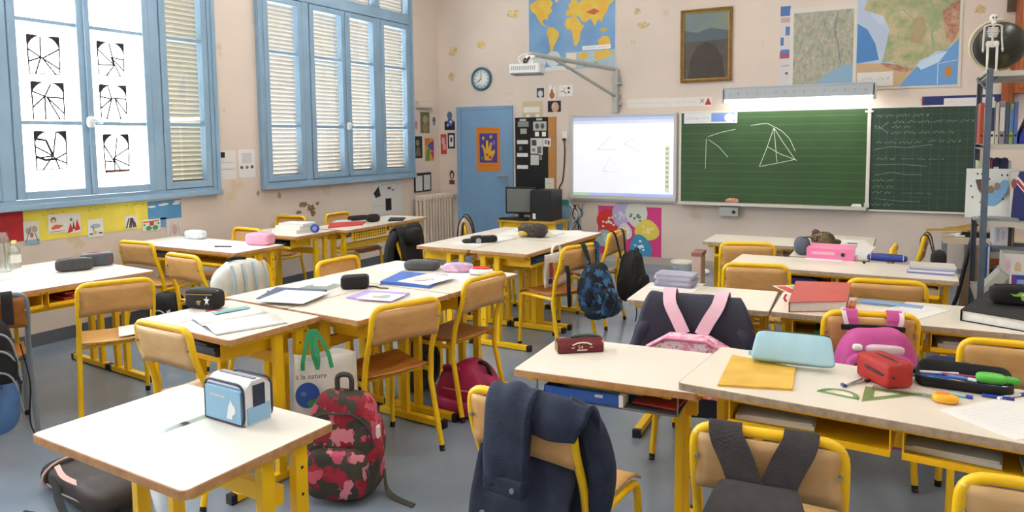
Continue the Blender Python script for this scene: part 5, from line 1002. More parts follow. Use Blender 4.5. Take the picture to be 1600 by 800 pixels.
# desk C
z = .745
P = [(1121, 604), (1238, 611), (1243, 577), (1144, 557)]
slab('yellow_folder', 'worn yellow cardboard folder lying on the front double desk', P, z, .008, col('#e3b548', .6, .12, 12), 'folder')
ang = pang((1181, 571), (1290, 583), z); T = at((1238, 571), z+.009, 'blue_pouch', 'pale blue cloth pouch leaning behind the yellow folder', 'pencil case', ang)
part(T, 'body', col('#a9d3e2', .6, .07, 10, .25), lambda m: m.sell((0, 0, .0), (.132, .026, .054), .22, .16, 40, 16, 0, Matrix.Translation((0, .02, .055))@Matrix.Rotation(rad(-26), 4, 'X'), lambda p: (p.x*(1-.07*(p.z/.054)), p.y*(1-.7*max(0, p.z/.054))*(1+.12*math.sin(p.x*40)), p.z))); part(T, 'zipper', col('#3f4a52', .5), lambda m: m.tube([(-.118, .045, .104), (0, .046, .105), (.118, .045, .104)], .003, 6)); part(T, 'zip_tab', col('#a9d3e2', .6), lambda m: m.box((-.138, .0, .03), (.02, .012, .015)))
def prot(A):
    pass
A = flat_art(1312, 616, z+.0002, .12, .06, -8); A.h = 0; A.th = 0
o_ = [(.5+.5*math.cos(rad(a)), 1-math.sin(rad(a))) for a in range(0, 181, 15)]; i_ = [(.5+.3*math.cos(rad(a)), .9-.6*math.sin(rad(a))) for a in range(180, -1, -15)]
T = at((1312, 615), z, 'protractor', 'green transparent half-round protractor on the front double desk', 'protractor', -12)
part(T, 'arc', GREENCLEAR, lambda m: m.prism([(.062*math.cos(rad(a)), .062*math.sin(rad(a))-.02) for a in range(0, 181, 12)]+[(.042*math.cos(rad(a)), .04*math.sin(rad(a))-.01) for a in range(180, -1, -12)], 0, .002)); part(T, 'base_bar', GREENCLEAR, lambda m: m.bb((-.062, -.026, 0), (.062, -.012, .002)))
T = at((1336, 600), z, 'compass', 'metal drawing compass next to the green protractor', 'compass', 60)
part(T, 'leg', STEEL, lambda m: m.tube([(-.05, 0, .006), (.06, .012, .004)], .003, 6)); part(T, 'leg', STEEL, lambda m: m.tube([(-.05, 0, .006), (.06, -.016, .004)], .003, 6)); part(T, 'hinge_knob', col('#2f3f7a', .4), lambda m: m.cyl((-.05, 0, .002), (-.07, 0, .012), .006)); part(T, 'pencil_clamp', BLK, lambda m: m.box((.045, -.014, .007), (.02, .01, .008)))
P = [PZ(*q, z) for q in ((1346, 628), (1441, 617), (1352, 604))]; c = sum(P, Vector())/3; T = thing('set_square', 'green transparent set square in front of the red pencil case', 'set square', (c.x, c.y, z))
q = [((p-c).x, (p-c).y) for p in P]; qi = [(x*.45, y*.45) for x, y in q]
for k in range(3): part(T, 'side', GREENCLEAR, lambda m: m.prism([q[k], q[(k+1) % 3], qi[(k+1) % 3], qi[k]], 0, .002))
sheet('clear_ruler', 'long clear ruler between red pencil case and orange sharpener', [(1362, 607), (1365, 602), (1484, 613), (1482, 620)], z+.003, clear=CLEAR, lines=0, cat='ruler', draw=lambda A: A.line([(.02, .05), (.02, .95)], .001, '#6a8a9a'))
T = softcase('pencil_case', 'red box pencil case with black zip on the front double desk', (1381, 596), z, .165, .10, .085, -50, col('#b0261f', .55, .12, 20, .2), BLK, .28, 5); part(T, 'side_zip', BLK, lambda m: m.tube([(-.084, -.03, .05), (-.02, -.0525, .05), (.05, -.0525, .045), (.084, -.03, .04)], .004, 6)); part(T, 'logo_patch', col('#3a2a2c', .5), lambda m: m.sell((-.084, .01, .055), (.004, .016, .014), .5, .5, 10, 6))
# black open pencil case with pens
ang = pang((1432, 596), (1572, 616), z); T = at((1504, 606), z, 'open_pencil_case', 'black open pencil case full of pens beside the white sheets', 'pencil case', ang)
def rr3(w_, d_, z_, lift=0): return [(x, y, z_+lift*max(0, y)/(d_/2)) for x, y in rrect(w_, d_, min(w_, d_)*.3, 5)]
part(T, 'body', BLKC, lambda m: m.ring_sweep([rr3(.25, .085, 0), rr3(.27, .10, .012, .004), rr3(.27, .105, .03, .018), rr3(.262, .10, .036, .034), rr3(.25, .088, .034, .034), rr3(.245, .082, .015, .01), rr3(.22, .07, .010)]))
part(T, 'loop_tab', BLKC, lambda m: m.box((-.15, .01, .03), (.05, .03, .02), rad(10)))
PENS = [('#2c56b8', -.06, -.01, .050, 8), ('#5aa6d6', -.03, .012, .052, -12), ('#a83a7a', .0, .02, .055, 5), ('#e8e8ee', -.08, .02, .054, 15), ('#d9c83a', .02, -.02, .045, -4), ('#2f3fa8', .06, -.022, .046, 3), ('#4a9ad0', -.09, -.02, .046, -6)]
wp = T.matrix_world if False else None
for i, (h_, x_, y_, z_, a_) in enumerate(PENS):
    o = rot2((x_, y_), ang); tt = thing('pen', '%s lying in the open black pencil case' % ['dark blue pen', 'sky blue pen', 'purple felt pen', 'white pen', 'yellow highlighter', 'navy pen', 'light blue felt pen'][i], 'pen', (T.location.x+o[0], T.location.y+o[1], z+z_-.022), rad(ang+a_), 'pens in the black case')
    part(tt, 'barrel', col(h_, .35), lambda m: m.cyl((-.06, 0, 0), (.045, 0, 0), .0055, n=8)); part(tt, 'cap', col('#f2f2f2' if i % 2 else h_, .35), lambda m: m.cyl((.045, 0, 0), (.07, 0, 0), .0062, n=8))
o = rot2((.075, .0), ang); tt = thing('green_eraser', 'bright green rubber lying on the open pencil case', 'eraser', (T.location.x+o[0], T.location.y+o[1], z+.028), rad(ang+5)); part(tt, 'body', col('#5fc24a', .45), lambda m: m.sell((0, 0, .016), (.042, .024, .016), .6, .6, 18, 8)); part(tt, 'tip', col('#4aa83a', .5), lambda m: m.sell((.05, 0, .015), (.03, .016, .012), .7, .7, 12, 6))
T = at((1477, 629), z, 'sharpener', 'orange and yellow round sharpener in front of the open pencil case', 'sharpener', 0); part(T, 'body', col('#f2b01e', .35), lambda m: m.sell((0, 0, .014), (.037, .026, .014), .7, .9, 20, 8)); part(T, 'cap', col('#ef7d1a', .35), lambda m: m.sell((-.008, .004, .02), (.024, .018, .011), .7, .9, 18, 8))
for i, (a, b, h_, lb) in enumerate((((1535, 617), (1585, 624), '#2c46b0', 'blue pen lying behind the white sheets on the front double desk'), ((1560, 622), (1605, 615), '#e4e6ee', 'white pen lying across the blue pen'), ((1478, 614), (1520, 621), '#8fc3d8', 'pale blue pen in front of the open pencil case'))):
    p, q = PZ(*a, z+.006), PZ(*b, z+.006); tt = thing('pen', lb, 'pen', p, math.atan2(q.y-p.y, q.x-p.x)); l_ = (q-p).length
    part(tt, 'barrel', col(h_, .35), lambda m: m.cyl((0, 0, 0), (l_*.75, 0, 0), .005, n=8)); part(tt, 'cap', col('#2c46b0' if i else '#1f2f80', .35), lambda m: m.cyl((l_*.75, 0, 0), (l_, 0, 0), .006, n=8))
sheet('paper_sheet', 'white written sheets lying on the right end of the front double desk', [(1466, 641), (1557, 625), (1690, 660), (1590, 688)], z, lines=9, scr='#e2e2e8')
sheet('spiral_notebook', 'spiral notebook partly under the white sheets', [(1540, 626), (1600, 622), (1700, 640), (1620, 660)], z, th=.0015, lines=0, cat='notebook')
Ct, Cz = DESK['C']; Cr = Ct.rotation_euler.z
def inC(x, y, zz): o = rot2((x, y), math.degrees(Cr)); return (Ct.location.x+o[0], Ct.location.y+o[1], zz)
for i, (x, y, a, h_, n_, lb) in enumerate(((-.36, -.10, .1, '#ecece8', 'folded_papers', 'crumpled white papers in the tray above the charcoal backpack chair'), (.14, -.10, -.05, '#dde4e4', 'workbook', 'pale grey workbook in the right tray of the front double desk'), (.42, -.10, .06, '#b9c9dc', 'workbook', 'pale blue workbook at the end of the right tray'))):
    tag(MB().box((0, 0, .008), (.24, .17, .014)).box((.005, -.005, .018), (.21, .16, .006), .05).build(n_, [col(h_, .6)], loc=inC(x, y, Cz-.1065), rot=Cr+a), lb, 'paper' if i == 0 else 'book')
# desk D
z = .73
sheet('paper_sheet', 'white sheet under the pile of grey notebooks', [(1032, 438), (1102, 444), (1088, 458), (1010, 450)], z, lines=0)
for k in range(5):
    p = PZ(1057, 446, z); tag(MB().prism(rrect(.215-.004*(k % 2), .15, .02, 3), 0, .0135).build('notebook', [col(['#8f90a4', '#a9aabb', '#9a9bb0', '#b3b3c2', '#a3a3b5'][k], .7, .08, 20)], loc=(p.x+.006*(k % 3-1), p.y, z+.003+.0137*k), rot=rad([3, -2, 4, 0, 2][k])), ['grey notebook at the very bottom of the pile', 'grey notebook second from the bottom of the pile', 'grey notebook in the middle of the pile', 'grey notebook second from the top of the pile', 'grey notebook on top of the pile'][k], 'notebook', 'pile of grey notebooks')
# desk E
P = [(1232, 488), (1322, 487), (1329, 456), (1243, 453)]
T = slab('red_binder', 'red ring binder lying on the second double desk', P, z, .05, col('#bf3a30', .45, .06, 6), 'binder', PG, 'left'); part(T, 'front_edge', col('#b31f2c', .45), lambda m: m.tube([(-.145, -.13, .008), (-.155, -.13, .025), (-.145, -.13, .045)], .006, 6))
sheet('picture_card', 'small green and red card next to the red binder', [(1207, 447), (1247, 446), (1243, 457), (1203, 459)], z, lines=0, cat='card', draw=lambda A: A.rect(.05, .1, .45, .9, '#c9453a').rect(.5, .1, .95, .9, '#9fc6ae'))
sheet('blue_ruler', 'flat blue ruler behind the white sheet on the second double desk', [(1345, 472), (1350, 468), (1440, 472), (1438, 476)], z, '#7f9fd0', .003, 'ruler', 0)
sheet('clear_wallet', 'clear wallet with blue corner beside the red binder', [(1330, 473), (1345, 462), (1420, 466), (1405, 478)], z, lines=0, cat='folder', clear=CLEAR, draw=lambda A: A.rect(0, .1, .15, .6, '#6f8fd0'))
sheet('paper_sheet', 'white printed sheet lying skew on the second double desk', [(1368, 487), (1420, 474), (1482, 489), (1432, 500)], z, lines=6)
slab('orange_eraser', 'small orange and red block beside the pink backpack chair', [(1326, 482), (1336, 483), (1338, 475), (1329, 474)], z, .015, col('#c9622f', .6), 'eraser')
P = [(1500, 501), (1602, 519), (1640, 482), (1545, 468)]
slab('black_binder', 'black ring binder with white pages at the end of the second double desk', P, z, .05, BLKC, 'binder', PG, 'left')
T = at((1592, 476), z+.05, 'pencil_case', 'black pencil case with green creature print on the black binder', 'pencil case', 8); part(T, 'body', BLKC, lambda m: m.sell((0, 0, .045), (.12, .04, .046), .5, .5, 26, 12)); part(T, 'zipper', WEB, lambda m: m.tube([(-.1, 0, .088), (0, 0, .092), (.1, 0, .088)], .004, 6))
A = Art((-.06, -.041, .075), (1, 0, 0), (0, 0, -1), .12, .06); A.h = .001; A.poly([(.1, .3), (.3, .35), (.45, .15), (.7, .2), (.95, .5), (.8, .85), (.5, .8), (.45, .5), (.25, .5)], '#8fc44a').ell(.7, .6, .15, .2, '#e0a030').ell(.55, .35, .07, .08, '#e8e8e0'); o = A.build('creature_print'); o.parent = T
Et, Ez = DESK['E']; Er = Et.rotation_euler.z
def inE(x, y, zz): o = rot2((x, y), math.degrees(Er)); return (Et.location.x+o[0], Et.location.y+o[1], zz)
for i, (x, a, h_, lb) in enumerate(((-.35, .0, '#2f7a4f', 'green workbook in the tray below the red binder'), (.15, .06, '#c9ccd4', 'pale magazines in the tray beside the pink backpack'), (.45, -.05, '#2a7a5a', 'dark green folder in the tray below the black binder'))):
    tag(MB().box((0, 0, .012), (.22, .19, .024)).box((.005, .0, .029), (.2, .17, .01), .06).build('workbook', col(h_, .6), loc=inE(x, -.10, Ez-.1075), rot=Er+a), lb, 'book')
# desk F / G
P = [(1262, 403), (1333, 408), (1338, 388), (1270, 385)]
p, q = PZ(1260, 403, z), PZ(1334, 408, z); an = math.atan2(q.y-p.y, q.x-p.x); l_ = (q-p).length; mdl = (p+q)/2
T = thing('lever_arch_file', 'pink lever arch file lying on its side, spine ring showing', 'binder', (mdl.x, mdl.y, z), an); PK = col('#ee7fae', .5, .05, 10)
part(T, 'spine', PK, lambda m: m.bb((-l_/2, 0, 0), (l_/2, .004, .072)), .002); part(T, 'cover', PK, lambda m: m.bb((-l_/2, .004, 0), (l_/2, .26, .003))); part(T, 'cover', PK, lambda m: m.bb((-l_/2, .004, .069), (l_/2, .26, .072))); part(T, 'page_block', PG, lambda m: m.bb((-l_/2+.01, .02, .004), (l_/2-.01, .24, .05)))
part(T, 'finger_ring', STEEL, lambda m: m.tube([(l_*.27+.014*math.cos(2*PI*k/16), -.002, .036+.014*math.sin(2*PI*k/16)) for k in range(16)], .003, 6, loop=True)); part(T, 'finger_hole', BLK, lambda m: m.cyl((l_*.27, .001, .036), (l_*.27, -.001, .036), .012)); part(T, 'spine_print', col('#f4b3cc', .5), lambda m: m.bb((-l_*.4, -.001, .03), (l_*.1, 0, .05)))
sheet('paper_sheet', 'white strip of paper in front of the pink lever arch file', [(1262, 402), (1318, 407), (1318, 410), (1260, 405)], z, lines=0)
T = at((1253, 398), z, 'grey_pouch', 'round grey pouch standing against the pink lever arch file', 'pouch', 0); part(T, 'body', col('#5d646f', .7, .15, 20, .2), lambda m: m.sell((0, 0, .065), (.055, .045, .065), .8, .8, 20, 12)); part(T, 'cord', BLK, lambda m: m.tube(spline([(0, -.02, .12), (.05, -.02, .13), (.09, -.01, .10), (.10, .0, .14)], 4), .005, 6))
T = at((1285, 384), z, 'camouflage_hat', 'crumpled olive camouflage cap on the sheets near the board', 'cap', 10); part(T, 'crown', patchmat('camouflage_cloth', ['#5a5738', '#7a6a48', '#3f3d2a', '#8a5f52'], 40), lambda m: m.sell((0, 0, .056), (.085, .07, .05), .8, .9, 22, 12, 0, None, blob(random.Random(8), .08))); part(T, 'tuft', col('#6a4a42', .8), lambda m: m.sell((-.05, 0, .10), (.03, .03, .025), .9, .9, 12, 8, 0, None, blob(random.Random(3), .15))); part(T, 'peak', col('#3f3d2a', .8), lambda m: m.sell((.09, -.01, .035), (.04, .03, .02), .8, .8, 14, 8))
sheet('paper_sheet', 'large white sheet on the desk that stands end on to the board', [(1310, 402), (1352, 405), (1367, 386), (1330, 383)], z, lines=3); sheet('paper_sheet', 'white sheet with a dark pen behind the olive cap', [(1300, 384), (1363, 386), (1372, 377), (1318, 375)], z, lines=2, draw=lambda A: A.rect(.45, .3, .7, .45, '#4a4a50'))
softcase('pencil_case', 'flat blue pencil case with dark top on the pink file desk', (1386, 408), z, .24, .10, .045, -2, col('#2f3f94', .5, .1, 20), BLK, .5, 9, trim=col('#c9cbd6', .4))
tag(MB().sell((0, 0, .008), (.01, .01, .008), .9, .9, 10, 6).build('small_eraser', BLK, loc=PZ(1350, 412, z)), 'tiny black rubber beside the flat blue pencil case', 'eraser')
for k in range(4): p = PZ(1453, 425, z); tag(MB().prism(rrect(.24, .19, .004, 2), 0, .011).build('exercise_book', [col(['#7f86b8', '#dfe0e6', '#8f97c9', '#c6c4bc'][k], .6)], loc=(p.x+.004*k, p.y, z+.0003+.0113*k), rot=rad(-2+k)), ['violet-blue exercise book at the bottom of the stack by the shelving', 'white exercise book second in the stack by the shelving', 'lilac exercise book third in the stack by the shelving', 'beige exercise book on top of the stack by the shelving'][k], 'book', 'stack of exercise books')
p = PZ(1466, 418.5, z); T = thing('black_pouch', 'small black pouch behind the stack of exercise books', 'pouch', (p.x, p.y, z)); part(T, 'body', BLKC, lambda m: m.sell((0, 0, .055), (.045, .03, .055), .7, .7, 16, 10)); part(T, 'zipper', WEB, lambda m: m.tube([(-.03, 0, .106), (.03, 0, .106)], .003, 6))
Ft, Fz = DESK['F']
for i, (x, h_, lb) in enumerate(((-.30, '#27357e', 'navy folder in the tray behind the red binder'), (.35, '#b9b4a6', 'beige folder in the tray below the blue pencil case'))): tag(MB().box((0, 0, .02), (.40, .2, .04)).box((0, 0, .044), (.36, .19, .006), .03).build('folder', col(h_, .5), loc=(Ft.location.x+x, Ft.location.y-.10, Fz-.1075)), lb, 'folder')
G1t, _ = DESK['G1']
tag(MB().box((0, 0, .02), (.2, .18, .04)).box((.02, 0, .05), (.14, .15, .02)).build('workbook', [col('#8d7f9a', .6)], loc=(G1t.location.x+.2, G1t.location.y-.1, .73-.1075)), 'mauve books in the tray of the bare beige desk', 'book')
# desks J / K
T = at((756, 379), z, 'black_pouch', 'black toy-like pouch with silver wheel on the joined desks by the door', 'pouch', 40); part(T, 'body', BLKC, lambda m: m.sell((0, 0, .03), (.11, .045, .03), .5, .5, 22, 10)); part(T, 'nose', col('#2a2520', .6), lambda m: m.sell((-.13, -.01, .02), (.05, .02, .018), .7, .7, 14, 8)); part(T, 'wheel', STEEL, lambda m: m.cyl((-.05, -.05, .022), (-.05, -.035, .022), .022)); part(T, 'pale_trim', col('#c9ccd0', .4), lambda m: m.bb((-.02, -.02, .055), (.06, .02, .062)))
sheet('paper_sheet', 'white sheet behind the black pouch on the joined desks', [(705, 380), (745, 384), (775, 369), (735, 367)], z, lines=2)
sheet('paper_sheet', 'white sheet with a pen left of the olive pouch', [(776, 366), (818, 368), (832, 358), (795, 357)], z, lines=1, draw=lambda A: A.line([(.2, .6), (.7, .5)], .012, '#3a3f5a'))
sheet('paper_sheet', 'white sheet at the far right corner of the joined desks', [(868, 371), (920, 370), (936, 362), (880, 361)], z, lines=0, draw=lambda A: A.line([(.0, .2), (.4, .6)], .012, '#5a6a90'))
T = at((833, 370), z, 'olive_pouch', 'olive and dark brown furry pouch on the joined desks', 'pouch', 15); part(T, 'body', patchmat('brown_camouflage', ['#2b2624', '#4a4030', '#3a3434', '#5d5648'], 45), lambda m: m.sell((0, 0, .060), (.13, .07, .055), .7, .7, 26, 12, 0, None, blob(random.Random(6), .04))); part(T, 'yellow_patch', col('#b9a83a', .7), lambda m: m.sell((-.075, -.045, .035), (.045, .03, .022), .7, .7, 14, 8)); part(T, 'front_lobe', col('#332a28', .8, .3, 40), lambda m: m.sell((.07, -.04, .05), (.055, .05, .05), .8, .8, 18, 10))
for kk, (x, h_, lb) in {'K1': (.0, '#2f5a7a', 'dark blue book in the tray beside the blue camouflage backpack'), 'K2': (.0, '#3f7a5a', 'green book in the tray under the olive pouch'), 'M2a': (0, '#b9a9d0', 'lilac and white books in the tray under the lilac notebook'), 'M2b': (0, '#2f5f8a', 'blue books in the tray under the blue folder'), 'L1': (.0, '#56607a', 'slate books in the tray under the open exercise book'), 'N': (-.3, '#4a4f60', 'dark books in the left tray of the pink case desk'), 'O1': (0, '#2b3350', 'navy books sticking out of the tray under the white books'), 'P1': (.3, '#b0392f', 'red book in the tray of the dark pencil case desk')}.items():
    dt, dz_ = DESK[kk]; a_ = dt.rotation_euler.z; o = rot2((x, -.11), math.degrees(a_)); tag(MB().box((0, 0, .012), (.38, .2, .024)).box((.01, -.01, .031), (.33, .19, .014), .04).box((-.02, .0, .045), (.3, .18, .01), -.06).build('tray_books', [col(h_, .6)], loc=(dt.location.x+o[0], dt.location.y+o[1], dz_-.1075), rot=a_), lb, 'book')
# desks M
z = .73
softcase('pencil_case', 'dark grey zipped pencil case near the black jacket', (660, 421), z, .23, .13, .06, 20, col('#4a4b50', .6, .15, 20, .15), col('#9a9ca0', .4), .5, 12)
softcase('pink_pouch', 'pink and lilac see-through pouch next to a red rubber', (716, 425), z, .19, .09, .06, 25, patchmat('pastel_cloth', ['#e9a9c9', '#d9b9dc', '#f0c6d8', '#c9a9d0'], 25), col('#6fae8a', .5), .6, 13)
T = at((752, 429), z, 'round_eraser', 'red and white round rubber on the blue folder desk', 'eraser', 20); part(T, 'base', WHT, lambda m: m.sell((0, 0, .02), (.075, .045, .02), .7, .8, 22, 8)); part(T, 'red_top', col('#d9302a', .5, .2, 40), lambda m: m.sell((0, .005, .035), (.06, .035, .014), .7, .8, 20, 8))
P = [(594, 444), (672, 451), (700, 434), (628, 428)]
slab('blue_folder', 'blue folder with loose drawings on top, on the joined desks', P, z, .018, col('#4a72c4', .45), 'folder')
sheet('paper_sheet', 'crumpled white drawing lying on the blue folder', [(620, 440), (668, 446), (695, 434), (648, 426)], z+.019, lines=3, draw=lambda A: A.ell(.4, .4, .2, .2, '#d9cfd0').line([(.2, .3), (.5, .6), (.8, .4)], .006, '#a99aa0'))
sheet('paper_sheet', 'blank white sheet between blue folder and pink pouch', [(690, 441), (728, 441), (762, 430), (715, 426)], z, lines=0)
P = [(541, 467), (612, 473), (640, 460), (573, 456)]
slab('lilac_notebook', 'lilac notebook with a printed cover on the joined desks', P, z, .010, col('#b7a0dc', .5), 'notebook')
sheet('paper_sheet', 'white printed sheet lying on the lilac notebook', [(556, 467), (611, 471), (635, 461), (575, 457)], z+.011, lines=2, draw=lambda A: A.ell(.6, .5, .15, .25, '#a9bcbc').ell(.4, .4, .1, .15, '#c9b9a9'))
softcase('pencil_case', 'black angular pencil case in the middle of the joined desks', (555, 450), z, .155, .10, .075, 35, BLKC, col('#5a5a5e', .4), .35, 15)
P = [(400, 471), (476, 475), (511, 457), (432, 453)]
slab('white_binder', 'open white ring binder with navy edge on the joined desks', P, z, .016, col('#54607f', .5), 'binder', PG, 'right')
sheet('paper_sheet', 'white sheet covering the top of the navy-edged binder', [(398, 471), (473, 475), (508, 457), (432, 453)], z+.0165, lines=4)
sheet('clear_wallet', 'clear plastic wallet behind the navy-edged binder', [(455, 454), (500, 458), (520, 445), (478, 441)], z, lines=2, cat='folder', clear=CLEAR)
sheet('paper_sheet', 'thin white sheet at the back edge near the plastic wallet', [(470, 446), (510, 448), (535, 436), (495, 433)], z, lines=0, draw=lambda A: A.ell(.5, .5, .3, .3, '#e4e6e8'))
tag(MB().tube([(0, 0, .005), (.12, .03, .005)], .0045, 8).build('pen', BLK, loc=PZ(418, 457, z)), 'black pen lying behind the navy-edged binder', 'pen'); sheet('paper_sheet', 'white sheet beside the dark grey pencil case', [(580, 420), (622, 425), (650, 412), (612, 409)], z, lines=0)
tag(MB().tube(spline([(0, 0, .004), (.05, .01, .004), (.10, -.01, .004), (.15, .0, .004)], 4), .004, 6).build('key_cord', col('#6a6258', .6), loc=PZ(574, 448, z)), 'short dark cord beside the angular black pencil case', 'cord')
# desk L1
T = softcase('pencil_case', 'black pencil case with a white star figure and gold line', (321, 481), z, .20, .09, .10, 8, BLKC, col('#3a3a3e', .4), .4, 16)
A = Art((-.10, -.047, .09), (1, 0, 0), (0, 0, -1), .20, .08); A.h = .002; cx_, cy_ = .78, .5; A.poly([(cx_+(.10 if k % 2 == 0 else .035)*math.cos(rad(36*k-90))*1, cy_+(.34 if k % 2 == 0 else .13)*math.sin(rad(36*k-90))) for k in range(10)], '#e6e6e2').line([(.05, .22), (.95, .10)], .003, '#c9a23a').ell(.52, .68, .06, .14, '#8a6f2a').line([(.45, .6), (.6, .55)], .004, '#c9a23a'); o = A.build('star_print'); o.parent = T
P = [(300, 492), (388, 507), (480, 487), (385, 474)]
a0, b0, c0_, d0 = (PZ(*q, z) for q in ((300, 491), (388, 522), (482, 497), (375, 474)))
T = thing('open_exercise_book', 'open exercise book with lined pages on the single desk', 'book', (-2.74, 2.33, z), rad(-22))
def page(s):
    return [[(s*(.005+.22*u), -.155+.31*v, .004+.016*math.sin(PI*min(1, u*1.25))*(.75 if s < 0 else 1)*(1-u*.6)) for u in [k/8 for k in range(9)]] for v in (0, .33, .66, 1)]
for s in (-1, 1): part(T, 'page_block', col('#f3f3f0', .6, .03, 60), lambda m: m.grid(page(s), .008))
part(T, 'cover', col('#8f9ab0', .6), lambda m: m.bb((-.228, -.158, 0), (.228, .158, .002)))
T = None
sheet('paper_sheet', 'white sheet with pencil sketch at the left end of the single desk', [(246, 499), (280, 505), (310, 492), (275, 487)], z, lines=1, draw=lambda A: A.line([(.1, .5), (.9, .4)], .006, '#8a9a9a'))
sheet('teal_ruler', 'teal ruler lying across the open exercise book', [(330, 489), (384, 479), (386, 482), (333, 492)], z+.021, '#7fb5b9', .003, 'ruler', 0)
tag(MB().tube([(0, 0, .006), (.12, .05, .006)], .005, 8).build('pen', col('#b03a34', .4), loc=PZ(322, 488, z)), 'red pen in front of the star pencil case', 'pen')
# desks N, O, P
softcase('pencil_case', 'pink box pencil case on the desk by the window wall', (407, 382), z, .22, .13, .095, 10, col('#eaa3bd', .6, .08, 20), col('#d97fa0', .5), .35, 17)
softcase('pencil_case', 'white and pale blue pouch on the desk under the frieze', (306, 373), z, .20, .10, .075, 5, patchmat('pale_blue_cloth', ['#e9eef0', '#c9dbe6', '#dfe6ea'], 25), col('#a9bcc9', .4), .5, 18)
sheet('paper_sheet', 'white sheet on the desk with the pink pencil case', [(340, 391), (390, 388), (398, 380), (350, 381)], z, lines=1)
tag(MB().tube([(0, 0, .006), (.14, .04, .006)], .006, 8).build('pen', BLK, loc=PZ(336, 386, z)), 'black pen on the desk with the pink pencil case', 'pen')
p = PZ(457, 362, z)
for k, (w_, d_, h_, cc) in enumerate(((.30, .22, .035, '#e4e0d4'), (.28, .21, .03, '#f0eee8'), (.27, .2, .02, '#e9ebec'))):
    T = thing('book', ['thick cream book at the bottom of the window wall pile', 'white book in the middle of the window wall pile', 'white book on top of the window wall pile'][k], 'book', (p.x+.02*k, p.y+.01*k, z+[0, .035, .065][k]), rad([2, 6, 10][k]), 'white books in a pile'); part(T, 'page_block', PG, lambda m: m.bb((-w_/2+.004, -d_/2+.004, .002), (w_/2-.004, d_/2-.002, h_-.002))); part(T, 'cover', col(cc, .6), lambda m: m.bb((-w_/2, -d_/2, 0), (w_/2, d_/2, .002)).bb((-w_/2, -d_/2, h_-.002), (w_/2, d_/2, h_)).bb((-w_/2, d_/2-.002, 0), (w_/2, d_/2, h_)))
T = at((492, 364), z, 'tape_roll', 'blue tape roll standing beside the pile of white books', 'tape', 30); part(T, 'ring', col('#3a4f9a', .4), lambda m: m.tube([(.03*math.cos(2*PI*k/20), 0, .043+.03*math.sin(2*PI*k/20)) for k in range(20)], .013, 8, loop=True)); part(T, 'core', col('#7f8fc4', .4), lambda m: m.cyl((0, -.010, .043), (0, .010, .043), .02))
slab('red_folder', 'red folder on the perforated desk by the window wall', [(512, 357), (566, 352), (572, 347), (516, 350)], z, .012, col('#c9352f', .5), 'folder'); slab('white_folder', 'white and blue folder under the red folder', [(519, 349), (545, 347), (552, 344), (526, 345.5)], z, .010, col('#dfe4ea', .5), 'folder')
softcase('black_pouch', 'long black pouch lying on the perforated desk', (560, 344), z, .24, .06, .05, 70, BLKC, WEB, .5, 19, cat='pouch'); softcase('black_pouch', 'rounded black pouch behind the long one on the perforated desk', (583, 347), z, .14, .10, .08, 60, BLKC, WEB, .7, 20, cat='pouch'); slab('black_tablet', 'flat dark slate at the far end of the perforated desk', [(606, 346), (630, 345), (634, 341), (610, 341)], z, .01, BLK, 'tablet')
T = at((24, 418), z, 'water_bottle', 'small clear water bottle with yellow cap in front of the frieze', 'bottle', 0); WB = glassmat('bottle_plastic', '#f0f4f2', .25, .15)
part(T, 'body', WB, lambda m: m.lathe([(.005, 0), (.034, .002), (.036, .02), (.033, .05), (.036, .08), (.035, .12), (.014, .150), (.013, .165)], 20)); part(T, 'label_band', col('#e4e4d8', .5), lambda m: m.lathe([(.0365, .035), (.0372, .036), (.0372, .085), (.0365, .086)], 20)); part(T, 'cap', col('#e3dc8a', .4), lambda m: m.cyl((0, 0, .163), (0, 0, .183), .016))
T = at((9, 425), z, 'glass_vase', 'slim clear vase in front of the red frieze panel', 'vase', 0); part(T, 'body', WB, lambda m: m.lathe([(.005, 0), (.03, .002), (.028, .06), (.038, .16), (.03, .22), (.022, .26)], 18)); part(T, 'leaf', col('#6a7a4a', .6), lambda m: m.tube(spline([(0, 0, .02), (.005, 0, .12), (-.01, 0, .22)], 4), .004, 6))
T = softcase('pencil_case', 'long charcoal pencil case with two buckles under the frieze', (117, 423), z, .22, .08, .085, 62, col('#3f3d3f', .6, .15, 20, .15), BLK, .5, 21); T = softcase('pencil_case', 'dark grey and red pencil case behind the charcoal one', (152, 415), z, .20, .10, .09, 60, col('#4a4d55', .6, .1, 20), col('#b02a3a', .5), .4, 22, trim=col('#b02a3a', .5))
sheet('paper_sheet', 'white sheet left of the charcoal pencil case', [(52, 425), (85, 424), (92, 414), (62, 415)], z, lines=1); sheet('paper_sheet', 'blank white sheet at the corner of the dark pencil case desk', [(176, 427), (205, 424), (196, 417), (172, 419)], z, lines=0, draw=lambda A: A.scrib(.2, .8, .5, .1, '#b0a9c0', .003))
# sheet on chair c1
p_, a_ = CH['c1']; o = rot2((.10, -.02), math.degrees(a_)); tag(MB().prism([(-.09, -.12), (.09, -.10), (.08, .15), (-.07, .13)], 0, .004).build('paper_sheet', WHT, loc=(p_.x+o[0], p_.y+o[1], .446), rot=a_), 'white sheet lying on a yellow chair seat', 'paper')
p_, a_ = CH['c3']; T = thing('white_cloth', 'white cloth hanging down from a chair seat by the pink case desk', 'cloth', (p_.x, p_.y, 0), a_); part(T, 'cloth_body', col('#ecebe6', .8, .06, 12), lambda m: m.grid([[(.12+.10*u, -.10+.02*math.sin(u*9), .46-.30*t-.02*u) for u in [k/6 for k in range(7)]] for t in [k/8 for k in range(9)]], .01)); part(T, 'hem', col('#d9d9d4', .8), lambda m: m.strap([(.12, -.10, .165), (.22, -.09, .145)], .02, .012, (0, 0, 1)))
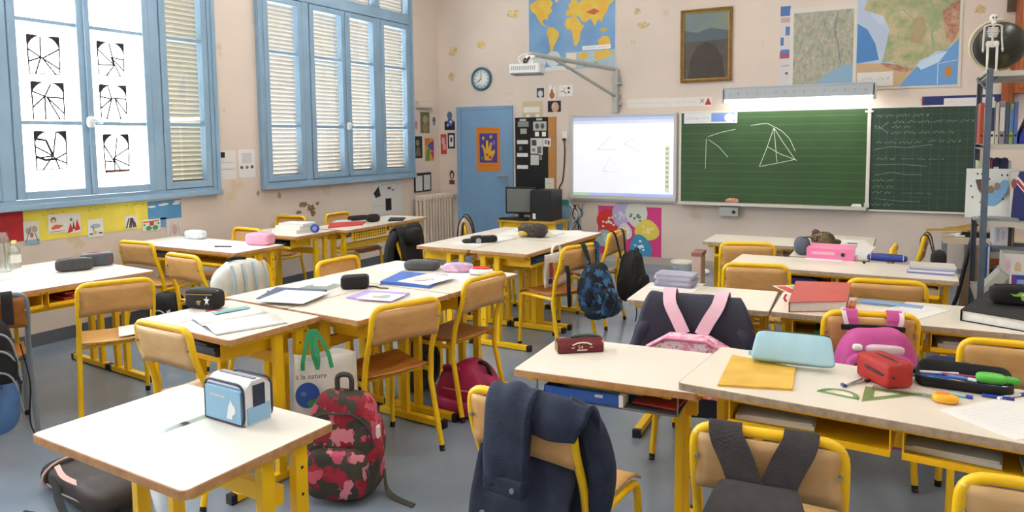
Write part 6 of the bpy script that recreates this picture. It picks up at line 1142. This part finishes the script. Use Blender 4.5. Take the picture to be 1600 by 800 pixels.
# ---------------------------------------------------------------- computer corner
yq = 8.12; a, b = PY(776, 343, yq-.2), PY(869, 347, yq-.2); zq = a.z; cxq = (a.x+b.x)/2; wq = b.x-a.x
T = thing('computer_table', 'small brown-topped yellow table carrying the computer by the door', 'table', (cxq, yq, 0))
part(T, 'tabletop', [col('#b98d4c', .5), col('#c9a02e', .5)], lambda m: m.prism(rrect(wq, .42, .02, 3), zq-.025, zq, 0, 1))
for sx in (-1, 1):
    for sy in (-1, 1): part(T, 'leg', YEL, lambda m: m.bb((sx*(wq/2-.05)-.02, sy*.17-.02, 0), (sx*(wq/2-.05)+.02, sy*.17+.02, zq-.025)))
part(T, 'apron', YEL, lambda m: m.bb((-wq/2+.08, -.18, zq-.14), (wq/2-.05, -.165, zq-.025))); part(T, 'shelf', YEL, lambda m: m.bb((-wq/2+.06, -.16, .15), (wq/2-.06, .16, .17)))
p = PY(809, 335, yq-.05); T = thing('computer_monitor', 'dark flat computer monitor on the small table', 'monitor', (p.x, yq+.02, zq), rad(8)); k = .395
part(T, 'base', BLK, lambda m: m.prism(rrect(.2, .15, .04, 3), 0, .015)); part(T, 'stand', BLK, lambda m: m.box((0, .03, .05), (.06, .03, .08)))
part(T, 'housing', BLK, lambda m: m.bb((-k/2, -.01, .06), (k/2, .03, .40)), .006); part(T, 'screen', col('#7d817f', .25), lambda m: m.bb((-k/2+.022, -.0125, .085), (k/2-.022, -.0095, .378)))
p = PY(851, 340, yq); T = thing('computer_tower', 'black computer tower next to the flat monitor', 'computer', (p.x, yq+.02, zq), 0)
part(T, 'case', col('#1b1b1e', .45), lambda m: m.bb((-.13, -.15, 0), (.15, .18, .375)), .006); part(T, 'front_panel', col('#0f0f12', .3), lambda m: m.bb((-.14, -.14, .01), (-.13, .17, .365))); part(T, 'drive_bay', col('#2a2a2e', .3), lambda m: m.bb((-.143, -.1, .28), (-.14, .12, .32))); part(T, 'sticker', WHT, lambda m: m.bb((-.10, -.153, .02), (-.06, -.15, .09)))
p = PY(800, 344, yq-.17); T = thing('keyboard', 'black keyboard lying before the monitor', 'keyboard', (p.x+.02, yq-.15, zq), 0)
part(T, 'base', BLK, lambda m: m.bb((-.19, -.055, 0), (.19, .06, .018))); part(T, 'keys', col('#2b2b30', .5), lambda m: [m.bb((-.18+.03*i, -.045+.024*j, .018), (-.155+.03*i, -.026+.024*j, .024)) for i in range(12) for j in range(4)])
T = thing('cable_bundle', 'tangled coloured cables beside the computer table', 'cables', (cxq+wq/2+.08, yq+.1, 0)); rnd = random.Random(4)
for i, h_ in enumerate(('#2f5f9a', '#b03a3a', '#2a2a2e', '#3f8a7a', '#c9c9c9', '#26262a')): part(T, 'cable', col(h_, .5), lambda m: m.tube(spline([(rnd.uniform(-.06, .12), rnd.uniform(-.05, .1), z_) for z_ in (.01, .25, .45, .62, .75)], 6), .008, 6))
T = thing('blue_board', 'slim blue board leaning on the wall behind the cables', 'board', (PY(880, 330, YB-.06).x, YB-.06, 0)); part(T, 'face', DBLUE, lambda m: m.bb((-.09, 0, .02), (.09, .03, .76)), .004); part(T, 'top_clip', col('#3a8a72', .5), lambda m: m.bb((-.06, -.01, .70), (.07, .0, .77)))
# tub on the floor at the back wall
p = PZ(1065, 424, 0); T = thing('plastic_tub', 'white and blue plastic tub on the floor below the boards', 'tub', (p.x, p.y, 0)); part(T, 'bucket', col('#a9c6dc', .5, hex2='#e9ecec', scale=14), lambda m: m.lathe([(.005, 0), (.10, .002), (.12, .09)], 24)); part(T, 'rim', col('#e9e6d8', .5), lambda m: m.lathe([(.11, .09), (.127, .09), (.127, .125), (.112, .125), (.11, .1)], 24))
p = PZ(1098, 428, 0); tag(MB().sell((0, 0, .03), (.08, .05, .03), .9, .9, 14, 8, 0, None, blob(random.Random(9), .2)).build('crumpled_tissue', WHT, loc=(p.x, p.y, 0)), 'crumpled white tissue on the floor beside the tub', 'tissue')
# red and pale folders standing left of the bare desk
p = PZ(1122, 440, 0); T = thing('paper_sack', 'pale paper sack with red bottom beside the bare beige desk', 'bag', (-1.485, 5.96, 0), rad(5)); part(T, 'body', col('#d9c3bb', .7, .1, 12), lambda m: m.bb((-.04, -.12, .20), (.035, .10, .62)), .01); part(T, 'red_base', col('#b8302c', .6), lambda m: m.bb((-.043, -.123, 0), (.038, .103, .20)), .01); part(T, 'rim', col('#a9786f', .7), lambda m: m.bb((-.044, -.125, .60), (.04, .105, .63)))
# ---------------------------------------------------------------- metal shelving
SX0, SX1, SYF, SYR = .455, 1.36, 5.95, 6.72; SH = 2.0; STL = col('#5a6878', .4, .1, 9, metal=.15); SHB = col('#b9b6a8', .5)
T = thing('metal_shelving', 'grey metal shelving unit loaded with files right of the green board', 'shelving', (0, 0, 0))
for x in (SX0, SX1):
    for y in (SYF, SYR): part(T, 'post', STL, lambda m: (m.bb((x-.003, y-.02, 0), (x+.003, y+.02, SH)), m.bb((x, y-.003 if y == SYR else y-.02, 0), (x+.035*(1 if x == SX0 else -1), y+.003 if y == SYR else y-.014, SH))))
SHZ = [.41, .965, 1.49, 1.985]
for zz in SHZ: part(T, 'shelf', SHB, lambda m: (m.bb((SX0, SYF-.012, zz-.035), (SX1, SYR+.01, zz-.028)), m.bb((SX0, SYF-.015, zz-.035), (SX1, SYF-.011, zz)), m.bb((SX0, SYR+.008, zz-.035), (SX1, SYR+.012, zz)), m.bb((SX0, SYF-.012, zz-.004), (SX1, SYR+.01, zz))))
for y in (SYF, SYR): part(T, 'gusset', STL, lambda m: m.prism([(SX0, SH), (SX0+.1, SH), (SX0, SH-.1)], y-.002, y+.002, 0, 0, Matrix(((1, 0, 0, 0), (0, 0, 1, 0), (0, 1, 0, -.02), (0, 0, 0, 1)))))
part(T, 'side_brace', STL, lambda m: m.tube([(SX0-.004, SYF, 1.87), (SX0-.004, SYR, 1.985)], .008, 6))
# globe
g = PY(1562, 70, 6.45); zs = 1.985; R_ = .17
T = thing('globe', 'dark desk globe with pale ring on top of the shelving', 'globe', (g.x, 6.45, zs)); cz = R_+.03+.02
part(T, 'ball', col('#20241f', .35, hex2='#4a4630', scale=3.2, sharp=.56, detail=7), lambda m: m.sell((0, 0, cz), (R_, R_, R_), 1, 1, 36, 20)); part(T, 'meridian_ring', col('#cfc7ab', .35), lambda m: m.tube([((R_+.018)*math.cos(rad(a_)), 0, cz+(R_+.018)*math.sin(rad(a_))) for a_ in range(85, 300, 9)], .012, 8)); part(T, 'foot', col('#bcae8a', .4), lambda m: m.lathe([(.01, 0), (.10, .0), (.10, .012), (.02, .03), (.012, .05)], 20)); part(T, 'axis_pin', STEEL, lambda m: (m.cyl((.0, 0, cz+R_-.005), (0, 0, cz+R_+.025), .006)))
# skeleton model
s = PY(1549, 110, 6.06); T = thing('skeleton_model', 'small white plastic skeleton standing before the globe', 'skeleton model', (s.x, 6.06, zs), rad(8)); BN = col('#dedbd3', .5); Hh = PY(1549, 22, 6.06).z-zs; q = Hh/.40
def sk(m, pts, r): m.tube([(x*q, y*q, z_*q) for x, y, z_ in pts], [r_*q for r_ in r] if isinstance(r, list) else r*q, 8)
part(T, 'skull', BN, lambda m: (m.sell((0, 0, .372*q), (.024*q, .029*q, .028*q), .9, .9, 16, 10), m.sell((0, -.012*q, .342*q), (.015*q, .015*q, .014*q), .7, .7, 12, 8)))
part(T, 'eye_sockets', BLK, lambda m: (m.sell((-.009*q, -.026*q, .372*q), (.006*q, .004*q, .006*q), .9, .9, 8, 6), m.sell((.009*q, -.026*q, .372*q), (.006*q, .004*q, .006*q), .9, .9, 8, 6)))
part(T, 'spine', BN, lambda m: sk(m, [(0, 0, .20), (0, .008, .25), (0, .004, .30), (0, 0, .345)], .007))
part(T, 'rib_cage', BN, lambda m: [m.tube([((.036-.004*abs(k-3))*q*math.cos(rad(a_)), .026*q*math.sin(rad(a_)), (.252+.012*k)*q-.006*q*(1-math.sin(rad(a_)))) for a_ in range(-90, 271, 20)], .0035*q, 6, loop=False) for k in range(6)])
part(T, 'shoulder_girdle', BN, lambda m: sk(m, [(-.05, 0, .318), (-.02, -.012, .326), (0, -.012, .322), (.02, -.012, .326), (.05, 0, .318)], .005))
part(T, 'pelvis', BN, lambda m: (m.sell((-.02*q, 0, .195*q), (.02*q, .014*q, .022*q), .7, .7, 12, 8), m.sell((.02*q, 0, .195*q), (.02*q, .014*q, .022*q), .7, .7, 12, 8), m.sell((0, 0, .185*q), (.012*q, .012*q, .014*q), .8, .8, 10, 6)))
for sgn in (-1, 1):
    part(T, 'arm', BN, lambda m: (sk(m, [(sgn*.05, 0, .318), (sgn*.054, .002, .24)], [.007, .006]), sk(m, [(sgn*.054, .002, .24), (sgn*.058, -.008, .165)], [.006, .005]), sk(m, [(sgn*.058, -.008, .165), (sgn*.058, -.012, .14)], [.008, .004])))
    part(T, 'leg', BN, lambda m: (sk(m, [(sgn*.028, 0, .185), (sgn*.028, -.003, .10)], [.008, .008]), sk(m, [(sgn*.028, -.003, .10), (sgn*.028, 0, .015)], [.008, .006]), sk(m, [(sgn*.028, .008, .008), (sgn*.03, -.03, .005)], [.009, .006])))
# files on the shelves
def afile(px0, px1, py, zz, hexc, h, label, y=6.35, tilt=0, cat='binder', name='lever_arch_file', d=.27, lab=None):
    a, b = PY(px0, py, y), PY(px1, py, y); wd = b.x-a.x; T = thing(name, label, cat, ((a.x+b.x)/2, y, zz)); T.rotation_euler = (0, rad(tilt), 0); m_ = col(hexc, .55, .05, 12)
    part(T, 'cover', m_, lambda m: (m.bb((-wd/2, 0, 0), (-wd/2+.003, d, h)), m.bb((wd/2-.003, 0, 0), (wd/2, d, h)), m.bb((-wd/2, -.003, 0), (wd/2, 0, h)))); part(T, 'page_block', PG, lambda m: m.bb((-wd/2+.005, .01, .004), (wd/2-.005, d-.01, h-.015)))
    if lab: part(T, 'spine_label', col(lab, .6), lambda m: m.bb((-wd*.4, -.005, h*.3), (wd*.4, -.003, h*.85)))
    if name == 'lever_arch_file': part(T, 'finger_hole', BLK, lambda m: m.cyl((0, -.003, h*.2), (0, -.0055, h*.2), min(.012, wd*.3), n=10))
    return T
F2 = SHZ[2]; yy = 6.35
for i, (x0, x1, c_, h, lb, l2, tl) in enumerate(((1531, 1537, '#a5462f', .30, 'slim rust file at the left end of the upper shelf', None, 0), (1546, 1554, '#d8d5c8', .31, 'cream file with navy top on the upper shelf', '#1d2a5c', 0), (1555, 1560, '#c9c3b5', .30, 'thin beige file beside the cream one', None, 0), (1561, 1570, '#8d8890', .31, 'grey file with two dark holes on the upper shelf', '#d9d5d2', 0), (1571, 1576, '#4a5a70', .30, 'slate blue file beside the grey file', None, 0), (1577, 1583, '#8fa05a', .29, 'olive green magazine holder on the upper shelf', '#5a7fc0', 0), (1584, 1590, '#5570b0', .30, 'mid blue file beside the olive holder', None, 0))): afile(x0, x1, 200, F2, c_, h, lb, yy, tl, lab=l2)
T = thing('blue_file_box', 'large royal blue file box at the right of the upper shelf', 'box', (PY(1617, 200, yy).x, yy, F2)); part(T, 'body', col('#2c35a0', .5), lambda m: m.prism([(-.09, 0), (.12, 0), (.12, .36), (.0, .36), (-.03, .22), (-.09, .04)], -.02, .24, 0, 0, Matrix(((1, 0, 0, 0), (0, 0, 1, 0), (0, 1, 0, 0), (0, 0, 0, 1))))); part(T, 'label', col('#dcdcc8', .6), lambda m: m.bb((.01, -.024, .18), (.09, -.02, .3)))
F3 = SHZ[1]
for i, (x0, x1, c_, h, lb, l2) in enumerate(((1529, 1536, '#b9c0a0', .40, 'pale green file on the middle shelf behind the map box', None), (1541, 1547, '#c9d0b8', .40, 'light green file beside the red one on the middle shelf', None), (1548, 1551, '#a8303a', .40, 'narrow red file on the middle shelf', None), (1552, 1562, '#23264f', .42, 'navy file with pale label on the middle shelf', '#d9dccf'), (1563, 1575, '#2a2c56', .42, 'wide navy file on the middle shelf', None), (1576, 1580, '#b9b9bd', .40, 'thin grey file at the end of the navy files', None))): afile(x0, x1, 250, F3, c_, h, lb, 6.42, 0, lab=l2)
# map box at the shelf edge
a, b = PY(1507, 325, 6.2), PY(1588, 334, 6.2); T = thing('picture_calendar', 'white board with a blue and brown map picture on the middle shelf', 'calendar', ((a.x+b.x)/2, 6.15, F3), rad(-4)); wd = b.x-a.x; hg = PY(1515, 263, 6.2).z-F3
part(T, 'board', col('#e2e6e0', .6), lambda m: m.box((0, .02, hg/2), (wd, .014, hg), 0, 0, None, rad(-8)))
A = Art((-wd/2, -.032, hg), (1, 0, 0), (0, .139, -.99), wd, hg); A.h = .004; A.poly([(.2, .22), (.35, .2), (.45, .45), (.55, .4), (.7, .22), (.8, .22), (.78, .45), (.62, .7), (.5, .82), (.42, .75), (.4, .55), (.25, .42)], '#7fb2dc').poly([(.18, .22), (.34, .2), (.42, .5), (.36, .58), (.24, .42)], '#6a5248').ell(.48, .42, .07, .08, '#8a7a5a').ell(.6, .35, .06, .08, '#9a8570')
for u_, v_ in ((.22, .1), (.3, .1), (.68, .12), (.78, .12), (.1, .35), (.14, .58), (.3, .68), (.55, .9), (.72, .6), (.88, .42), (.9, .25), (.45, .2)): A.ell(u_, v_, .018, .025, '#4a5058', 8)
A.build('print').parent = T
p = PY(1596, 320, 6.1); T = thing('striped_folder', 'folder with red white and blue diagonal stripes on the middle shelf', 'folder', (p.x, 6.08, F3), rad(-10)); part(T, 'board', col('#2c3270', .5), lambda m: m.box((.03, 0, .17), (.20, .012, .34)))
A = Art((-.07, -.007, .34), (1, 0, 0), (0, 0, -1), .2, .34); A.h = .0005; A.poly([(.1, .2), (.2, .1), (1, .72), (.95, .85)], '#e9e9ec').poly([(.14, .2), (.2, .16), (1, .78), (.96, .83)], '#c22f3a').poly([(0, .0), (.25, 0), (.1, .3), (.05, 1), (0, 1)], '#d9d3d0').ell(.1, .25, .08, .1, '#8a5a52'); A.build('print').parent = T
tag(MB().box((0, 0, .006), (.26, .16, .012)).box((.02, 0, .016), (.22, .14, .008), .05).build('magazine_pile', col('#8f9394', .5), loc=(PY(1555, 334, 6.05).x, 6.05, F3)), 'grey magazines lying flat at the front of the middle shelf', 'magazine')
# lower shelf: magazines and boxes
F4 = SHZ[0]; yl = 6.2
def box_px(name, label, p0, p1, y, d, mat, cat, zbase=None, draw=None, rz=0, parts=True):
    a, b = PY(*p0, y), PY(*p1, y); T = thing(name, label, cat, ((a.x+b.x)/2, y, b.z if zbase is None else zbase), rad(rz)); wd = b.x-a.x; hh = a.z-(b.z if zbase is None else zbase)
    part(T, 'body', mat, lambda m: m.bb((-wd/2, 0, 0), (wd/2, d, hh)), .003)
    A = Art((-wd/2, 0, hh), (1, 0, 0), (0, 0, -1), wd, hh); A.h = .0005
    if draw: draw(A); A.build('print').parent = T
    return T
box_px('white_magazine_holder', 'white magazine holder standing under the middle shelf', (1553, 350), (1575, 384), 6.3, .24, col('#dcdde2', .5), 'holder', PY(1560, 384, 6.3).z, lambda A: A.rect(.2, .2, .4, .8, '#b9c3d8').rect(.55, .3, .75, .7, '#c9b9c9'))
box_px('dark_file', 'dark file with yellow stripe beside the white holder', (1575, 352), (1584, 386), 6.3, .24, col('#3a3440', .5), 'binder', PY(1560, 384, 6.3).z, lambda A: A.rect(.6, 0, .9, 1, '#8a7a3a'))
z_m = PY(1560, 384, 6.3).z
T = thing('paper_pile', 'high pile of orange and white papers on the lower shelf', 'papers', (PY(1581, 400, 6.3).x, 6.32, F4)); wd = .24; rnd = random.Random(11)
for k in range(7):
    hh = (z_m-F4)/7; part(T, 'layer', col(['#c9623a', '#e4e0da', '#cf7d4a', '#b9bfc6', '#d9683a', '#ecebe6', '#8f97a4'][k], .6), lambda m: m.box((rnd.uniform(-.01, .01), .11, hh*(k+.5)), (wd+rnd.uniform(-.02, .02), .22, hh*.97), rad(rnd.uniform(-4, 4))))
box_px('printed_box', 'white printed box in front of the paper pile', (1567, 396), (1610, 432), 6.05, .2, col('#e4e1dc', .6), 'box', F4+.002, lambda A: A.ell(.2, .25, .1, .12, '#d9b9c9').ell(.55, .3, .12, .14, '#d9c39a').ell(.25, .7, .1, .12, '#e0d3a0').ell(.7, .65, .1, .15, '#c9d3d9'))
box_px('blue_booklet', 'blue and purple booklet leaning on the printed box', (1578, 424), (1606, 450), 5.98, .02, col('#dcdfe6', .6), 'booklet', F4+.002, lambda A: A.rect(.1, .1, 1, .95, '#3a4aa0').rect(.1, .1, .3, .95, '#7a2f8a').rect(.4, .25, .8, .4, '#8fa6e0'))
box_px('navy_file', 'navy file standing behind the front post of the shelving', (1538, 385), (1546, 424), 6.25, .22, col('#2a4a8a', .5), 'binder', F4, lambda A: A.rect(.6, 0, .9, 1, '#c9d3dc'))
p = PY(1549, 432, 6.02); T = thing('tilted_box', 'pale grey box file tipped over on the lower shelf', 'box', (p.x-.04, 6.02, F4+.03), 0); T.rotation_euler = (0, rad(38), 0); part(T, 'body', col('#cfd0c6', .5), lambda m: m.bb((-.035, 0, -.01), (.035, .2, .20)), .004); part(T, 'rim', col('#b9bab0', .5), lambda m: m.bb((-.038, -.004, .19), (.038, .204, .206)))
# ---------------------------------------------------------------- grey side table, broom, planks
yt = 8.0; a = PY(1474, 372, yt); zt3 = a.z
T = thing('grey_side_table', 'grey metal table with clutter below the right end of the board', 'table', (a.x+.32, yt, 0)); part(T, 'tabletop', col('#cbbba5', .5), lambda m: m.bb((-.32, 0, zt3-.05), (.40, .5, zt3)))
for x in (-.30, .37):
    for y in (.03, .45): part(T, 'leg', GREY, lambda m: m.bb((x-.015, y-.015, 0), (x+.015, y+.015, zt3-.05)))
part(T, 'crossbar', GREY, lambda m: m.bb((-.29, .02, zt3-.34), (.37, .045, zt3-.29))); part(T, 'back_panel', col('#9aa0a0', .5), lambda m: m.bb((-.12, .45, zt3-.30), (.36, .46, zt3-.05)))
tag(MB().bb((-.16, -.05, 0), (.16, .06, .03)).bb((-.14, -.04, .03), (.14, .04, .045)).build('dark_tray', BLK, loc=(a.x+.30, yt+.2, zt3)), 'dark flat tray on the grey side table', 'tray')
T = thing('curled_cord', 'white curled cord lying on the grey side table', 'cord', (a.x+.1, yt+.15, zt3)); part(T, 'cord_loop', WHT, lambda m: m.tube(spline([(-.08, 0, .012), (-.02, .05, .012), (.04, .0, .03), (.0, -.05, .012), (.08, -.02, .012)], 6), .010, 6)); part(T, 'plug', col('#c9b98a', .5), lambda m: m.box((-.09, 0, .015), (.04, .03, .03)))
p0, p1 = PY(1447, 358, 8.35), PY(1540, 352, 8.35)
for i, (u0, v0, u1, v1, yy_) in enumerate(((1447, 359, 1540, 358, 8.3), (1490, 356, 1545, 346, 8.38), (1475, 357, 1548, 350, 8.45))):
    a_, b_ = PY(u0, v0, yy_), PY(u1, v1, yy_); mdl = (a_+b_)/2; l_ = (b_-a_).length; o = MB().box((0, 0, 0), (l_, .05, .02)).build('wooden_lath', col('#c2a24a', .5, .15, 9), loc=mdl); o.rotation_euler = (0, -math.asin((b_.z-a_.z)/l_), 0); tag(o, ['long yellow-brown wooden lath resting over the side table', 'short slanted lath at the back of the side table pile', 'third lath lying between the other laths'][i], 'lath', 'wooden laths over the side table')
T = thing('cardboard_box', 'cardboard box under the wooden laths on the side table', 'box', (a.x+.42, yt+.28, zt3)); hz = PY(1500, 360, 8.35).z-zt3-.012; part(T, 'body', col('#b39a72', .7), lambda m: m.bb((-.2, 0, 0), (.12, .2, hz))); part(T, 'tape', col('#c9b48c', .5), lambda m: m.bb((-.05, -.001, 0), (-.01, .201, hz+.001)))
pb = PZ(1497, 462, 0)
a_ = PY(1497, 458, 6.9); b_ = PY(1526, 352, 7.1)
T = thing('broom', 'black broom leaning beside the shelving', 'broom', (PZ(1492, 470, .0).x, 6.85, 0)); bx_ = T.location.x; tp = PY(1525, 350, 6.98); bt = PY(1496, 462, 6.85)
part(T, 'handle', BLK, lambda m: m.tube([(bt.x-bx_, 0, .05), (bt.x-bx_, 0, bt.z), (tp.x-bx_, .15, tp.z)], .016, 8) if False else m.tube([(bt.x-bx_-(tp.x-bt.x)*.6, -.05, .06), (bt.x-bx_, 0, bt.z), (tp.x-bx_, .15, tp.z)], .016, 8)); part(T, 'head', col('#8a2f3a', .6), lambda m: m.box((bt.x-bx_-(tp.x-bt.x)*.6, -.05, .045), (.28, .06, .05))); part(T, 'bristles', col('#2c3a6a', .8), lambda m: m.box((bt.x-bx_-(tp.x-bt.x)*.6, -.05, .012), (.27, .05, .024)))
q0 = PZ(1455, 468, .22); T = thing('cloth_bundle', 'red and blue bundle on the floor at the end of the exercise book desk', 'bundle', (q0.x, q0.y, 0)); part(T, 'red_cloth', col('#b0424a', .7, .2, 14), lambda m: m.sell((0, 0, .12), (.11, .11, .125), .7, .7, 20, 12, 0, None, blob(random.Random(4), .07))); part(T, 'blue_cloth', col('#2f3f94', .7, .2, 14), lambda m: m.sell((-.09, -.06, .11), (.09, .08, .11), .7, .7, 16, 10))
c_ = PY(1519, 420, 7.1); T = thing('leaning_board', 'brown hardboard leaning behind the rear shelving post', 'board', (c_.x+.06, 7.2, 0)); part(T, 'sheet', col('#8f7558', .6, .1, 9), lambda m: m.prism([(-.16, .0), (.22, 0), (.22, .62), (-.07, .62)], 0, .015, 0, 0, Matrix(((1, 0, 0, 0), (0, 0, 1, 0), (0, 1, 0, 0), (0, 0, 0, 1))))); part(T, 'edge_strip', GREY, lambda m: m.bb((-.30, .0, 0), (-.28, .02, .5)))
